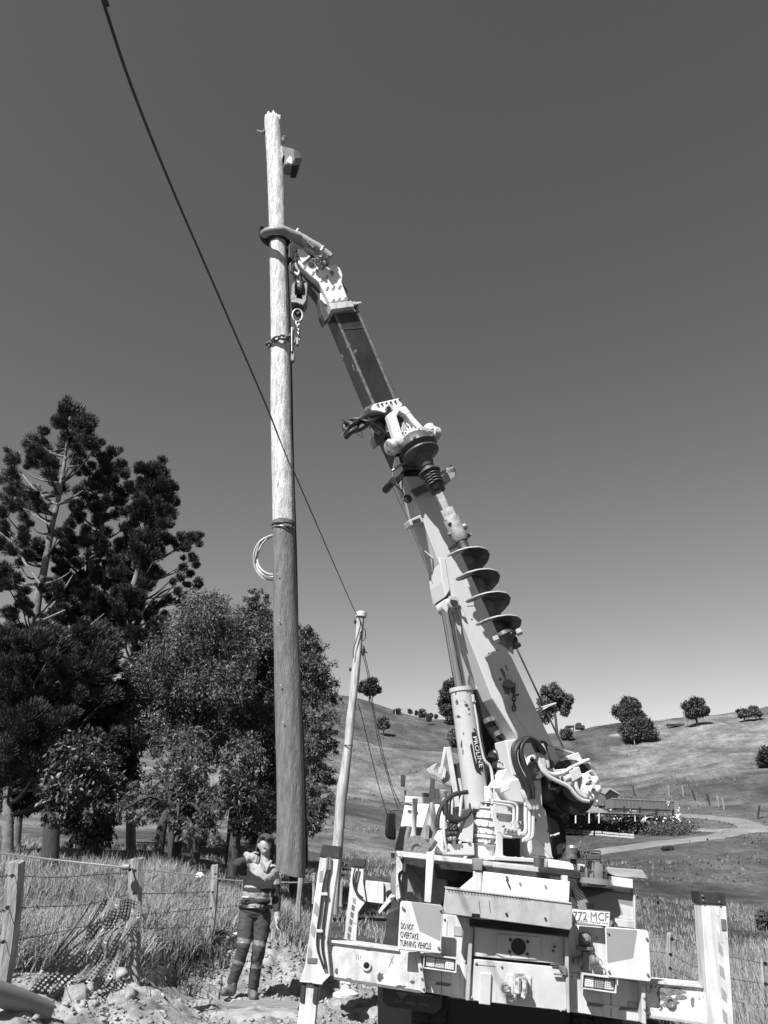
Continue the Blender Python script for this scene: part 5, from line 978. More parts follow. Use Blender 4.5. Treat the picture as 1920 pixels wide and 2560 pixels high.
# ------------------------------------------------------------------ hanging pole
YP = 10.25
rows = [(262, 572, 606), (350, 577, 613), (500, 582, 618), (700, 585, 625), (900, 585, 629), (1100, 588, 635), (1300, 590, 641), (1500, 594, 650), (1700, 598, 658), (1872, 597, 661)]
a0 = P(DI((572+606)/2, 262), YP); a1 = P(DI(629, 1880), YP)
PT = thing('new_timber_pole', a1, 'tall round timber pole hanging from the boom tip above the ground', 'timber pole')
def poletube(name, rows, Yf, parent, mat, nseg=40, step=14, rough=.02, seed=1):
    ys = np.arange(rows[0][0], rows[-1][0]+.1, (rows[-1][0]-rows[0][0])/(len(rows)*step)); l = np.interp(ys, [r[0] for r in rows], [r[1] for r in rows]); r_ = np.interp(ys, [r[0] for r in rows], [r[2] for r in rows])
    V = []; n = nseg
    for i, (y, a, b_) in enumerate(zip(ys, l, r_)):
        c = P(DI((a+b_)/2, y), Yf(i/(len(ys)-1))); rad = (b_-a)/2*1.15732/F*depth(c)
        for j in range(n):
            an = j/n*2*math.pi; q = rad*(1+rough*math.sin(3*an+seed+y*.004)+rough*.8*math.sin(7*an+y*.011)+rough*float(fbm(np.array([an*3.]), np.array([y*.012]), 3, seed)[0])*3)
            V.append((c.x+math.cos(an)*q, c.y+math.sin(an)*q, c.z))
    m = len(ys); i, j = np.meshgrid(np.arange(m-1), np.arange(n), indexing='ij'); a = (i*n+j).ravel(); b_ = (i*n+(j+1) % n).ravel()
    return npmesh(name, np.array(V), np.stack([a, b_, b_+n, a+n], 1), mat, parent=parent, smooth=True), V
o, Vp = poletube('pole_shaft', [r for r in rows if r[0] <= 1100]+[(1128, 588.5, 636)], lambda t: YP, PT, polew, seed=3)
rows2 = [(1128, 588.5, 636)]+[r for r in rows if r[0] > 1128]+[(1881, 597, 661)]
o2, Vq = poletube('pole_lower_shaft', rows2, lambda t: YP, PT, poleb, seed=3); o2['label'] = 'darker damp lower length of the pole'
bm = bmesh.new()      # butt face, cut slightly askew
rg = [bm.verts.new(Vector(v)-Vector((0, 0, .03+.05*math.sin(k/40*6.28+2)))) for k, v in enumerate(Vq[-40:])]; r0 = [bm.verts.new(v) for v in Vq[-40:]]
for k in range(40): bm.faces.new((r0[k], r0[(k+1) % 40], rg[(k+1) % 40], rg[k]))
bm.faces.new(rg); fin('pole_butt', bm, poleb, PT)
bm = bmesh.new(); top = Vp[:40]; c = sum((Vector(v) for v in top), Vector())/40
rg = [bm.verts.new(c+(Vector(v)-c)*(1.0)+Vector((0, 0, 0))) for v in top]
r1 = [bm.verts.new(c+(Vector(v)-c)*random.uniform(.72, .98)+Vector((0, 0, .08+random.uniform(-.05, .06)))) for v in top]
for k in range(40): bm.faces.new((rg[k], rg[(k+1) % 40], r1[(k+1) % 40], r1[k]))
cc = bm.verts.new(c+Vector((0, 0, .1)))
for k in range(40): bm.faces.new((r1[k], r1[(k+1) % 40], cc))
for k in range(10):
    an = random.uniform(0, 6.28); q = c+Vector((math.cos(an), math.sin(an), 0))*.11; addlathe(bm, q, Vector((random.uniform(-.2, .2), 0, 1)), [(0, .025), (.12, .02), (random.uniform(.12, .18), .002)], 5)
fin('splintered_top', bm, M('fresh_split_wood', .78, .8, .6, 9, bump=.4), PT)
tube('pole_band', [P(DI(588+48*(1-math.cos(t))/2, 1134-6*math.sin(t)*1), YP-.19*math.sin(t)) for t in np.linspace(0, math.pi, 13)], .014, dark, PT, 6); tube('pole_band', [P(DI(588+48*(1-math.cos(t))/2, 1141-6*math.sin(t)*1), YP-.19*math.sin(t)) for t in np.linspace(0, math.pi, 13)], .010, steel, PT, 6)
tube('earth_cable', [P(DI(x, y), YP+.05) for x, y in ((607, 330), (622, 600), (629, 800), (633, 1000), (639, 1180), (644, 1400), (655, 1600), (662, 1800), (663, 1876))], .016, dark, PT, 6, 3)
for q in ((1340, 603), (1480, 606), (1560, 612), (1240, 600)): lathe('pole_nail', P(DI(q[1], q[0]), YP-.19), Vector((0, -1, 0)), [(0, .008), (.015, .012)], steel, PT, 6)
# coil of pale cable
ccen = P(DI(593, 1205), YP+.06); rr3 = [.335, .32, .305]
CO = thing('cable_coil', ccen, 'pale coil of cable tied behind the pole at the band', 'cable coil')
for k, r in enumerate(rr3):
    tube('coil_turn', [ccen+Vector((math.cos(t)*r*.9+.01*k, .05*math.sin(t*2+k), math.sin(t)*r+.015*k)) for t in np.linspace(0, 6.28, 33)], .014, M('pale_cable', .5, .45, .42, 10), CO, 6)
# step bolt, pin insulator and box luminaire on the pole
q = P(ZT(255, 380), YP-.0); tube('crossarm_bolt', [P(ZT(130, 335), YP-.05), P(ZT(190, 352), YP-.03), P(ZT(270, 372), YP)], .017, M('galvanised', .5, .4, .4, 20), PT, 8); lathe('bolt_washer', P(ZT(242, 355), YP-.03), Vector((-1, 0, .3)), [(-.01, .045), (.02, .045)], midg, PT, 8)
lathe('pole_insulator', P(ZT(528, 480), YP), Vector((.15, 0, 1)), [(-.06, .02), (-.02, .045), (.02, .05), (.04, .03), (.06, .045), (.08, .04), (.1, .0)], M('glazed_ceramic', .3, .1, .2, 9, spec=.9), PT, 14)
BX = thing('box_luminaire', P(ZT(600, 700), YP), 'small box luminaire with a dark lid bolted to the pole top', 'pole box')
bw = Fr(P(ZT(600, 700), YP-.12), Vector((1, .3, 0)), Vector((-.3, 1, 0)), Vector((0, 0, 1)))
plate('box_body', [ZT(500, 560), ZT(680, 604), ZT(690, 745), ZT(662, 850), ZT(545, 830), ZT(545, 720)], bw, 0, .25, M('box_grey', .26, .4, .22, 6), BX)
plate('box_lid', [ZT(682, 604), ZT(760, 640), ZT(796, 745), ZT(790, 765), ZT(755, 852), ZT(664, 848), ZT(690, 745)], bw, -.02, .3, black, BX); plate('lid_face', [ZT(686, 612), ZT(758, 646), ZT(788, 745), ZT(700, 745)], bw, -.026, .01, M('lid_grey', .10, .4, .07), BX, w=0)
plate('bright_plate', [ZT(575, 770), ZT(620, 706), ZT(655, 735), ZT(662, 812), ZT(640, 826), ZT(580, 800)], bw, -.03, .04, M('shiny_white', .85, .3, .8), BX); plate('box_flange', [ZT(488, 545), ZT(500, 560), ZT(530, 700), ZT(518, 700)], bw, -.03, .2, white, BX, w=.002)
# black band under the claw, rubber and its painted-in shadow together
bm = bmesh.new()
for sg in (0,):
    pts = [P(ZC(150+205*(1-math.cos(t))/2, 275-75*math.sin(t)), YP-.17*math.sin(t)-.01) for t in np.linspace(0, math.pi, 15)]; addtube(bm, pts, .045, 8, flat=1.5)
fin('claw_shadow_band', bm, rubber, TRK, smooth='all')
# ---- chain slings: hook block, hook, ring, chain, pole chain
HB = thing('hook_block', P(ZC(490, 880), YP-.05), 'heavy hook block hanging beside the pole under the boom tip', 'hook block')
def zp(x, y, Y=YP-.05): return P(ZC(x, y), Y)
wfb = Fr(zp(490, 880, YP-.15), Vector((1, 0, 0)), Vector((0, 1, 0)), Vector((0, 0, 1)))
for q in ([(412, 790), (440, 750), (475, 760), (480, 800), (470, 945), (405, 970), (395, 950)], [(530, 775), (590, 760), (596, 800), (580, 975), (540, 1025), (530, 960)]): plate('block_cheek', [ZC(*p) for p in q], wfb, 0, .16, M('block_metal', .13, .5, .05, 14, bump=.3, chip=.5, csc=8, cth=.66), HB, w=.01)
plate('block_yoke', [ZC(400, 965), ZC(470, 940), ZC(585, 965), ZC(545, 1030), ZC(470, 1000), ZC(400, 995)], wfb, -.02, .2, grease, HB, w=.01); lathe('block_sheave', zp(500, 860, YP-.07), Vector((1, 0, 0)), [(-.06, .17), (-.02, .13), (.02, .13), (.06, .17)], dark, HB, 20)
tube('block_hoist_link', [zp(440, 660), zp(490, 700), zp(488, 800)], .035, wh2, HB, 8, 4)
tube('hook', [zp(488, 970), zp(500, 1040), zp(505, 1100), zp(488, 1140), zp(470, 1110), zp(475, 1030)], [.045, .05, .05, .04, .045, .03], dark, HB, 10, 5)
CH_ = thing('lifting_chain', zp(480, 1150), 'lifting chain with oval master ring hanging from the hook', 'chain')
tube('master_ring', [zp(480+58*math.cos(t), 1148+72*math.sin(t), YP-.1) for t in np.linspace(0, 6.28, 25)], .019, steel, CH_, 8)
links('chain_link', [zp(480, 1215, YP-.1), zp(482, 1300, YP-.1), zp(492, 1360, YP-.1), zp(480, 1440, YP-.1)], CH_, .015, .095, steel)
PCH = thing('pole_chain', zp(260, 1430), 'dark chain choked round the pole below the hook', 'chain')
links('chain_link', [zp(165+205*(1-math.cos(t))/2, 1490-90*math.sin(t)*.6-70*t/3.14, YP-.22*math.sin(t)) for t in np.linspace(0, math.pi, 9)], PCH, .020, .115, grease)
links('chain_link', [zp(150, 1460, YP-.06), zp(135, 1480, YP), zp(150, 1510, YP-.05)], PCH, .02, .1, grease)
tube('shackle', [zp(385, 1390, YP-.12), zp(400, 1365, YP-.12), zp(440, 1362, YP-.12), zp(460, 1400, YP-.12), zp(440, 1470, YP-.12), zp(395, 1480, YP-.12)], .022, dark, PCH, 8, 4)
plate('load_binder', [ZC(400, 1275), ZC(440, 1272), ZC(436, 1540), ZC(446, 1610), ZC(440, 1660), ZC(415, 1675), ZC(396, 1650), ZC(398, 1600), ZC(410, 1540)], wfb, .0, .08, grease, PCH, w=.01); plate('binder_handle', [ZC(402, 1285), ZC(420, 1280), ZC(418, 1560), ZC(404, 1560)], wfb, -.03, .04, steel, PCH); plate('shackle_pin', [ZC(455, 1390), ZC(495, 1400), ZC(488, 1480), ZC(462, 1480)], wfb, -.03, .06, midg, PCH)
# ------------------------------------------------------------------ existing pole and lines
gp = P(DI(725, 1990), 24); gp.z = h(gp.x, gp.y)
EP = thing('old_timber_pole', gp, 'weathered crooked timber power pole in the field behind the truck', 'power pole')
mrows = [(112, 247, 303), (150, 238, 302), (350, 226, 285), (650, 190, 262), (860, 172, 235), (1000, 150, 222), (1200, 135, 205), (1400, 105, 183), (1550, 75, 168), (1700, 62, 150), (1990, 42, 128), (2600, -10, 90)]
rr5 = [(MP(0, r[0])[1]/1.15732, MP(r[1], 0)[0]/1.15732, MP(r[2], 0)[0]/1.15732) for r in mrows]
oo, Ve = poletube('pole_shaft', rr5, lambda t: 24, EP, M('old_pole_timber', .42, .85, .2, 3.5, det=9, lo=.33, hi=.58, bump=.8, bsc=12, st=(4, 4, .5), chip=.12, csc=3, cth=.66), 28, 8, .03, 5)
topc = sum((Vector(v) for v in Ve[:28]), Vector())/28; lathe('pole_cap', topc-Vector((0, 0, .12)), Vector((.05, 0, 1)), [(0, .16), (0, .175), (.14, .18), (.18, .12), (.19, 0)], white, EP, 20)
for y in (1205,): tube('pole_wire_tie', [P(MP(135+70*(1-math.cos(t))/2, y), 24-.2*math.sin(t)) for t in np.linspace(0, math.pi, 9)], .015, dark, EP, 5)
lathe('pole_insulator', P(MP(290, 385), 24), Vector((0, 0, -1)), [(0, .05), (.12, .08), (.2, .05), (.3, .03)], dark, EP, 10); lathe('side_knob', P(MP(183, 575), 24), Vector((-1, 0, 0)), [(-.1, .04), (.03, .06)], dark, EP, 8); lathe('side_knob', P(MP(234, 180), 24), Vector((-1, 0, 0)), [(-.05, .04), (.06, .08)], dark, EP, 8)
tube('guy_clamp', [P(MP(265, 340), 24), P(MP(300, 430), 24), P(MP(325, 435), 24)], .03, dark, EP, 6)
tube('lead_wire', [P(MP(*q), 23.8) for q in ((250, 130), (270, 200), (240, 320), (215, 400), (208, 480))], .018, dark, EP, 5, 4); tube('lead_wire', [P(MP(*q), 23.85) for q in ((262, 280), (300, 235), (312, 300), (290, 340), (262, 290))], .015, dark, EP, 5, 4)
def lone(name, pts, r, mat, label, cat, smooth=0, n=6, **kw):
    o = tube(name, pts, r, mat, None, n, smooth, origin=pts[0]); tag(o, label, cat, **kw); return o
wpts = [P(MP(262, 165), 23.8)]; pA = P(MP(262, 165), 23.8); pB = P((250, -20), 3.35)
def onplane(uv):   # the cable hangs in one vertical plane between the old pole and a pole behind the camera
    n_ = Vector((pB.y-pA.y, pA.x-pB.x, 0)).normalized(); d = ray(uv); return CP+d*((pA-CP).dot(n_)/d.dot(n_))
for u, v, Y in ((MP(180, 0)[0], 1500, 21), (735, 1180, 14), (704, 1111, 11.6), (668, 1020, 9.4), (560, 770, 6.8), (430, 470, 4.9), (330, 220, 3.95), (250, -20, 3.35), (150, -330, 2.7)): wpts.append(onplane((u, v)))
qd = (pB-pA); qd.z = 0; qd.normalize(); wl_ = wpts[-1]; wpts += [wl_+qd*8+Vector((0, 0, .45)), wl_+qd*18+Vector((0, 0, 2.2))]
lone('service_cable', wpts, .0125, dark, 'long black service cable crossing the sky from top left to the old pole', 'cable', 5)
for i, q in enumerate([((283, 430), (330, 620), (350, 780), (420, 1180), (500, 1480), (585, 1740)), ((298, 430), (345, 640), (375, 870), (440, 1200), (520, 1510), (600, 1700)), ((250, 860), (290, 1000), (350, 1260), (420, 1540), (490, 1780))]):
    lone('stay_wire', [P(MP(*p), 24+j*.6) for j, p in enumerate(q)], .012, dark, ['stay wire left of the close pair running down from the old pole', 'stay wire right of the close pair running down from the old pole', 'separate stay wire leaving the old pole lower on its trunk'][i], 'wire', 3)
# ------------------------------------------------------------------ paddock fence
def post(pts, Y, r, mat=oldw, parent=None, n=14, top=True, seed=0, name='post'):
    """rows of (crop point left, crop point right)"""
    V = []; rr_3 = []
    for (l, rt_) in pts:
        c = P(((l[0]+rt_[0])/2, (l[1]+rt_[1])/2), Y); rad = (rt_[0]-l[0])/2/F*depth(c); rr_3.append((c, rad))
    bm = bmesh.new(); rings = []; rd = random.Random(seed); off = [rd.uniform(.82, 1.12) for _ in range(n)]
    for m, (c, rad) in enumerate(rr_3):
        rings.append([bm.verts.new(c+Vector((math.cos(j/n*6.283)*rad*off[j], math.sin(j/n*6.283)*rad*off[j]*.8, (rd.uniform(-.02, .02) if m == 0 else 0)))) for j in range(n)])
    for a, b_ in zip(rings[:-1], rings[1:]):
        for j in range(n): bm.faces.new((a[j], a[(j+1) % n], b_[(j+1) % n], b_[j]))
    bm.faces.new(rings[0][::-1]); bmesh.ops.recalc_face_normals(bm, faces=bm.faces); return fin(name, bm, mat, parent)
def D2(a, b_, y, y2=None): return (Dd(a, y), Dd(b_, y if y2 is None else y2))
FE = thing('paddock_fence', gv(-3, 8.6), 'old timber post and barbed wire fence on the left', 'fence')
post([D2(35, 128, 222), D2(20, 112, 480), D2(0, 85, 700), D2(-30, 50, 900), D2(-50, 20, 1080)], 7.6, .1, parent=FE, seed=1)
post([D2(680, 758, 208), D2(684, 752, 400), D2(688, 746, 600), D2(690, 744, 800), D2(690, 744, 900)], 9.0, .1, parent=FE, seed=2)
post([D2(1124, 1168, 240), D2(1118, 1160, 400), D2(1108, 1145, 560), D2(1092, 1128, 660), D2(1085, 1120, 760)], 12.4, .1, parent=FE, seed=3)
post([D2(1470, 1500, 288), D2(1468, 1496, 420), D2(1460, 1490, 520)], 15.5, .1, parent=FE, seed=4); post([D2(1590, 1622, 265), D2(1583, 1612, 350), D2(1575, 1603, 430), D2(1570, 1600, 540)], 14.5, .1, parent=FE, seed=5)
post([(A(170, 370), A(192, 372)), (A(168, 520), A(188, 520)), (A(165, 580), A(186, 580))], 17, .1, parent=FE, seed=6); post([(A(362, 420), A(380, 420)), (A(350, 600), A(372, 600))], 18, .1, parent=FE, seed=7)
for q, Y in (((66, 297), 7.45), ((40, 465), 7.45), ((18, 648), 7.45), ((717, 270), 8.85), ((714, 390), 8.85), ((708, 508), 8.85), ((1146, 288), 12.25), ((1132, 384), 12.25), ((1122, 470), 12.25), ((1115, 566), 12.25), ((690, 265), 8.86)):
    lathe('wire_hole', P(Dd(*q), Y), Vector((0, -1, 0)), [(-.01, .016), (.012, .016), (.012, .008)], black, FE, 8)
def barbed(name, pts, parent, r=.0035, every=.16, **kw):
    P_ = smoothpath(pts, 8); bm = bmesh.new(); addtube(bm, P_, r, 5); acc = 0
    for a, b_ in zip(P_[:-1], P_[1:]):
        acc += (b_-a).length
        if acc > every:
            acc = 0; d = (b_-a).normalized(); s, u = basis(d)
            for k in range(2):
                an = random.uniform(0, 3.14); v = s*math.cos(an)+u*math.sin(an); addtube(bm, [b_-v*.018+d*.004, b_+v*.018-d*.004], r*.8, 4)
    return fin(name, bm, wire, parent)
for q in ([((-20, 305), 7), ((66, 297), 7.5), ((300, 305), 8.1), ((500, 292), 8.6), ((690, 280), 9)], [((-20, 492), 7), ((40, 478), 7.5), ((200, 462), 7.9), ((450, 450), 8.5), ((690, 395), 9)], [((-20, 660), 7), ((18, 650), 7.5), ((250, 610), 8), ((450, 565), 8.5), ((700, 508), 9)],
          [((717, 392), 8.9), ((900, 390), 10.5), ((1132, 380), 12.4)], [((710, 510), 8.9), ((900, 490), 10.5), ((1122, 468), 12.4)], [((712, 570), 8.9), ((850, 575), 10), ((1115, 566), 12.4)], [((1122, 470), 12.4), ((1300, 455), 14), ((1480, 470), 15.5)], [((1146, 290), 12.4), ((1300, 310), 13.5), ((1480, 330), 15.4)], [((1500, 292), 15.5), ((1600, 278), 14.6), ((1700, 300), 16)], [((1500, 345), 15.5), ((1650, 330), 15), ((1760, 348), 17)], [((1480, 300), 15.5), ((1700, 268), 16), ((1780, 250), 17)]):
    barbed('barbed_wire', [P(Dd(*p), Y) for p, Y in q], FE)
lone('white_rope', [P(Dd(*p), Y) for p, Y in (((-30, 172), 6.9), ((300, 213), 7.9), ((680, 254), 8.82), ((900, 278), 10.4), ((1060, 296), 11.6), ((1160, 312), 12.2), ((1300, 325), 13.3), ((1500, 331), 14.5), ((1640, 332), 15.3))], .009, ropew, 'thin white electric fence rope strung along the post tops', 'rope', 4)
lathe('rope_knot', P(Dd(1062, 297), 11.6), Vector((1, 0, 0)), [(-.06, .01), (-.03, .04), (.03, .045), (.06, .01)], ropew, None, 10); kn = bpy.data.objects['rope_knot']; tag(kn, 'white knot where the electric rope ends meet left of the worker', 'knot')
lathe('rope_insulator', P(Dd(668, 250), 8.8), Vector((1, 0, 0)), [(-.05, .02), (-.02, .035), (.04, .03)], midg, FE, 10)
# right hand fence
FR = thing('wire_fence', gv(9, 18), 'barbed wire fence with slim posts in the long grass on the right', 'fence')
post([(B(1040, 690), B(1072, 690)), (B(1036, 850), B(1070, 850)), (B(1034, 1000), B(1066, 1000))], 18, .1, parent=FR, seed=11); post([(B(1612, 838), B(1632, 838)), (B(1620, 1050), B(1645, 1050)), (B(1625, 1250), B(1650, 1250))], 14, .1, parent=FR, seed=12)
for q in ((1070, 726), (1062, 820), (1060, 905), ): lathe('wire_insulator', P(B(*q), 17.85), Vector((0, -1, 0)), [(0, .03), (.04, .035)], black, FR, 8)
for q in ((1638, 876), (1642, 1000), (1645, 1130)): lathe('wire_insulator', P(B(*q), 13.85), Vector((0, -1, 0)), [(0, .025), (.03, .03)], black, FR, 8)
for q in ([((930, 712), 19), ((1065, 722), 18), ((1170, 765), 16.5), ((1280, 800), 15.5), ((1430, 835), 15), ((1640, 880), 14), ((1700, 930), 13)], [((930, 800), 19), ((1060, 818), 18), ((1180, 880), 16.5), ((1300, 915), 15.5), ((1440, 968), 15), ((1640, 1000), 14), ((1700, 1040), 13)], [((930, 890), 19), ((1060, 905), 18), ((1180, 960), 16.5), ((1440, 1100), 15), ((1645, 1130), 14)]):
    barbed('barbed_wire', [P(B(*p), Y) for p, Y in q], FR, .004, .12)
# ------------------------------------------------------------------ barrier mesh, pipe, plank, tool bag
def netmesh():
    V = []; Fc = []; rows_, cols = 40, 12
    cl_ = [(650, 420, 8.75, 95), (610, 560, 8.7, 125), (520, 700, 8.5, 150), (420, 830, 8.25, 165), (300, 950, 8.0, 165), (170, 1090, 7.75, 160)]
    sarr = np.linspace(0, 5, rows_+1)
    def pt(i, j):
        s = min(max(i, 0), rows_)/rows_*5; t = j/cols-.5; X_ = np.interp(s, range(6), [c[0] for c in cl_]); Y_ = np.interp(s, range(6), [c[1] for c in cl_]); D_ = np.interp(s, range(6), [c[2] for c in cl_]); w = np.interp(s, range(6), [c[3] for c in cl_])
        nx, ny = (1, .12) if s < 1.3 else (.72, .5)
        f = .05*math.sin(i*.5+j*.7)+.03*math.sin(j*1.9-i*.3); return P(Dd(X_+t*w*2*nx+6*math.sin(i*.4), Y_+t*w*2*ny+5*math.sin(j*1.3+i*.25)), D_+f+.12*t)
    grid = [[pt(i, j) for j in range(cols+1)] for i in range(rows_+1)]
    rd = random.Random(3)
    for i in range(rows_):
        for j in range(cols):
            a, b_, c, d_ = grid[i][j], grid[i][j+1], grid[i+1][j+1], grid[i+1][j]; cen = (a+b_+c+d_)/4; m = [(a+b_)/2, (b_+c)/2, (c+d_)/2, (d_+a)/2]
            outer_ = [a, m[0], b_, m[1], c, m[2], d_, m[3]]; f = [.5, .66]; inner_ = [cen+(o_-cen)*(.46 if k % 2 == 0 else (.78 if k in (1, 5) else .6)) for k, o_ in enumerate(outer_)]
            base = len(V); V += [tuple(v) for v in outer_+inner_]
            for k in range(8): Fc.append((base+k, base+(k+1) % 8, base+8+(k+1) % 8, base+8+k))
    return np.array(V), np.array(Fc)
v_, f_ = netmesh(); nm = npmesh('barrier_mesh', v_, f_, M('barrier_plastic', .17, .4, .13, 8), origin=P(Dd(450, 840), 8.2)); tag(nm, 'crumpled perforated plastic barrier mesh draped from the fence post', 'barrier mesh')
for q in ([((490, 430), 8.6), ((420, 540), 8.4), ((330, 660), 8.2), ((290, 720), 8.1)], [((540, 440), 8.6), ((470, 560), 8.4), ((380, 640), 8.2), ((300, 740), 8.1)]):
    tube('mesh_edge_cord', [P(Dd(*p), Y) for p, Y in q], .009, dark, nm, 6, 3)
lone('grey_pipe', [P(Dd(-60, 905), 6.9), P(Dd(100, 960), 7.15), P(Dd(240, 1020), 7.45)], .085, M('grey_pvc', .2, .35, .17, 5), 'dark grey pipe poking in at the bottom left corner', 'pipe', 0, 24)
w0_ = P(Dd(1225, 945), 10.35); w1_ = P(Dd(1600, 990), 10.15); w0_.z = g1(w0_.x, w0_.y)+.02; w1_.z = g1(w1_.x, w1_.y)+.02
wp = bar('timber_plank', w0_, w1_, .2, .035, M('dusty_plank', .2, .85, .14, 5, st=(1, 5, 5), bump=.3), None, side=Vector((0, 1, .15))); tag(wp, 'dusty plank lying on the clay at the worker\'s boots', 'plank')
w2 = bar('wood_offcut', P(Dd(640, 1040), 8.0), P(Dd(730, 1090), 7.85), .06, .03, oldw, None); tag(w2, 'small broken stick lying at the bottom edge of the picture', 'stick')
bgp = ghit(Dd(1200, 715)); TB = thing('tool_bag', bgp, 'dark open tool bag behind the worker\'s legs by the fence', 'tool bag'); bgf = Fr(bgp, Vector((1, 0, 0)), Vector((0, 1, 0)), Vector((0, 0, 1)))
plate('bag_body', [Dd(1135, 625), Dd(1260, 640), Dd(1275, 700), Dd(1262, 730), Dd(1150, 700), Dd(1128, 670)], bgf, -.1, .3, M('black_canvas', .04, .8, .025, 20), TB, w=.04)
for i, (x, y, r, m) in enumerate([(1160, 612, .05, M('rag_white', .7, .8, .6)), (1185, 600, .06, dark), (1210, 625, .07, midg), (1240, 620, .06, dark), (1255, 605, .04, M('rag_white')), (1130, 655, .05, midg)]):
    v, f = T2[i]; npmesh('bag_contents', v*np.array([r*1.4, r, r*.8])+np.array(P(Dd(x, y), bgp.y-.05)), f, m, parent=TB)
tube('bag_handle', [P(Dd(x, y), bgp.y-.1) for x, y in ((1140, 640), (1150, 600), (1200, 595), (1240, 640))], .012, dark, TB, 6, 5)
# ------------------------------------------------------------------ things on the truck deck
cp = TF.hit(Cc(342, 690), 3.4); CN = thing('traffic_cone', cp, 'grey looking traffic cone standing on the truck deck behind the cab', 'traffic cone')
lathe('cone_body', cp, TF.Z, [(0, .15), (.03, .14), (.5, .035), (.51, .02)], M('cone_plastic', .2, .4, .18), CN, 24); bm = bmesh.new(); addbox(bm, cp+TF.Z*.0, TF.X, TF.Y, TF.Z, .38, .38, .04); bev(bm, .015); fin('cone_base', bm, M('cone_plastic'), CN)
c2 = TF.hit(Cc(325, 640), 3.6); 
bx = tp('deck_crate', [Cc(318, 585), Cc(345, 588), Cc(338, 690), Cc(310, 688)], 3.2, .1, midg, None); 
bx.data.transform(Matrix.Identity(4)); tag(bx, 'narrow grey board standing left of the traffic cone', 'board')
WB = tp('white_sack', [Cc(418, 610), Cc(462, 628), Cc(478, 800), Cc(365, 790), Cc(372, 720), Cc(388, 640)], 2.2, .4, M('bright_sack', .8, .5, .72, 6), None, w=.05); tag(WB, 'bright white bulging sack leaning against the turret on the deck', 'sack')
wl2 = lathe('webbing_roll', TF.hit(Cc(250, 755), 2.0), -TF.Y, [(0, .16), (.12, .16), (.12, .06), (.10, .05)], M('webbing', .2, .9, .1, 30, bump=.3), None, 24); tag(wl2, 'rolled grey webbing strap lying at the left edge of the deck', 'strap')
wl3 = tube('load_strap', [TF.hit(Cc(*p), 2.1) for p in ((280, 770), (320, 745), (345, 740), (370, 705), (380, 690))], .05, M('webbing'), None, 8, 4); tag(wl3, 'crumpled strap between the webbing roll and the white sack', 'strap')
wl4 = tube('hanging_strap', [TF.hit(Cc(*p), 3.6) for p in ((204, 600), (190, 660), (184, 720), (180, 760))], .04, M('webbing'), None, 8, 4); tag(wl4, 'dark strap hanging on the left headboard upright', 'strap')
bkt = lathe('white_bucket', TF.hit(Cc(400, 408), 5.7), TF.Z, [(0, .14), (.14, .16), (.15, .15)], white, None, 20); tag(bkt, 'small white tub on the headboard rail above the cab', 'tub')
# ------------------------------------------------------------------ people
bm = bmesh.new(); bmesh.ops.create_icosphere(bm, subdivisions=3, radius=1); bm.verts.ensure_lookup_table()
SV = np.array([v.co[:] for v in bm.verts]); SF = np.array([[v.index for v in f.verts] for f in bm.faces]); bm.free()
def blob(name, parts, mat, parent, vox=.012, sm=4, midx=None, origin=None):
    """parts: list of (p0, r0, p1, r1) tapered capsules or (p, (rx,ry,rz), rot) ellipsoids, fused into one surface"""
    VV = []; FF = []; nv = 0
    def addsph(M3, c):
        nonlocal nv
        VV.append(SV @ np.array(M3).T+np.array(c)); FF.append(SF+nv); nv += len(SV)
    for q in parts:
        if len(q) == 3:
            p, rr_6, rot = q; m = np.array(rot) if rot else np.eye(3); addsph(m @ np.diag(rr_6), p)
        else:
            p0, r0, p1, r1 = q; p0 = Vector(p0); p1 = Vector(p1); n = max(2, int((p1-p0).length/(min(r0, r1)*.45))+1)
            for i in range(n+1):
                t = i/n; addsph(np.eye(3)*(r0+(r1-r0)*t), p0.lerp(p1, t))
    o = npmesh('tmp', np.concatenate(VV), np.concatenate(FF), mat); me = o.data; me.materials.clear()
    md = o.modifiers.new('r', 'REMESH'); md.mode = 'VOXEL'; md.voxel_size = vox; s = o.modifiers.new('s', 'SMOOTH'); s.factor = .5; s.iterations = sm
    bpy.context.view_layer.update(); m2 = bpy.data.meshes.new_from_object(o.evaluated_get(bpy.context.evaluated_depsgraph_get())); bpy.data.objects.remove(o); bpy.data.meshes.remove(me)
    a = np.empty(len(m2.vertices)*3); m2.vertices.foreach_get('co', a); a = a.reshape(-1, 3); cen = np.empty(len(m2.polygons)*3); m2.polygons.foreach_get('center', cen); cen = cen.reshape(-1, 3)
    off = OFF[parent] if parent is not None else Vector((0, 0, 0))
    for m in (mat if isinstance(mat, (list, tuple)) else [mat]): m2.materials.append(m)
    if midx is not None: m2.polygons.foreach_set('material_index', np.array([midx(c) for c in cen], dtype=np.int32))
    if name in ('shirt', 'trousers'):      # creases
        nn = np.empty(len(m2.vertices)*3); m2.vertices.foreach_get('normal', nn); nn = nn.reshape(-1, 3); f_ = fbm(a[:, 0]*9+a[:, 1]*6, a[:, 2]*16+a[:, 0]*5, 3, 55); a = a+nn*(np.abs(f_)*.034-.004)[:, None]
    m2.vertices.foreach_set('co', (a-np.array(off)).ravel()); m2.polygons.foreach_set('use_smooth', np.ones(len(m2.polygons), dtype=bool)); m2.name = name; m2.update()
    n = link(bpy.data.objects.new(name, m2)); n.parent = parent; OFF[n] = off; return n
def unpx(p):   # world point to the crop of the standing worker
    v = Vector(p)-CP; z = v.dot(FW); u = 960+F*v.x/z; w = 1280-F*v.dot(UPV)/z; return ((u-520)/.2305, (w-2050)/.2305)
YW = 10.7
def w_(x, y, dy=0): return P(PS(x, y), YW+dy)
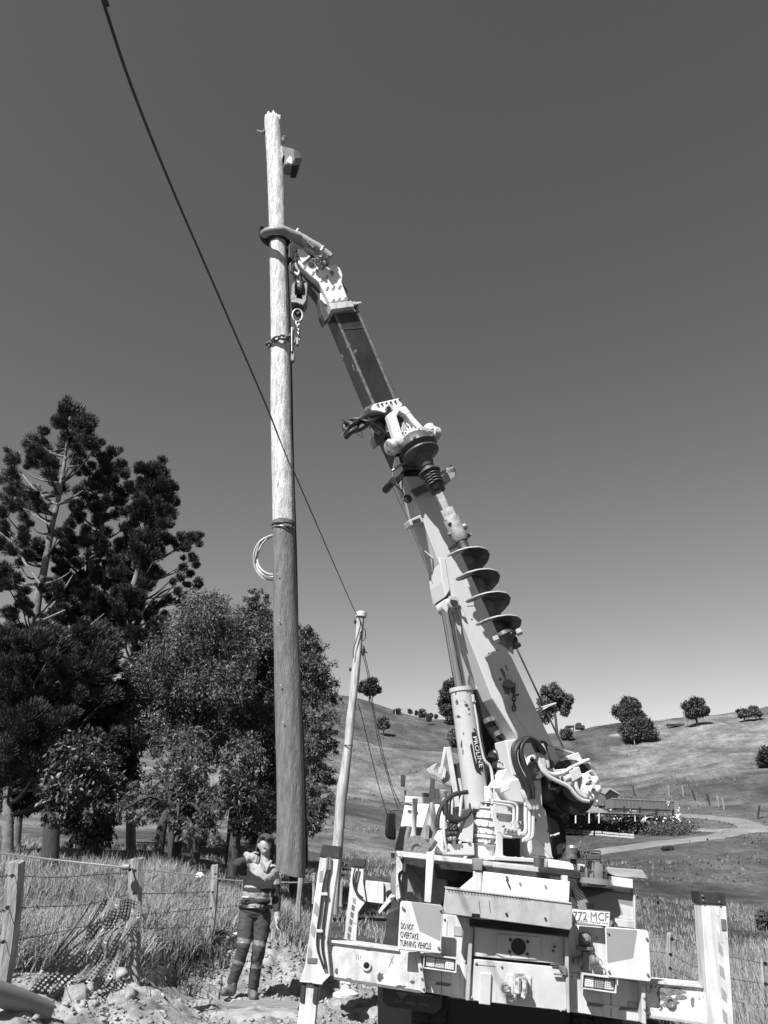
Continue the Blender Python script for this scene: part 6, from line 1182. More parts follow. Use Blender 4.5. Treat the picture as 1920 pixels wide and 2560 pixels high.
fp = w_(420, 1890); PR1 = thing('person', fp, 'worker in hi-vis shirt and cap with neck flap looking up, one hand on the chest', 'person')
navy = M('navy_drill', .035, .85, .022, 9, det=8, bump=.5, bsc=9); hiv = M('hivis_cloth', .33, .8, .25, 9, det=8, bump=.5, bsc=9); tape = M('reflective_tape_cloth', .2, .4, .15, 20); trs = M('work_trousers', .05, .85, .03, 7, det=8, bump=.6, bsc=7); ltr = M('boot_leather', .15, .7, .07, 14, bump=.3)
hip_l = w_(425, 1010); kn_l = w_(385, 1370, -.12); an_l = w_(265, 1760, -.06); hip_r = w_(590, 1010, .02); kn_r = w_(550, 1400, -.05); an_r = w_(490, 1810, .05)
pel = w_(508, 960); wst = w_(515, 880); chst = w_(545, 640, .02); nk = w_(625, 470, .06); sh_l = w_(440, 545, 0); sh_r = w_(705, 560, .06); el_l = w_(325, 480, -.16); wr_l = w_(440, 430, -.34); el_r = w_(735, 800, .08); wr_r = w_(748, 1010, .0)
hd = w_(622, 275, .08); mt = lambda k: k
# body: head, neck, hands, torso and legs, one surface under the clothes
tilt = Matrix.Rotation(R(-38), 3, 'X') @ Matrix.Rotation(R(8), 3, 'Y')
fwd = Vector((.18, -.72, .62)).normalized(); chin = Vector((.05, -.62, -.78)).normalized()
parts = [(hd, (.078, .10, .105), tilt), (hd+Vector((.01, -.03, -.05)), (.062, .075, .075), tilt), (hd+Vector((.005, -.05, -.075)), .042, hd+Vector((.01, -.085, -.07)), .032), (nk-Vector((0, 0, .05)), .068, hd-Vector((-.0, -.01, .05)), .055),
         (hd+fwd*.095+Vector((0, 0, -.01)), .018, hd+fwd*.125, .013), (hd+Vector((-.085, .01, -.02)), .018, hd+Vector((-.085, .015, .01)), .02), (chst, .12, wst, .12), (wst, .12, pel, .13), (sh_l, .05, sh_r, .05), (nk-Vector((0, 0, .05)), .07, chst, .12), (sh_l, .045, el_l, .038), (el_l, .038, wr_l, .027), (sh_r, .045, el_r, .038), (el_r, .036, wr_r, .027), (hip_l, .08, kn_l, .055), (kn_l, .055, an_l, .04), (hip_r, .08, kn_r, .055), (kn_r, .055, an_r, .04)]
blob('body', parts, skin, PR1, .011, 3)
# shirt
def smidx(c):
    x, y = unpx(c); y2 = y-.06*(x-500)
    arm_r = x > 700 and y > 700
    if x < 420 and y < 600: return 1                 # dark forearm sleeve
    if arm_r: return 1
    if y2 > 845: return 1
    if 735 < y2 < 785: return 2
    return 0
parts = [(w_(430, 560, .0), .10, w_(690, 570, .05), .10), (chst, (.19, .125, .19), None), (w_(560, 560, .03), (.195, .11, .12), None), (w_(522, 780), (.175, .125, .16), None), (w_(514, 880), (.19, .13, .07), None), (w_(600, 500, .06), .07, w_(640, 505, .06), .07),
         (sh_l, .078, w_(385, 510, -.08), .074), (w_(385, 510, -.08), .072, el_l, .068), (el_l, .066, w_(415, 440, -.30), .046), (sh_r, .075, w_(730, 690, .07), .068), (w_(730, 690, .07), .066, el_r, .06), (el_r, .058, w_(746, 985, .01), .045), (w_(330, 520, -.15), .06, w_(345, 545, -.12), .05)]
sh = blob('shirt', parts, [hiv, navy, navy], PR1, .011, 3, smidx)
bm = bmesh.new()
for a, b_ in ((600, 540), (660, 505)): pass
for i, q in enumerate([[(565, 440), (600, 500), (615, 560)], [(690, 440), (655, 500), (625, 570)]]): addtube(bm, [w_(x, y, -.07) for x, y in q], .018, 6, 3)
fin('collar', bm, hiv, sh, smooth='all')
for y in (655, 740, 832): lathe('button', w_(600, y, -.15), Vector((0, -1, 0)), [(0, .009), (.008, .008)], dark, sh, 8)
plate('chest_tag', [PS(368, 826), PS(438, 830), PS(438, 840), PS(368, 838)], Fr(w_(400, 833, -.15), Vector((1, 0, 0)), Vector((0, 1, 0)), Vector((0, 0, 1))), 0, .01, winl, sh, w=0)
# trousers with tapes
def tmidx(c):
    x, y = unpx(c)
    if x < 470 or y < 1250:
        if y > 1250 and abs(y-(1310+(x-380)*.10)) < 27: return 1
        if y > 1450 and abs(y-(1545+(x-320)*.35)) < 22: return 1
    if x >= 450 and y > 1280:
        if abs(y-(1335+(x-550)*.22)) < 27: return 1
        if abs(y-(1590+(x-510)*.05)) < 22: return 1
    return 0
parts = [(w_(505, 985), (.19, .135, .12), None), (w_(430, 1040), .11, w_(400, 1200, -.06), .10), (w_(400, 1200, -.06), .10, kn_l, .078), (kn_l, .078, w_(330, 1560, -.08), .075), (w_(330, 1560, -.08), .075, w_(268, 1745, -.06), .065), (w_(590, 1040), .11, w_(580, 1200), .10), (w_(580, 1200), .10, kn_r, .08), (kn_r, .08, w_(520, 1600), .072), (w_(520, 1600), .072, w_(492, 1790, .04), .066), (w_(505, 945), .10, w_(520, 945), .10)]
tr_ = blob('trousers', parts, [trs, tape], PR1, .011, 3, tmidx)
tube('belt', [Vector((pel.x+math.cos(t)*.19+.01, pel.y+math.sin(t)*.14, w_(515, 945).z)) for t in np.linspace(0, 6.28, 25)], .022, black, tr_, 8); plate('buckle', [PS(520, 928), PS(560, 932), PS(560, 958), PS(520, 955)], Fr(w_(540, 940, -.165), Vector((1, 0, 0)), Vector((0, 1, 0)), Vector((0, 0, 1))), 0, .02, steel, tr_)
blob('phone_pouch', [(w_(595, 945, -.15), .035, w_(590, 965, -.15), .035)], black, tr_, .01, 2)
# boots
for a, toe, d in ((an_l, w_(175, 1865, -.14), -.1), (an_r, w_(500, 1910, -.12), 0)):
    blob('boot', [(a+Vector((0, 0, -.01)), .062, a-Vector((0, -.01, .08)), .058), (a-Vector((0, -.03, .10)), .048, toe, .045), (toe, .045, toe+Vector((0, -.02, 0)), .04)], ltr, PR1, .011, 2)
# gloves with five fingers
def hand(wr, dirv, side, pal, curl, nm='glove', s=1.0):
    dirv = dirv.normalized(); side = side.normalized(); up_ = dirv.cross(side).normalized()*pal; pr = [(wr-dirv*.05, .036*s, wr, .034*s), (wr, .034*s, wr+dirv*.04*s, .036*s)]
    for k in range(4):
        o_ = side*(k-1.5)*.021*s; ln = (.066, .078, .073, .056)[k]*s; b0 = wr+dirv*.085*s+o_; pr.append((wr+dirv*.03*s+o_*.7, .019*s, b0, .0145*s)); b1 = b0+(dirv*math.cos(curl)+up_*math.sin(curl))*ln*.5; b2 = b1+(dirv*math.cos(curl*2.1)+up_*math.sin(curl*2.1))*ln*.5; pr += [(b0, .0125*s, b1, .0115*s), (b1, .0115*s, b2, .0095*s)]
    t0_ = wr+dirv*.02*s-side*.035*s; t1_ = t0_+(dirv*.6-side*.6+up_*.35).normalized()*.045*s; t2_ = t1_+(dirv*.85-side*.2+up_*.35).normalized()*.032*s; pr += [(t0_, .017*s, t1_, .014*s), (t1_, .0135*s, t2_, .011*s)]
    return blob(nm, pr, glovem, PR1, .0055, 2)
hand(w_(455, 395, -.34), w_(530, 430, -.36)-w_(455, 395, -.34), Vector((-.1, -.25, -.95)), 1, .75, s=1.05)
tube('glove_cuff', [w_(425, 420, -.33), w_(462, 395, -.34)], .046, glovem, PR1, 12)
hand(w_(750, 1050, -.01), w_(752, 1140, -.04)-w_(750, 1050, -.01), Vector((.25, .95, 0)), 1, .28, s=1.05)
tube('glove_cuff', [w_(748, 1020, 0), w_(750, 1060, 0)], .043, glovem, PR1, 12)
# cap with flap, sunglasses
cpm = M('cap_cloth', .05, .85, .03, 14, bump=.3)
cap = blob('cap', [(hd+Vector((.0, .035, .055)), (.098, .10, .085), tilt), (hd+Vector((-.03, -.01, .075)), .05, hd+Vector((.05, -.02, .07)), .05), (hd+Vector((-.03, -.07, .085)), .016, hd+Vector((.07, -.09, .07)), .016), (hd+Vector((-.02, -.12, .105)), .012, hd+Vector((.07, -.14, .085)), .012), (hd+Vector((-.04, -.05, .08)), .02, hd+Vector((-.02, -.12, .105)), .012), (hd+Vector((.07, -.05, .06)), .02, hd+Vector((.07, -.14, .085)), .012)], cpm, PR1, .009, 2)
blob('neck_flap', [(hd+Vector((-.095, .03, .06)), .018, hd+Vector((-.12, .05, -.06)), .016), (hd+Vector((-.12, .05, -.06)), .016, hd+Vector((-.11, .06, -.17)), .012), (hd+Vector((.09, .04, .05)), .02, hd+Vector((.11, .05, -.08)), .03), (hd+Vector((.11, .05, -.08)), .03, hd+Vector((.10, .05, -.2)), .03), (hd+Vector((-.09, .09, .03)), .02, hd+Vector((.09, .09, .03)), .02), (hd+Vector((-.1, .09, -.05)), .02, hd+Vector((.1, .09, -.05)), .025), (hd+Vector((-.1, .09, -.15)), .02, hd+Vector((.1, .09, -.15)), .03)], cpm, cap, .011, 2)
gf = hd+fwd*.085+Vector((0, -.005, .025)); sg = blob('sunglasses', [(gf+Vector((-.055, 0, .005)), (.03, .015, .02), None), (gf+Vector((.035, -.005, .0)), (.03, .015, .02), None), (gf+Vector((-.06, .0, .015)), .008, gf+Vector((.05, 0, .012)), .008), (gf+Vector((-.08, .0, .01)), .007, gf+Vector((-.1, .08, .0)), .006)], M('black_gloss', .01, .08, .008, spec=.9), PR1, .007, 1)
blob('lips', [(hd+Vector((-.012, -.118, -.022)), .009, hd+Vector((.02, -.118, -.026)), .009)], M('lip', .2, .5, .18), PR1, .006, 1)
# operator sitting behind the lift cylinder
op = BF.hit(ZB(650, 880), .65); PR2 = thing('person', op, 'crane operator seated in shadow between the lift cylinder and the turret', 'person')
o_ = lambda x, y, k=.6: BF.hit(ZB(x, y), k)
hd2 = o_(715, 690, .75)
blob('body', [(hd2, (.085, .1, .12), None), (hd2-Vector((0, 0, .1)), .06, o_(700, 780), .07), (o_(620, 790), .06, o_(780, 800), .06), (o_(700, 800), .14, o_(690, 960), .15), (o_(690, 960), .1, o_(620, 980, .3), .09), (o_(620, 980, .3), .08, o_(600, 1100, .3), .06), (o_(740, 970), .1, o_(700, 990, .3), .09), (o_(700, 990, .3), .08, o_(690, 1100, .3), .06)], skin, PR2, .016, 3)
def omid(c):
    p = BF.loc(c); q = o_(600, 800); return 1 if (Vector(c)-o_(600, 800, .45)).length < .11 else 0
blob('shirt', [(o_(700, 800), (.24, .15, .2), None), (o_(690, 900), (.2, .16, .2), None), (o_(620, 780, .55), .085, o_(590, 830, .42), .075), (o_(590, 830, .42), .07, o_(650, 880, .3), .06), (o_(780, 790, .6), .09, o_(780, 860, .45), .075)], [navy, hiv], PR2, .014, 3, omid)
blob('trousers', [(o_(690, 970), .14, o_(620, 985, .3), .11), (o_(620, 985, .3), .11, o_(600, 1110, .3), .08), (o_(740, 975), .14, o_(700, 990, .3), .11), (o_(700, 990, .3), .11, o_(690, 1110, .3), .08)], trs, PR2, .016, 3)
blob('hard_cap', [(hd2+Vector((0, 0, .05)), (.1, .12, .1), None)], cpm, PR2, .014, 2)
# gripping hand on a lever
pr = [(o_(625, 870, .32), .05, o_(650, 880, .28), .055)]
for k in range(4): pr += [(o_(640+k*14, 850+k*4, .26), .02, o_(648+k*14, 890+k*3, .2), .019), (o_(648+k*14, 890+k*3, .2), .019, o_(636+k*14, 915+k*2, .25), .016)]
pr += [(o_(630, 850, .27), .02, o_(660, 838, .22), .018)]
blob('glove', pr, glovem, PR2, .009, 2); tube('control_lever', [o_(680, 905, .24), o_(700, 850, .22)], .03, dark, TRK, 8)
# ------------------------------------------------------------------ trees
def leafmesh(C, D, L_, Wd, mat_n=1):
    """leaf quads: centres C, directions D"""
    n = len(C); s = np.cross(D, RNG.normal(0, 1, (n, 3))); s /= np.linalg.norm(s, axis=1)[:, None]+1e-9
    a = C-D*L_[:, None]/2; b_ = C+D*L_[:, None]/2; m = C+np.cross(D, s)*(L_*.08)[:, None]; s = s*(Wd/2)[:, None]
    return np.stack([a, m+s, b_, m-s], 1).reshape(-1, 3)
def qidx(n): i = np.arange(n)*4; return np.stack([i, i+1, i+2, i+3], 1)
def foliage(nm, parent, blobs, per, ll, lw, mat, droop=.5, shell=.35, origin=None, sub=30, kind='stuff', spr=.30):
    CC = []; DDs = []
    for c, r in blobs:
        r = np.array(r) if np.ndim(r) else np.array([r, r, r*.85]); c = np.array(c); ns = max(6, int(per*float(r.mean())**2/sub))
        d = RNG.normal(0, 1, (ns, 3)); d /= np.linalg.norm(d, axis=1)[:, None]; rad = RNG.uniform(0, 1, ns)**shell; k = c+d*rad[:, None]*r
        cs = np.repeat(k, sub, 0); dn = np.repeat(d, sub, 0); q = cs+RNG.normal(0, 1, cs.shape)*np.array([spr*.5, spr*.5, spr*.38])*float(np.clip(r.mean(), .3, 1.2))
        CC.append(q); dd = dn*.7+RNG.normal(0, .6, q.shape)-np.array([0, 0, droop]); DDs.append(dd/np.linalg.norm(dd, axis=1)[:, None])
    C = np.concatenate(CC); D = np.concatenate(DDs); n = len(C); Ls = RNG.uniform(.7, 1.3, n)*ll; V = leafmesh(C, D, Ls, Ls*lw)
    return npmesh(nm, V, qidx(n), mat, parent=parent, kind=kind)
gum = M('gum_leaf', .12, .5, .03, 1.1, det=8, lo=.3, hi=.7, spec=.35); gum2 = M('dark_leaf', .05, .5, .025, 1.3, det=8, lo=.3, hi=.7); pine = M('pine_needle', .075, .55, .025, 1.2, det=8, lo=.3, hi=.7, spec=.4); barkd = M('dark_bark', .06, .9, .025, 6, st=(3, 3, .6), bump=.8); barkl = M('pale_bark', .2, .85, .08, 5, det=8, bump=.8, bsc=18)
farleaf = M('far_tree_leaf', .06, .7, .03, .5, det=6)
def tl_(c, Y): return P(TL(*c), Y)
def gumtree(label, Y, blobs, trunk, per=4400, mat=gum, name='gum_tree', lean=0, group=None, leaf=(.125, .27), rt_=.17):
    base = ghit(TL(*trunk[-1])); base = tl_(trunk[-1], Y); base.z = h(base.x, base.y)
    T = thing(name, base, label, 'tree', group)
    pts = [base-Vector((0, 0, .2))]+[tl_(q, Y) for q in trunk[::-1][1:]]
    tube('trunk', pts, [rt_]+[rt_*.85-.3*rt_*i/len(pts) for i in range(len(pts)-1)], barkd, T, 12, 5)
    B_ = []
    for x, y, r in blobs:
        rr = r*.54249/F*depth(tl_((x, y), Y)); B_.append((tl_((x, y), Y+RNG.uniform(-.9, .9)), rr)); 
    top_ = pts[-1]
    for k, (c, r) in enumerate(B_):
        if k % 2 == 0: tube('limb', [pts[max(1, len(pts)-2)], (pts[-1]+Vector(c))/2+Vector((0, 0, -.1)), Vector(c)], [.06, .04, .015], barkd, T, 6, 3)
    foliage('crown', T, B_, per, leaf[0], leaf[1], mat); return T
gumtree('tall gum tree with broad rounded crown in the middle of the row', 24, [(950, 150, 130), (860, 210, 110), (1040, 200, 100), (800, 300, 130), (940, 320, 150), (1060, 340, 120), (700, 440, 130), (850, 460, 150), (1000, 480, 150), (1100, 480, 100), (620, 560, 90), (740, 580, 130), (880, 620, 140), (1020, 640, 140), (600, 660, 90), (530, 690, 50), (720, 720, 100), (860, 760, 100), (1000, 790, 110), (1120, 620, 100), (1120, 780, 90), (640, 760, 70)], [(900, 600), (850, 900), (800, 1150), (805, 1330)])
gumtree('gum tree behind the hanging pole with a narrow pointed top', 26, [(1180, 100, 60), (1175, 170, 80), (1230, 180, 80), (1160, 260, 90), (1240, 290, 100), (1170, 400, 100), (1250, 420, 110), (1300, 330, 90), (1190, 540, 110), (1290, 560, 120), (1200, 700, 120), (1300, 720, 120), (1210, 860, 110), (1310, 880, 110), (1200, 1000, 110), (1300, 1010, 100), (1150, 1090, 80), (1250, 1100, 80)], [(1200, 400), (1150, 800), (1085, 1000), (1060, 1340)], mat=gum)
gumtree('gum tree right of the hanging pole overhanging the field', 25, [(1405, 240, 45), (1400, 290, 70), (1450, 330, 70), (1390, 380, 90), (1480, 400, 70), (1400, 480, 110), (1500, 480, 65), (1440, 560, 110), (1530, 540, 45), (1400, 660, 110), (1490, 640, 70), (1520, 690, 40), (1400, 770, 100), (1470, 760, 70), (1400, 880, 100), (1470, 900, 70), (1400, 980, 90), (1480, 1000, 60), (1430, 1080, 80), (1500, 1070, 35), (1380, 1130, 60), (1450, 1140, 40), (1540, 780, 30), (1520, 930, 30)], [(1420, 500), (1380, 900), (1360, 1200), (1365, 1330)])
gumtree('low gum tree with drooping foliage above three dark trunks', 20.5, [(850, 820, 70), (790, 870, 80), (880, 890, 90), (940, 870, 50), (720, 940, 70), (800, 960, 100), (900, 980, 100), (640, 980, 60), (690, 1020, 80), (600, 1020, 50), (560, 1060, 45), (760, 1050, 90), (860, 1060, 100), (960, 1040, 80), (650, 1090, 55), (880, 1140, 70), (960, 1130, 60), (920, 1190, 50), (820, 1120, 50), (990, 1200, 40), (930, 1230, 35)], [(820, 900), (780, 1050), (745, 1150), (722, 1300)], leaf=(.115, .26), rt_=.15)
for i, (x0, y0, x1, y1, Yt, lb) in enumerate([(830, 1080, 808, 1300, 21, 'slender dark trunk second from the left under the low gum'), (920, 1140, 893, 1300, 20.5, 'leaning dark trunk in the middle under the low gum')]):
    gumtree(lb, Yt, [(x0, y0-60, 60), (x0+30, y0-20, 50)], [(x0, y0-40), ((x0+x1)/2, (y0+y1)/2), (x1, y1)], rt_=.13, group='gum trunks in the row')
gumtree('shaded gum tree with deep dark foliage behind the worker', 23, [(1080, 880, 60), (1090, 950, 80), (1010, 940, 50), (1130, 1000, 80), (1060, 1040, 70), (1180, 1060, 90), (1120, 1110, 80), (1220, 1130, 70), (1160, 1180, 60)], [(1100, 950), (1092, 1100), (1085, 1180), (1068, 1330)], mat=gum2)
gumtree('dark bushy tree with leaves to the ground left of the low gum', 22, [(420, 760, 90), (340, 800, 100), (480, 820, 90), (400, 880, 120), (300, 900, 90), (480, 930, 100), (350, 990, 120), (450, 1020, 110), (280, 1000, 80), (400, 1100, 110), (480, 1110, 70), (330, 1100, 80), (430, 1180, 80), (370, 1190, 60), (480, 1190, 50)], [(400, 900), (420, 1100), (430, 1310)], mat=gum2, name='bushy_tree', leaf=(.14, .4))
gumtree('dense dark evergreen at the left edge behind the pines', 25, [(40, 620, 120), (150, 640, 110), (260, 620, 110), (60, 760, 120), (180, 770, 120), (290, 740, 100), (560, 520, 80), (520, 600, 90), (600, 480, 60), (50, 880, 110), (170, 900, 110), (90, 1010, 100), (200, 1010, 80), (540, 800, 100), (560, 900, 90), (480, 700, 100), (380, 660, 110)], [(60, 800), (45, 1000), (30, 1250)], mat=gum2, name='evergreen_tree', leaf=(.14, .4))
gumtree('short dark stump tree with a tuft of leaves near the left', 17, [(230, 1080, 34), (250, 1110, 30), (215, 1110, 28)], [(235, 1090), (237, 1180), (238, 1290)], mat=gum2, rt_=.19, name='stump_tree', leaf=(.1, .3))
# araucaria pines: tufts of needles at branch ends
def tufts(nm, parent, cl_, mat, dens=330):
    CC = []; DDs = []; LL = []; WW = []
    for p, r, ax in cl_:
        n = int(dens*2.3*(r/.4)**1.6)+80; d = RNG.normal(0, 1, (n, 3)); d /= np.linalg.norm(d, axis=1)[:, None]; ax = np.array(ax)
        rad = RNG.uniform(.15, 1, n)[:, None]; q = np.array(p)+d*rad*r*np.array([1, 1, .9]); dd = d*.8+ax*.9+RNG.normal(0, .2, (n, 3)); DDs.append(dd/np.linalg.norm(dd, axis=1)[:, None]); CC.append(q); LL.append(np.full(n, .19*RNG.uniform(.8, 1.1))); WW.append(np.full(n, .027))
    C = np.concatenate(CC); return npmesh(nm, leafmesh(C, np.concatenate(DDs), np.concatenate(LL)*RNG.uniform(.6, 1.2, len(C)), np.concatenate(WW)), qidx(len(C)), mat, parent=parent, kind='stuff')
def pinetree(label, Y, cl_, trunk, base_px, bare=(), s=.31344, cr=TR, fill=()):
    base = P(base_px, Y); base.z = h(base.x, base.y); T = thing('araucaria_pine', base, label, 'tree', 'pines at the left')
    tp_ = [P(cr(*q), Y) for q in trunk]; pts = [base-Vector((0, 0, .2))]+tp_[::-1]; n = len(pts)
    tube('trunk', pts, [.17-.12*i/(n-1) for i in range(n)], barkl, T, 14, 4)
    C_ = []; k = 0; cl_ = list(cl_)+[(x+float(RNG.normal(0, 38)), y+float(RNG.normal(0, 38)), r*.8) for x, y, r in cl_ if r > 50]
    allp = smoothpath(pts, 8)
    for x, y, r in cl_:
        dY = RNG.uniform(-1, 1)*1.7; p = P(cr(x, y), Y+dY); rad = r*s/F*depth(p); c0 = min(allp, key=lambda q: abs(q.z-(p.z-.25-.35*(Vector((p.x-q.x, p.y-q.y, 0)).length)))); ax = (p-c0); ax = Vector((ax.x*.6, ax.y*.6, abs(ax.z)+.5)).normalized()
        C_.append((p, rad, ax)); m = int(r/45)+1
        for j in range(m): C_.append((p+Vector(RNG.normal(0, .5, 3))*rad, rad*.6, ax))
        if k % 2 == 0 and (p-c0).length > .6:
            mid = (c0+p)/2-Vector((0, 0, .12*(p-c0).length)); tube('branch', [c0, mid, p], [.055, .035, .012], barkl if k % 6 == 0 else barkd, T, 6, 4)
        k += 1
    for q in bare: tube('bare_branch', [P(cr(*a), Y-.9+.3*i) for i, a in enumerate(q)], [.05]*(len(q)-1)+[.012], barkl, T, 6, 4)
    tufts('crown', T, C_, pine); return T
PAc = [(580, 170, 110), (650, 260, 110), (480, 240, 80), (720, 240, 60), (560, 380, 100), (700, 370, 80), (760, 430, 55), (540, 120, 60), (620, 130, 60), (350, 310, 50), (280, 380, 75), (270, 470, 75), (360, 430, 55), (330, 560, 85), (400, 540, 75), (250, 560, 50), (620, 570, 65), (640, 490, 55), (100, 540, 65), (80, 660, 75), (130, 780, 75), (60, 870, 65), (200, 830, 65), (390, 640, 65), (500, 770, 60), (310, 900, 60), (30, 960, 55), (190, 1000, 55), (190, 1110, 55), (20, 1060, 55), (60, 1130, 55), (310, 1200, 55), (220, 1290, 65), (530, 1140, 75), (560, 1060, 55), (440, 1330, 40), (120, 700, 60), (270, 780, 60), (360, 920, 40), (100, 920, 50)]
PBc = [(890, 480, 60), (800, 520, 40), (960, 570, 50), (840, 560, 60), (740, 590, 45), (700, 640, 45), (850, 620, 75), (990, 630, 55), (900, 690, 60), (780, 690, 60), (680, 740, 55), (820, 770, 60), (930, 780, 60), (620, 790, 50), (740, 850, 60), (850, 860, 55), (950, 870, 75), (620, 920, 65), (770, 930, 75), (700, 900, 55), (630, 1010, 55), (920, 980, 55), (1000, 1080, 60), (690, 1090, 45), (780, 1010, 55), (850, 1120, 60), (680, 1200, 90), (760, 1170, 60), (820, 1230, 60), (570, 1190, 55), (740, 1330, 70), (620, 1370, 55), (520, 1380, 55), (500, 1480, 60), (600, 1500, 60), (800, 1480, 80), (900, 1540, 65), (780, 1620, 55), (950, 1620, 60), (640, 1620, 60), (430, 1280, 45), (700, 1740, 60), (560, 1760, 70), (820, 1780, 70), (400, 1650, 50), (420, 1780, 60), (880, 1380, 60), (950, 1250, 60)]
PCc = [(1170, 620, 65), (1230, 610, 75), (1300, 650, 70), (1130, 720, 60), (1200, 760, 100), (1310, 760, 90), (1380, 750, 45), (1040, 770, 55), (1080, 830, 50), (1170, 860, 80), (1270, 880, 90), (1360, 860, 75), (1395, 880, 45), (1150, 930, 75), (1250, 960, 85), (1350, 970, 75), (1290, 1060, 65), (1200, 1050, 65), (1350, 1050, 50), (1060, 940, 55), (1100, 1000, 60), (1310, 1160, 55), (1370, 1180, 45), (1450, 1150, 50), (1540, 1160, 60), (1480, 1230, 55), (1420, 1240, 40), (1590, 1140, 35), (1540, 1330, 45), (1560, 1380, 35), (1460, 1400, 42), (1510, 1450, 42), (1440, 1480, 42), (1580, 1510, 42), (1570, 1550, 38), (1380, 1510, 32), (1500, 1540, 32), (1420, 1590, 42), (1340, 1660, 55), (1300, 1690, 35), (1250, 1700, 45), (1230, 1200, 80), (1130, 1150, 80), (1080, 1250, 80), (1180, 1300, 80), (1270, 1290, 65), (1120, 1400, 80), (1220, 1430, 80), (1060, 1480, 80), (1160, 1540, 80), (1100, 1640, 80), (1020, 1720, 80), (1160, 1720, 60), (1000, 1350, 60), (960, 1450, 60)]
FR_ = np.random.default_rng(8); fillc = [(float(FR_.uniform(-10, 1080)), float(FR_.uniform(1020, 1960)), float(FR_.uniform(40, 70))) for _ in range(170)]; fillc = [c for c in fillc if c[1] > 1150+FR_.uniform(0, 500) and not (240 < c[0] < 420 and FR_.random() < .75)]
PAc += [c for c in fillc if c[0] < 480]; PCc += [(float(FR_.uniform(1020, 1290)), float(FR_.uniform(1780, 2500)), float(FR_.uniform(45, 70))) for _ in range(34)]; PBc += [c for c in fillc if 480 <= c[0] < 840]; PCc += [c for c in fillc if c[0] >= 840]
pinetree('tallest pine with a bushy top and long bare lower trunk', 28, PAc, [(560, 200), (520, 520), (500, 650), (460, 880), (420, 1040), (395, 1180), (340, 1480), (285, 1790)], (40, 2110), [[(460, 900), (370, 850), (270, 770), (190, 670), (150, 620)], [(470, 890), (560, 850), (660, 785)], [(465, 895), (560, 870), (655, 835)], [(400, 1060), (300, 1000), (180, 925)], [(360, 1530), (460, 1500), (560, 1435)], [(290, 1830), (400, 1720), (500, 1590), (580, 1460)], [(350, 1830), (440, 1790), (535, 1738)], [(540, 600), (640, 580), (750, 470)], [(320, 1530), (210, 1380), (110, 1220), (0, 1120)]])
pinetree('middle pine with a slimmer crown between two larger pines', 30, PBc, [(880, 520), (850, 700), (820, 950), (800, 1150), (720, 1400), (700, 1700)], (225, 2120), [[(650, 1380), (780, 1330), (915, 1275)], [(640, 1380), (760, 1300), (890, 1225)], [(520, 1975), (640, 1880), (830, 1765)], [(830, 1340), (828, 1430), (850, 1680)]])
pinetree('right hand pine with a dense domed top and side branches', 29, PCc, [(1230, 620), (1200, 900), (1170, 1200), (1080, 1500), (1040, 1800)], (330, 2125), [[(1060, 1850), (1180, 1700), (1290, 1600), (1400, 1550)], [(1290, 1480), (1410, 1430), (1500, 1400)], [(1210, 1150), (1280, 1090), (1320, 1060)], [(950, 1330), (985, 1480), (1010, 1560)], [(1130, 1860), (1220, 1810), (1300, 1750)]])
RNG2 = np.random.default_rng(5); lowc = [(float(RNG2.uniform(0, 520)), float(RNG2.uniform(250, 980)), float(RNG2.uniform(45, 75))) for _ in range(150)]
lowc = [(x, y, r) for x, y, r in lowc if not (y > 850 and x > 380)]
pinetree('low spreading pine with many bare pale branches at the left edge', 24, lowc, [(60, 500), (50, 700), (40, 900)], (25, 2120), [[(185, 345), (300, 270), (400, 220), (480, 155)], [(-20, 500), (30, 535), (65, 570)], [(60, 750), (100, 660), (130, 600)], [(110, 885), (220, 860), (350, 815)], [(140, 840), (190, 845), (220, 860)], [(130, 870), (150, 800), (180, 740)], [(330, 440), (380, 485), (440, 520)], [(250, 480), (320, 440), (380, 400), (470, 330)], [(190, 260), (250, 300)], [(200, 185), (300, 140)]], s=.54249, cr=TL)
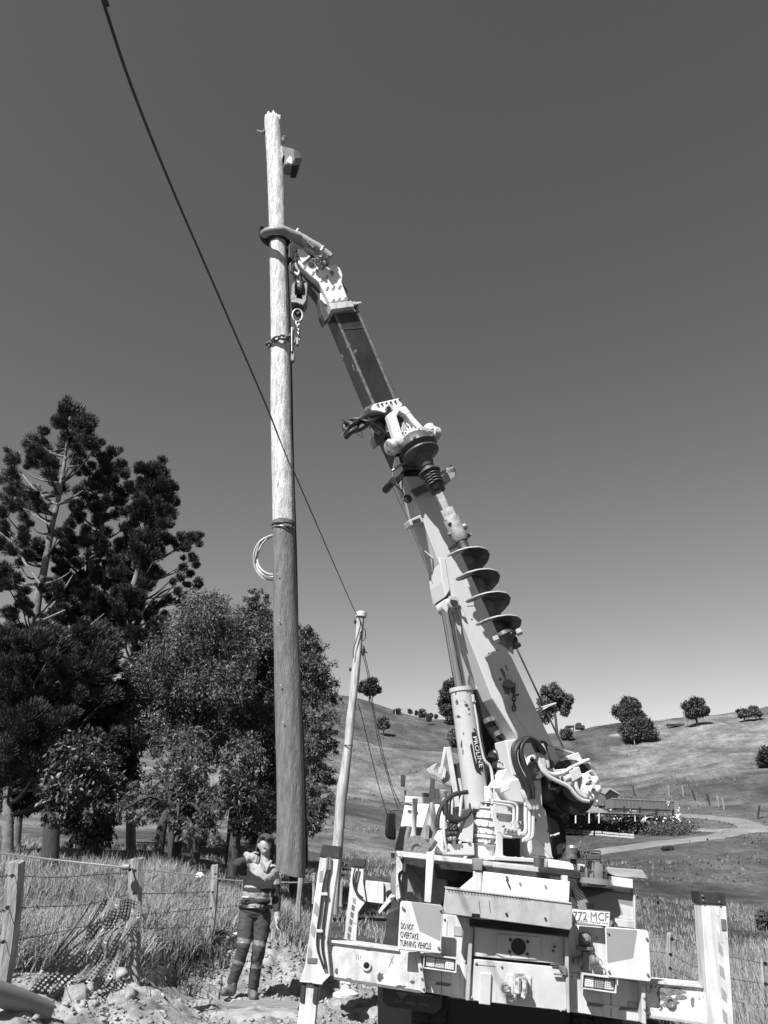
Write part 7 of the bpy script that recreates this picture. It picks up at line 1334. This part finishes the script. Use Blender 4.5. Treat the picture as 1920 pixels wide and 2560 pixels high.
# ------------------------------------------------------------------ hillside trees
def fartree(label, uvb, hp, wp_, Yf=None, mat=farleaf, bl=None, name='hillside_tree', dens=900, trunk=.2, group='trees on the hills', leaf=.0012):
    b = ghit(uvb); D_ = depth(b); H_ = hp/F*D_*1.0; W_ = wp_/F*D_; T = thing(name, b, label, 'tree', group)
    tube('trunk', [b-Vector((0, 0, .5)), b+Vector((0, 0, H_*.3)), b+Vector((0, 0, H_*.6))], [W_*.05, W_*.035, W_*.015], barkd, T, 7)
    if bl is None:
        bl = [(RNG.uniform(-.36, .36), RNG.uniform(.38, .86), RNG.uniform(.09, .18)) for _ in range(22)]+[(0, .6, .28), (0, .8, .2)]; bl = [(x*(1.15-abs(y-.58)*1.3), y, r) for x, y, r in bl]
    B_ = [(b+Vector((x*W_, RNG.uniform(-.3, .3)*W_*(1-abs(y-.5)), y*H_)), np.array([r*W_, r*W_, r*min(W_, H_)])) for x, y, r in bl]
    CC = []; DD_ = []
    for c, r in B_:
        n = dens//len(B_)*3; d = RNG.normal(0, 1, (n, 3)); d /= np.linalg.norm(d, axis=1)[:, None]; CC.append(np.array(c)+(d*(RNG.uniform(.3, 1.05, n)[:, None])+RNG.normal(0, .16, (n, 3)))*r); DD_.append(d+RNG.normal(0, .8, (n, 3)))
    C = np.concatenate(CC); Dv = np.concatenate(DD_); C = np.concatenate([C, C+RNG.normal(0, .03, C.shape)*W_]); Dv = np.concatenate([Dv, Dv+RNG.normal(0, .5, Dv.shape)]); Dv /= np.linalg.norm(Dv, axis=1)[:, None]; s = D_*leaf
    npmesh('crown', leafmesh(C, Dv, RNG.uniform(.8, 1.5, len(C))*s*2, RNG.uniform(.8, 1.5, len(C))*s*1.3), qidx(len(C)), mat, parent=T, kind='stuff'); return T
fartree('large round tree alone on top of the left hill', MP(345, 768), 60, 54, dens=2600)
for x, y, hh, ww, lb in ((678, 785, 17, 11, 'thin small tree leftmost on the far ridge'), (732, 790, 17, 11, 'thin small tree next to the ridge clump'), (780, 835, 24, 30, 'wide bushy tree in the ridge clump'), (850, 845, 17, 14, 'small tree right of the ridge clump'), (893, 835, 15, 9, 'slim last tree at the right of the ridge')): fartree(lb, MP(x, y), hh*.85, ww*.8, dens=500, mat=M('ridge_leaf', .11, .7, .06, .5, det=6))
fartree('round bush on the darker upper slope of the left hill', MP(572, 950), 18, 17, dens=500, bl=[(x, .4, .3) for x in (-.2, 0, .2)]); fartree('low bush beside the far hill fence', MP(780, 935), 9, 16, dens=300, bl=[(x, .4, .3) for x in (-.2, 0, .2)])
mid = M('mid_tree_leaf', .12, .7, .06, .5, det=6)
fartree('young tree on the pale slope with a shadow to its right', MP(460, 1132), 52, 32, mat=mid, dens=1100); fartree('spindly tree higher on the pale slope', MP(838, 1038), 28, 15, mat=mid, dens=450)
fartree('big dark tree behind the lift cylinder', (1135, 1812), 112, 66, dens=3000, bl=[(-.3, .3, .2), (0, .3, .3), (-.3, .5, .25), (.1, .5, .3), (-.25, .7, .25), (.1, .75, .3), (.3, .65, .25), (.05, .9, .2), (-.2, .85, .15), (-.1, .15, .2)]); fartree('grey bush half hidden left of the lift cylinder', (1150, 1868), 46, 56, mat=mid, dens=1500, bl=[(x, y, .25) for x in (-.25, 0, .25) for y in (.4, .7)])
fartree('feathery tree behind the boom heel', (1392, 1828), 118, 84, mat=mid, dens=3600, bl=[(-.3, .35, .2), (-.35, .6, .16), (.35, .55, .13), (.4, .66, .12), (-.1, .55, .2), (.15, .6, .18), (-.15, .78, .18), (.1, .8, .17), (.25, .75, .13), (0, .93, .1), (-.25, .88, .1), (.3, .42, .1)]); fartree('small bush at the brow beside the boom', RR(200, 445), 34, 30, mat=mid, dens=900, bl=[(x, y, .25) for x in (-.2, .0, .2) for y in (.35, .65)])
fartree('tall dark tree behind the round dark tree on the right hill', RR(670, 380), 88, 74, dens=3600); fartree('low round dark tree standing in front of the tall dark one', RR(720, 450), 62, 80, dens=3200, bl=[(x, y, .25) for x in (-.3, -.1, .1, .3) for y in (.25, .5)]+[(0, .75, .22), (-.2, .7, .2), (.25, .7, .18)])
fartree('round tree alone on the right hill skyline', RR(1147, 338), 72, 64, dens=3200); fartree('low spreading skyline bush left of the far right pair', RR(1490, 305), 32, 36, mat=mid, dens=800); fartree('low spreading skyline tree at the far right', RR(1575, 297), 36, 38, mat=mid, dens=800); fartree('dark bush cut by the right edge of the picture', RR(1690, 640), 56, 56, dens=1800, bl=[(x, y, .3) for x in (-.2, .2) for y in (.3, .6)])
fartree('small shrub in the right hand field', B(1640, 672), 46, 44, mat=mid, dens=1500, name='shrub', group='field shrubs', bl=[(x, y, .25) for x in (-.2, .0, .2) for y in (.3, .6)]+[(0, .8, .15)]); fartree('tiny dark shrub beside the dirt road', RR(935, 1242), 12, 26, dens=500, name='shrub', group='field shrubs', bl=[(x, .35, .25) for x in (-.3, -.1, .1, .3)])
# ------------------------------------------------------------------ homestead
def hill_fr(uv, Yo=None):
    g = ghit(uv) if Yo is None else P(uv, Yo); return Fr(g, Vector((1, 0, 0)), Vector((0, 1, 0)), Vector((0, 0, 1)))
hf = Fr((0, 78, 0), Vector((1, 0, 0)), Vector((0, 1, 0)), Vector((0, 0, 1)))
def rp_(name, q, k, t, mat, parent, w=.0, c=RR): return plate(name, [c(*p) for p in q], hf, k, t, mat, parent, w)
tin = M('grey_corrugated', .16, .5, .13, 3); tinr = M('pale_roof_iron', .3, .4, .24, 3, streak=.2); dk2 = M('dark_opening', .012, .9, .01)
hs = hf.hit(RR(500, 900), 6); SH = thing('farm_shed', Vector((hs.x, hs.y, h(hs.x, hs.y))), 'grey gabled metal shed behind the shipping container', 'shed')
sw = rp_('wall', [(415, 800), (476, 822), (476, 915), (410, 915)], 6, 8, tin, SH); rp_('front_wall', [(470, 825), (510, 785), (578, 830), (580, 900), (470, 915)], 6, 8, tin, SH); rp_('door_opening', [(478, 850), (512, 806), (562, 835), (566, 858), (480, 870)], 5.95, .1, dk2, SH); rp_('roof', [(435, 792), (508, 782), (580, 826), (580, 834), (510, 795), (472, 832), (420, 808)], 5.8, 9, tinr, SH)
for i in range(7): rp_('wall_sheet', [(412+i*9, 812+i*1.5), (415+i*9, 812+i*1.5), (415+i*9, 912), (412+i*9, 912)], 5.9, .1, M('shed_rib', .2, .5, .18), SH)
ct = hf.hit(RR(780, 940), 2); CT = thing('shipping_container', Vector((ct.x, ct.y, h(ct.x, ct.y))), 'long grey corrugated shipping container with white lettering at its end', 'shipping container')
rp_('side_wall', [(520, 862), (978, 886), (978, 945), (520, 930)], 3, 2.4, tin, CT)
for i in range(46):
    x = 524+i*9.8; yy = 863+(x-520)*.052; y2 = 931+(x-520)*.03; rp_('corrugation', [(x, yy), (x+4.5, yy+.3), (x+4.5, y2), (x, y2)], 2.92, .12, tin, CT)
rp_('top_rail', [(518, 857), (1010, 881), (1010, 888), (518, 864)], 2.88, .15, midg, CT); ce = rp_('end_door', [(978, 886), (1005, 884), (1014, 970), (982, 975)], 2.9, .3, midg, CT)
for i in range(5): rp_('door_bar', [(982+i*6, 890), (984+i*6, 890), (990+i*5, 970), (987+i*5, 970)], 2.85, .05, tinr, CT)
for y in (900, 915, 930, 945, 960): rp_('door_bar', [(980, y), (1010, y-1), (1011, y+2), (981, y+3)], 2.84, .05, tinr, CT)
text('container_number', 'MSKU 8', [RR(918, 886), RR(950, 888), RR(918, 894)], hf, 2.86, winl, CT, bold=.03) if False else None
for q in ([(926, 885), (946, 886), (946, 889), (926, 888)], [(918, 893), (946, 895), (946, 898), (918, 896)], [(930, 905), (938, 905), (938, 914), (930, 914)]): rp_('painted_mark', q, 2.85, .02, winl, CT)
YF = thing('yard_fence', ghit(RR(780, 985)), 'low dark yard fence in front of the shipping container', 'fence')
for x, y in ((615, 918), (730, 925), (850, 935), (970, 942)): rp_('post', [(x-5, y), (x+5, y), (x+6, y+50), (x-4, y+50)], .5, .2, dk2, YF)
for i in range(3): rp_('rail', [(590, 930+i*9), (975, 945+i*9), (975, 948+i*9), (590, 933+i*9)], .55, .08, dark, YF)
hh_ = hf.hit(RR(300, 1040), 0); HO = thing('farmhouse', Vector((hh_.x, hh_.y, h(hh_.x, hh_.y))), 'low farmhouse with a pale iron roof and open veranda', 'house')
rp_('wall', [(20, 960), (400, 968), (400, 1045), (20, 1040)], 1.5, 6, M('house_wall_dark', .07, .8, .04, 2), HO); rp_('roof', [(-40, 880), (130, 868), (420, 925), (500, 962), (100, 962), (-40, 950)], -1, 7, tinr, HO)
for i in range(24): rp_('roof_rib', [(-30+i*22, 885), (-28+i*22, 885), (-25+i*22, 958), (-28+i*22, 958)], -1.05, .06, M('roof_rib', .3, .5, .25), HO) if i < 19 else None
for x in (120, 260, 358, 430): rp_('veranda_post', [(x-3, 962), (x+3, 962), (x+3, 1042), (x-3, 1042)], -1, .15, M('rag_white'), HO)
for x in (150, 190, 330): rp_('window', [(x, 980), (x+26, 981), (x+26, 1010), (x, 1010)], 1.42, .05, M('house_glass', .05, .1, .03), HO)
rp_('doorway', [(215, 975), (250, 975), (250, 1040), (215, 1040)], 1.4, .1, dk2, HO); rp_('veranda_edge', [(355, 960), (600, 966), (600, 972), (355, 966)], -1, 2.5, M('edge_beam', .2, .6, .15), HO)
CPt = thing('open_carport', hf.hit(RR(680, 1030), 0), 'open carport with slim white posts in front of the parked cars', 'carport'); rp_('roof', [(590, 966), (780, 972), (780, 978), (590, 972)], -.5, 3, midg, CPt)
for x in (592, 690, 765): rp_('post', [(x, 972), (x+4, 972), (x+4, 1030), (x, 1030)], -.4, .1, M('rag_white'), CPt)
rp_('knee_brace', [(690, 990), (672, 975), (676, 975), (692, 986)], -.4, .1, M('rag_white'), CPt)
def car(label, x0, y0, w, k, hgt):
    C_ = thing('parked_car', hf.hit(RR(x0+w/2, y0+hgt), k), label, 'car', 'cars parked at the farmhouse'); f = lambda a, b_: (x0+w*a, y0+hgt*b_)
    rp_('body', [f(0, .45), f(.08, .4), f(.2, .05), f(.62, 0), f(.72, .35), f(.97, .42), f(1, .8), f(.98, .88), f(.02, .88)], k, 1.7, white, C_, w=.04); rp_('side_window', [f(.14, .38), f(.22, .1), f(.4, .08), f(.4, .38)], k-.02, .05, dk2, C_); rp_('side_window', [f(.43, .38), f(.43, .08), f(.6, .08), f(.68, .38)], k-.02, .05, dk2, C_)
    for a in (.2, .8): q = hf.hit(RR(*f(a, .85)), k-.06); wl_ = lathe('wheel', q, Vector((0, 1, 0)), [(0, .12), (0, .3), (.03, .34), (.2, .34)], rubber, C_, 16); lathe('rim', q-Vector((0, .01, 0)), Vector((0, 1, 0)), [(0, .02), (0, .16), (.03, .18)], steel, wl_, 12)
car('white car parked under the carport partly behind the flower bed', 598, 992, 130, 2, 40); car('white off-road car parked just right of the carport', 770, 994, 88, 1.2, 50)
# garden hedge
hg = ghit(RR(600, 1120)); GD = npmesh('garden_bed', *(lambda: (lambda C: (leafmesh(C, (lambda d: d/np.linalg.norm(d, axis=1)[:, None])(RNG.normal(0, 1, C.shape)), RNG.uniform(.12, .3, len(C)), RNG.uniform(.06, .14, len(C))), qidx(len(C))))(np.concatenate([(lambda g, n, r: np.array(g)+RNG.normal(0, 1, (n, 3))*np.array([r*1.6, r, r*.8])+np.array([0, 0, r*.8]))(ghit(RR(x, y)), 260, .3+.25*RNG.random()) for x, y in [(float(RNG.uniform(190, 1050)), 0) for _ in range(150)] for y in [1040+float(RNG.uniform(0, 1))*75+x*.02]])))(), M('garden_leaf', .11, .7, .03, .9, det=6), kind='stuff')
fw_ = np.concatenate([(lambda g: np.array(g)+RNG.normal(0, .5, (6, 3))+np.array([0, -.8, .9]))(ghit(RR(float(RNG.uniform(200, 1050)), float(RNG.uniform(1050, 1120))))) for _ in range(40)])
npmesh('garden_flowers', leafmesh(fw_, np.tile([[0., 0, 1]], (len(fw_), 1)), np.full(len(fw_), .22), np.full(len(fw_), .22)), qidx(len(fw_)), M('flower_white', .7, .7, .6), kind='stuff')
GE = thing('garden_edging', ghit(RR(500, 1150)), 'low pale timber edging along the bottom of the garden bed', 'garden edging')
for i in range(14):
    x = 185+i*36; y = 1118+i*3.0; a = ghit(RR(x, y)); b_ = ghit(RR(x+34, y+2.6)); 
    for k in range(2): bar('edging_board', a+Vector((0, 0, .12+.22*k)), b_+Vector((0, 0, .12+.22*k)), .16, .06, M('edging_timber', .42, .8, .3, 3), GE, side=Vector((0, 0, 1)), b=0)
tk = ghit(RR(1005, 1075)); T_ = blob('garden_statue', [(tk+Vector((0, 0, .2)), .3, tk+Vector((0, 0, .8)), .22), (tk+Vector((.1, 0, 1.0)), .16, tk+Vector((.45, 0, 1.25)), .1)], white, None, .05, 2); tag(T_, 'small white ornament at the end of the garden bed', 'ornament')
# far fences, hut and car on the skyline
FF_ = thing('hillside_fence', ghit(MP(700, 945)), 'line of tiny posts across the left hill', 'fence')
for i in range(17):
    x = 560+i*20; g = ghit(MP(x, 950-i*1.2+5*math.sin(i*.4))); bar('post', g-Vector((0, 0, .2)), g+Vector((0, 0, 1.5)), .22, .22, M('pale_post', .24, .9, .18), FF_, b=0)
FG = thing('field_fence', ghit(RR(1150, 870)), 'scattered leaning posts on the slope above the driveway', 'fence')
for x, y, l in ((1045, 850, 0), (1135, 880, .3), (1240, 915, .2), (1300, 925, 0), (1340, 945, 0), (1580, 1015, -.5), (690, 845, .1), (940, 840, 0), (650, 560, 0), (670, 520, 0), (690, 480, 0)):
    g = ghit(RR(x, y)); bar('post', g-Vector((0, 0, .2)), g+Vector((-l, 0, 1.3)), .16, .16, M('pale_post') if l == 0 else dark, FG, b=0)
g = ghit(RR(220, 366)); SK = thing('skyline_shelter', g, 'tiny open shelter on the skyline right of the boom', 'shelter'); d_ = depth(g)/F*.34358
for x in (-25, 25): bar('post', g+Vector((x*d_, 0, -.5)), g+Vector((x*d_, 0, 30*d_)), .2, .2, dark, SK, b=0)
bar('roof', g+Vector((-30*d_, 0, 31*d_)), g+Vector((27*d_, 0, 31*d_)), 3, .25, midg, SK, side=Vector((0, 1, 0)), b=0)
g = ghit(RR(292, 368)); bm = bmesh.new(); addbox(bm, g+Vector((0, 0, .7)), Vector((1, 0, 0)), Vector((0, 1, 0)), Vector((0, 0, 1)), 60*d_, 2, .9); addbox(bm, g+Vector((-.3, 0, 1.4)), Vector((1, 0, 0)), Vector((0, 1, 0)), Vector((0, 0, 1)), 34*d_, 1.8, .7); bev(bm, .15); tag(fin('parked_car', bm, dark, None), 'tiny dark car on the skyline right of the shelter', 'car')
g = ghit(RR(1060, 336)); d_ = depth(g)/F*.34358; tag(bar('power_pole', g, g+Vector((0, 0, 100*d_)), .3, .3, M('pale_post'), None, b=0), 'thin pale power pole beside the lone skyline tree', 'power pole')
g = ghit(RR(985, 345)); tag(bar('stock_ramp', g+Vector((-60*d_, 0, .5)), g+Vector((65*d_, 0, .4)), 1.0, .5, dark, None, b=0), 'low dark flat structure on the skyline left of the lone tree', 'ramp')
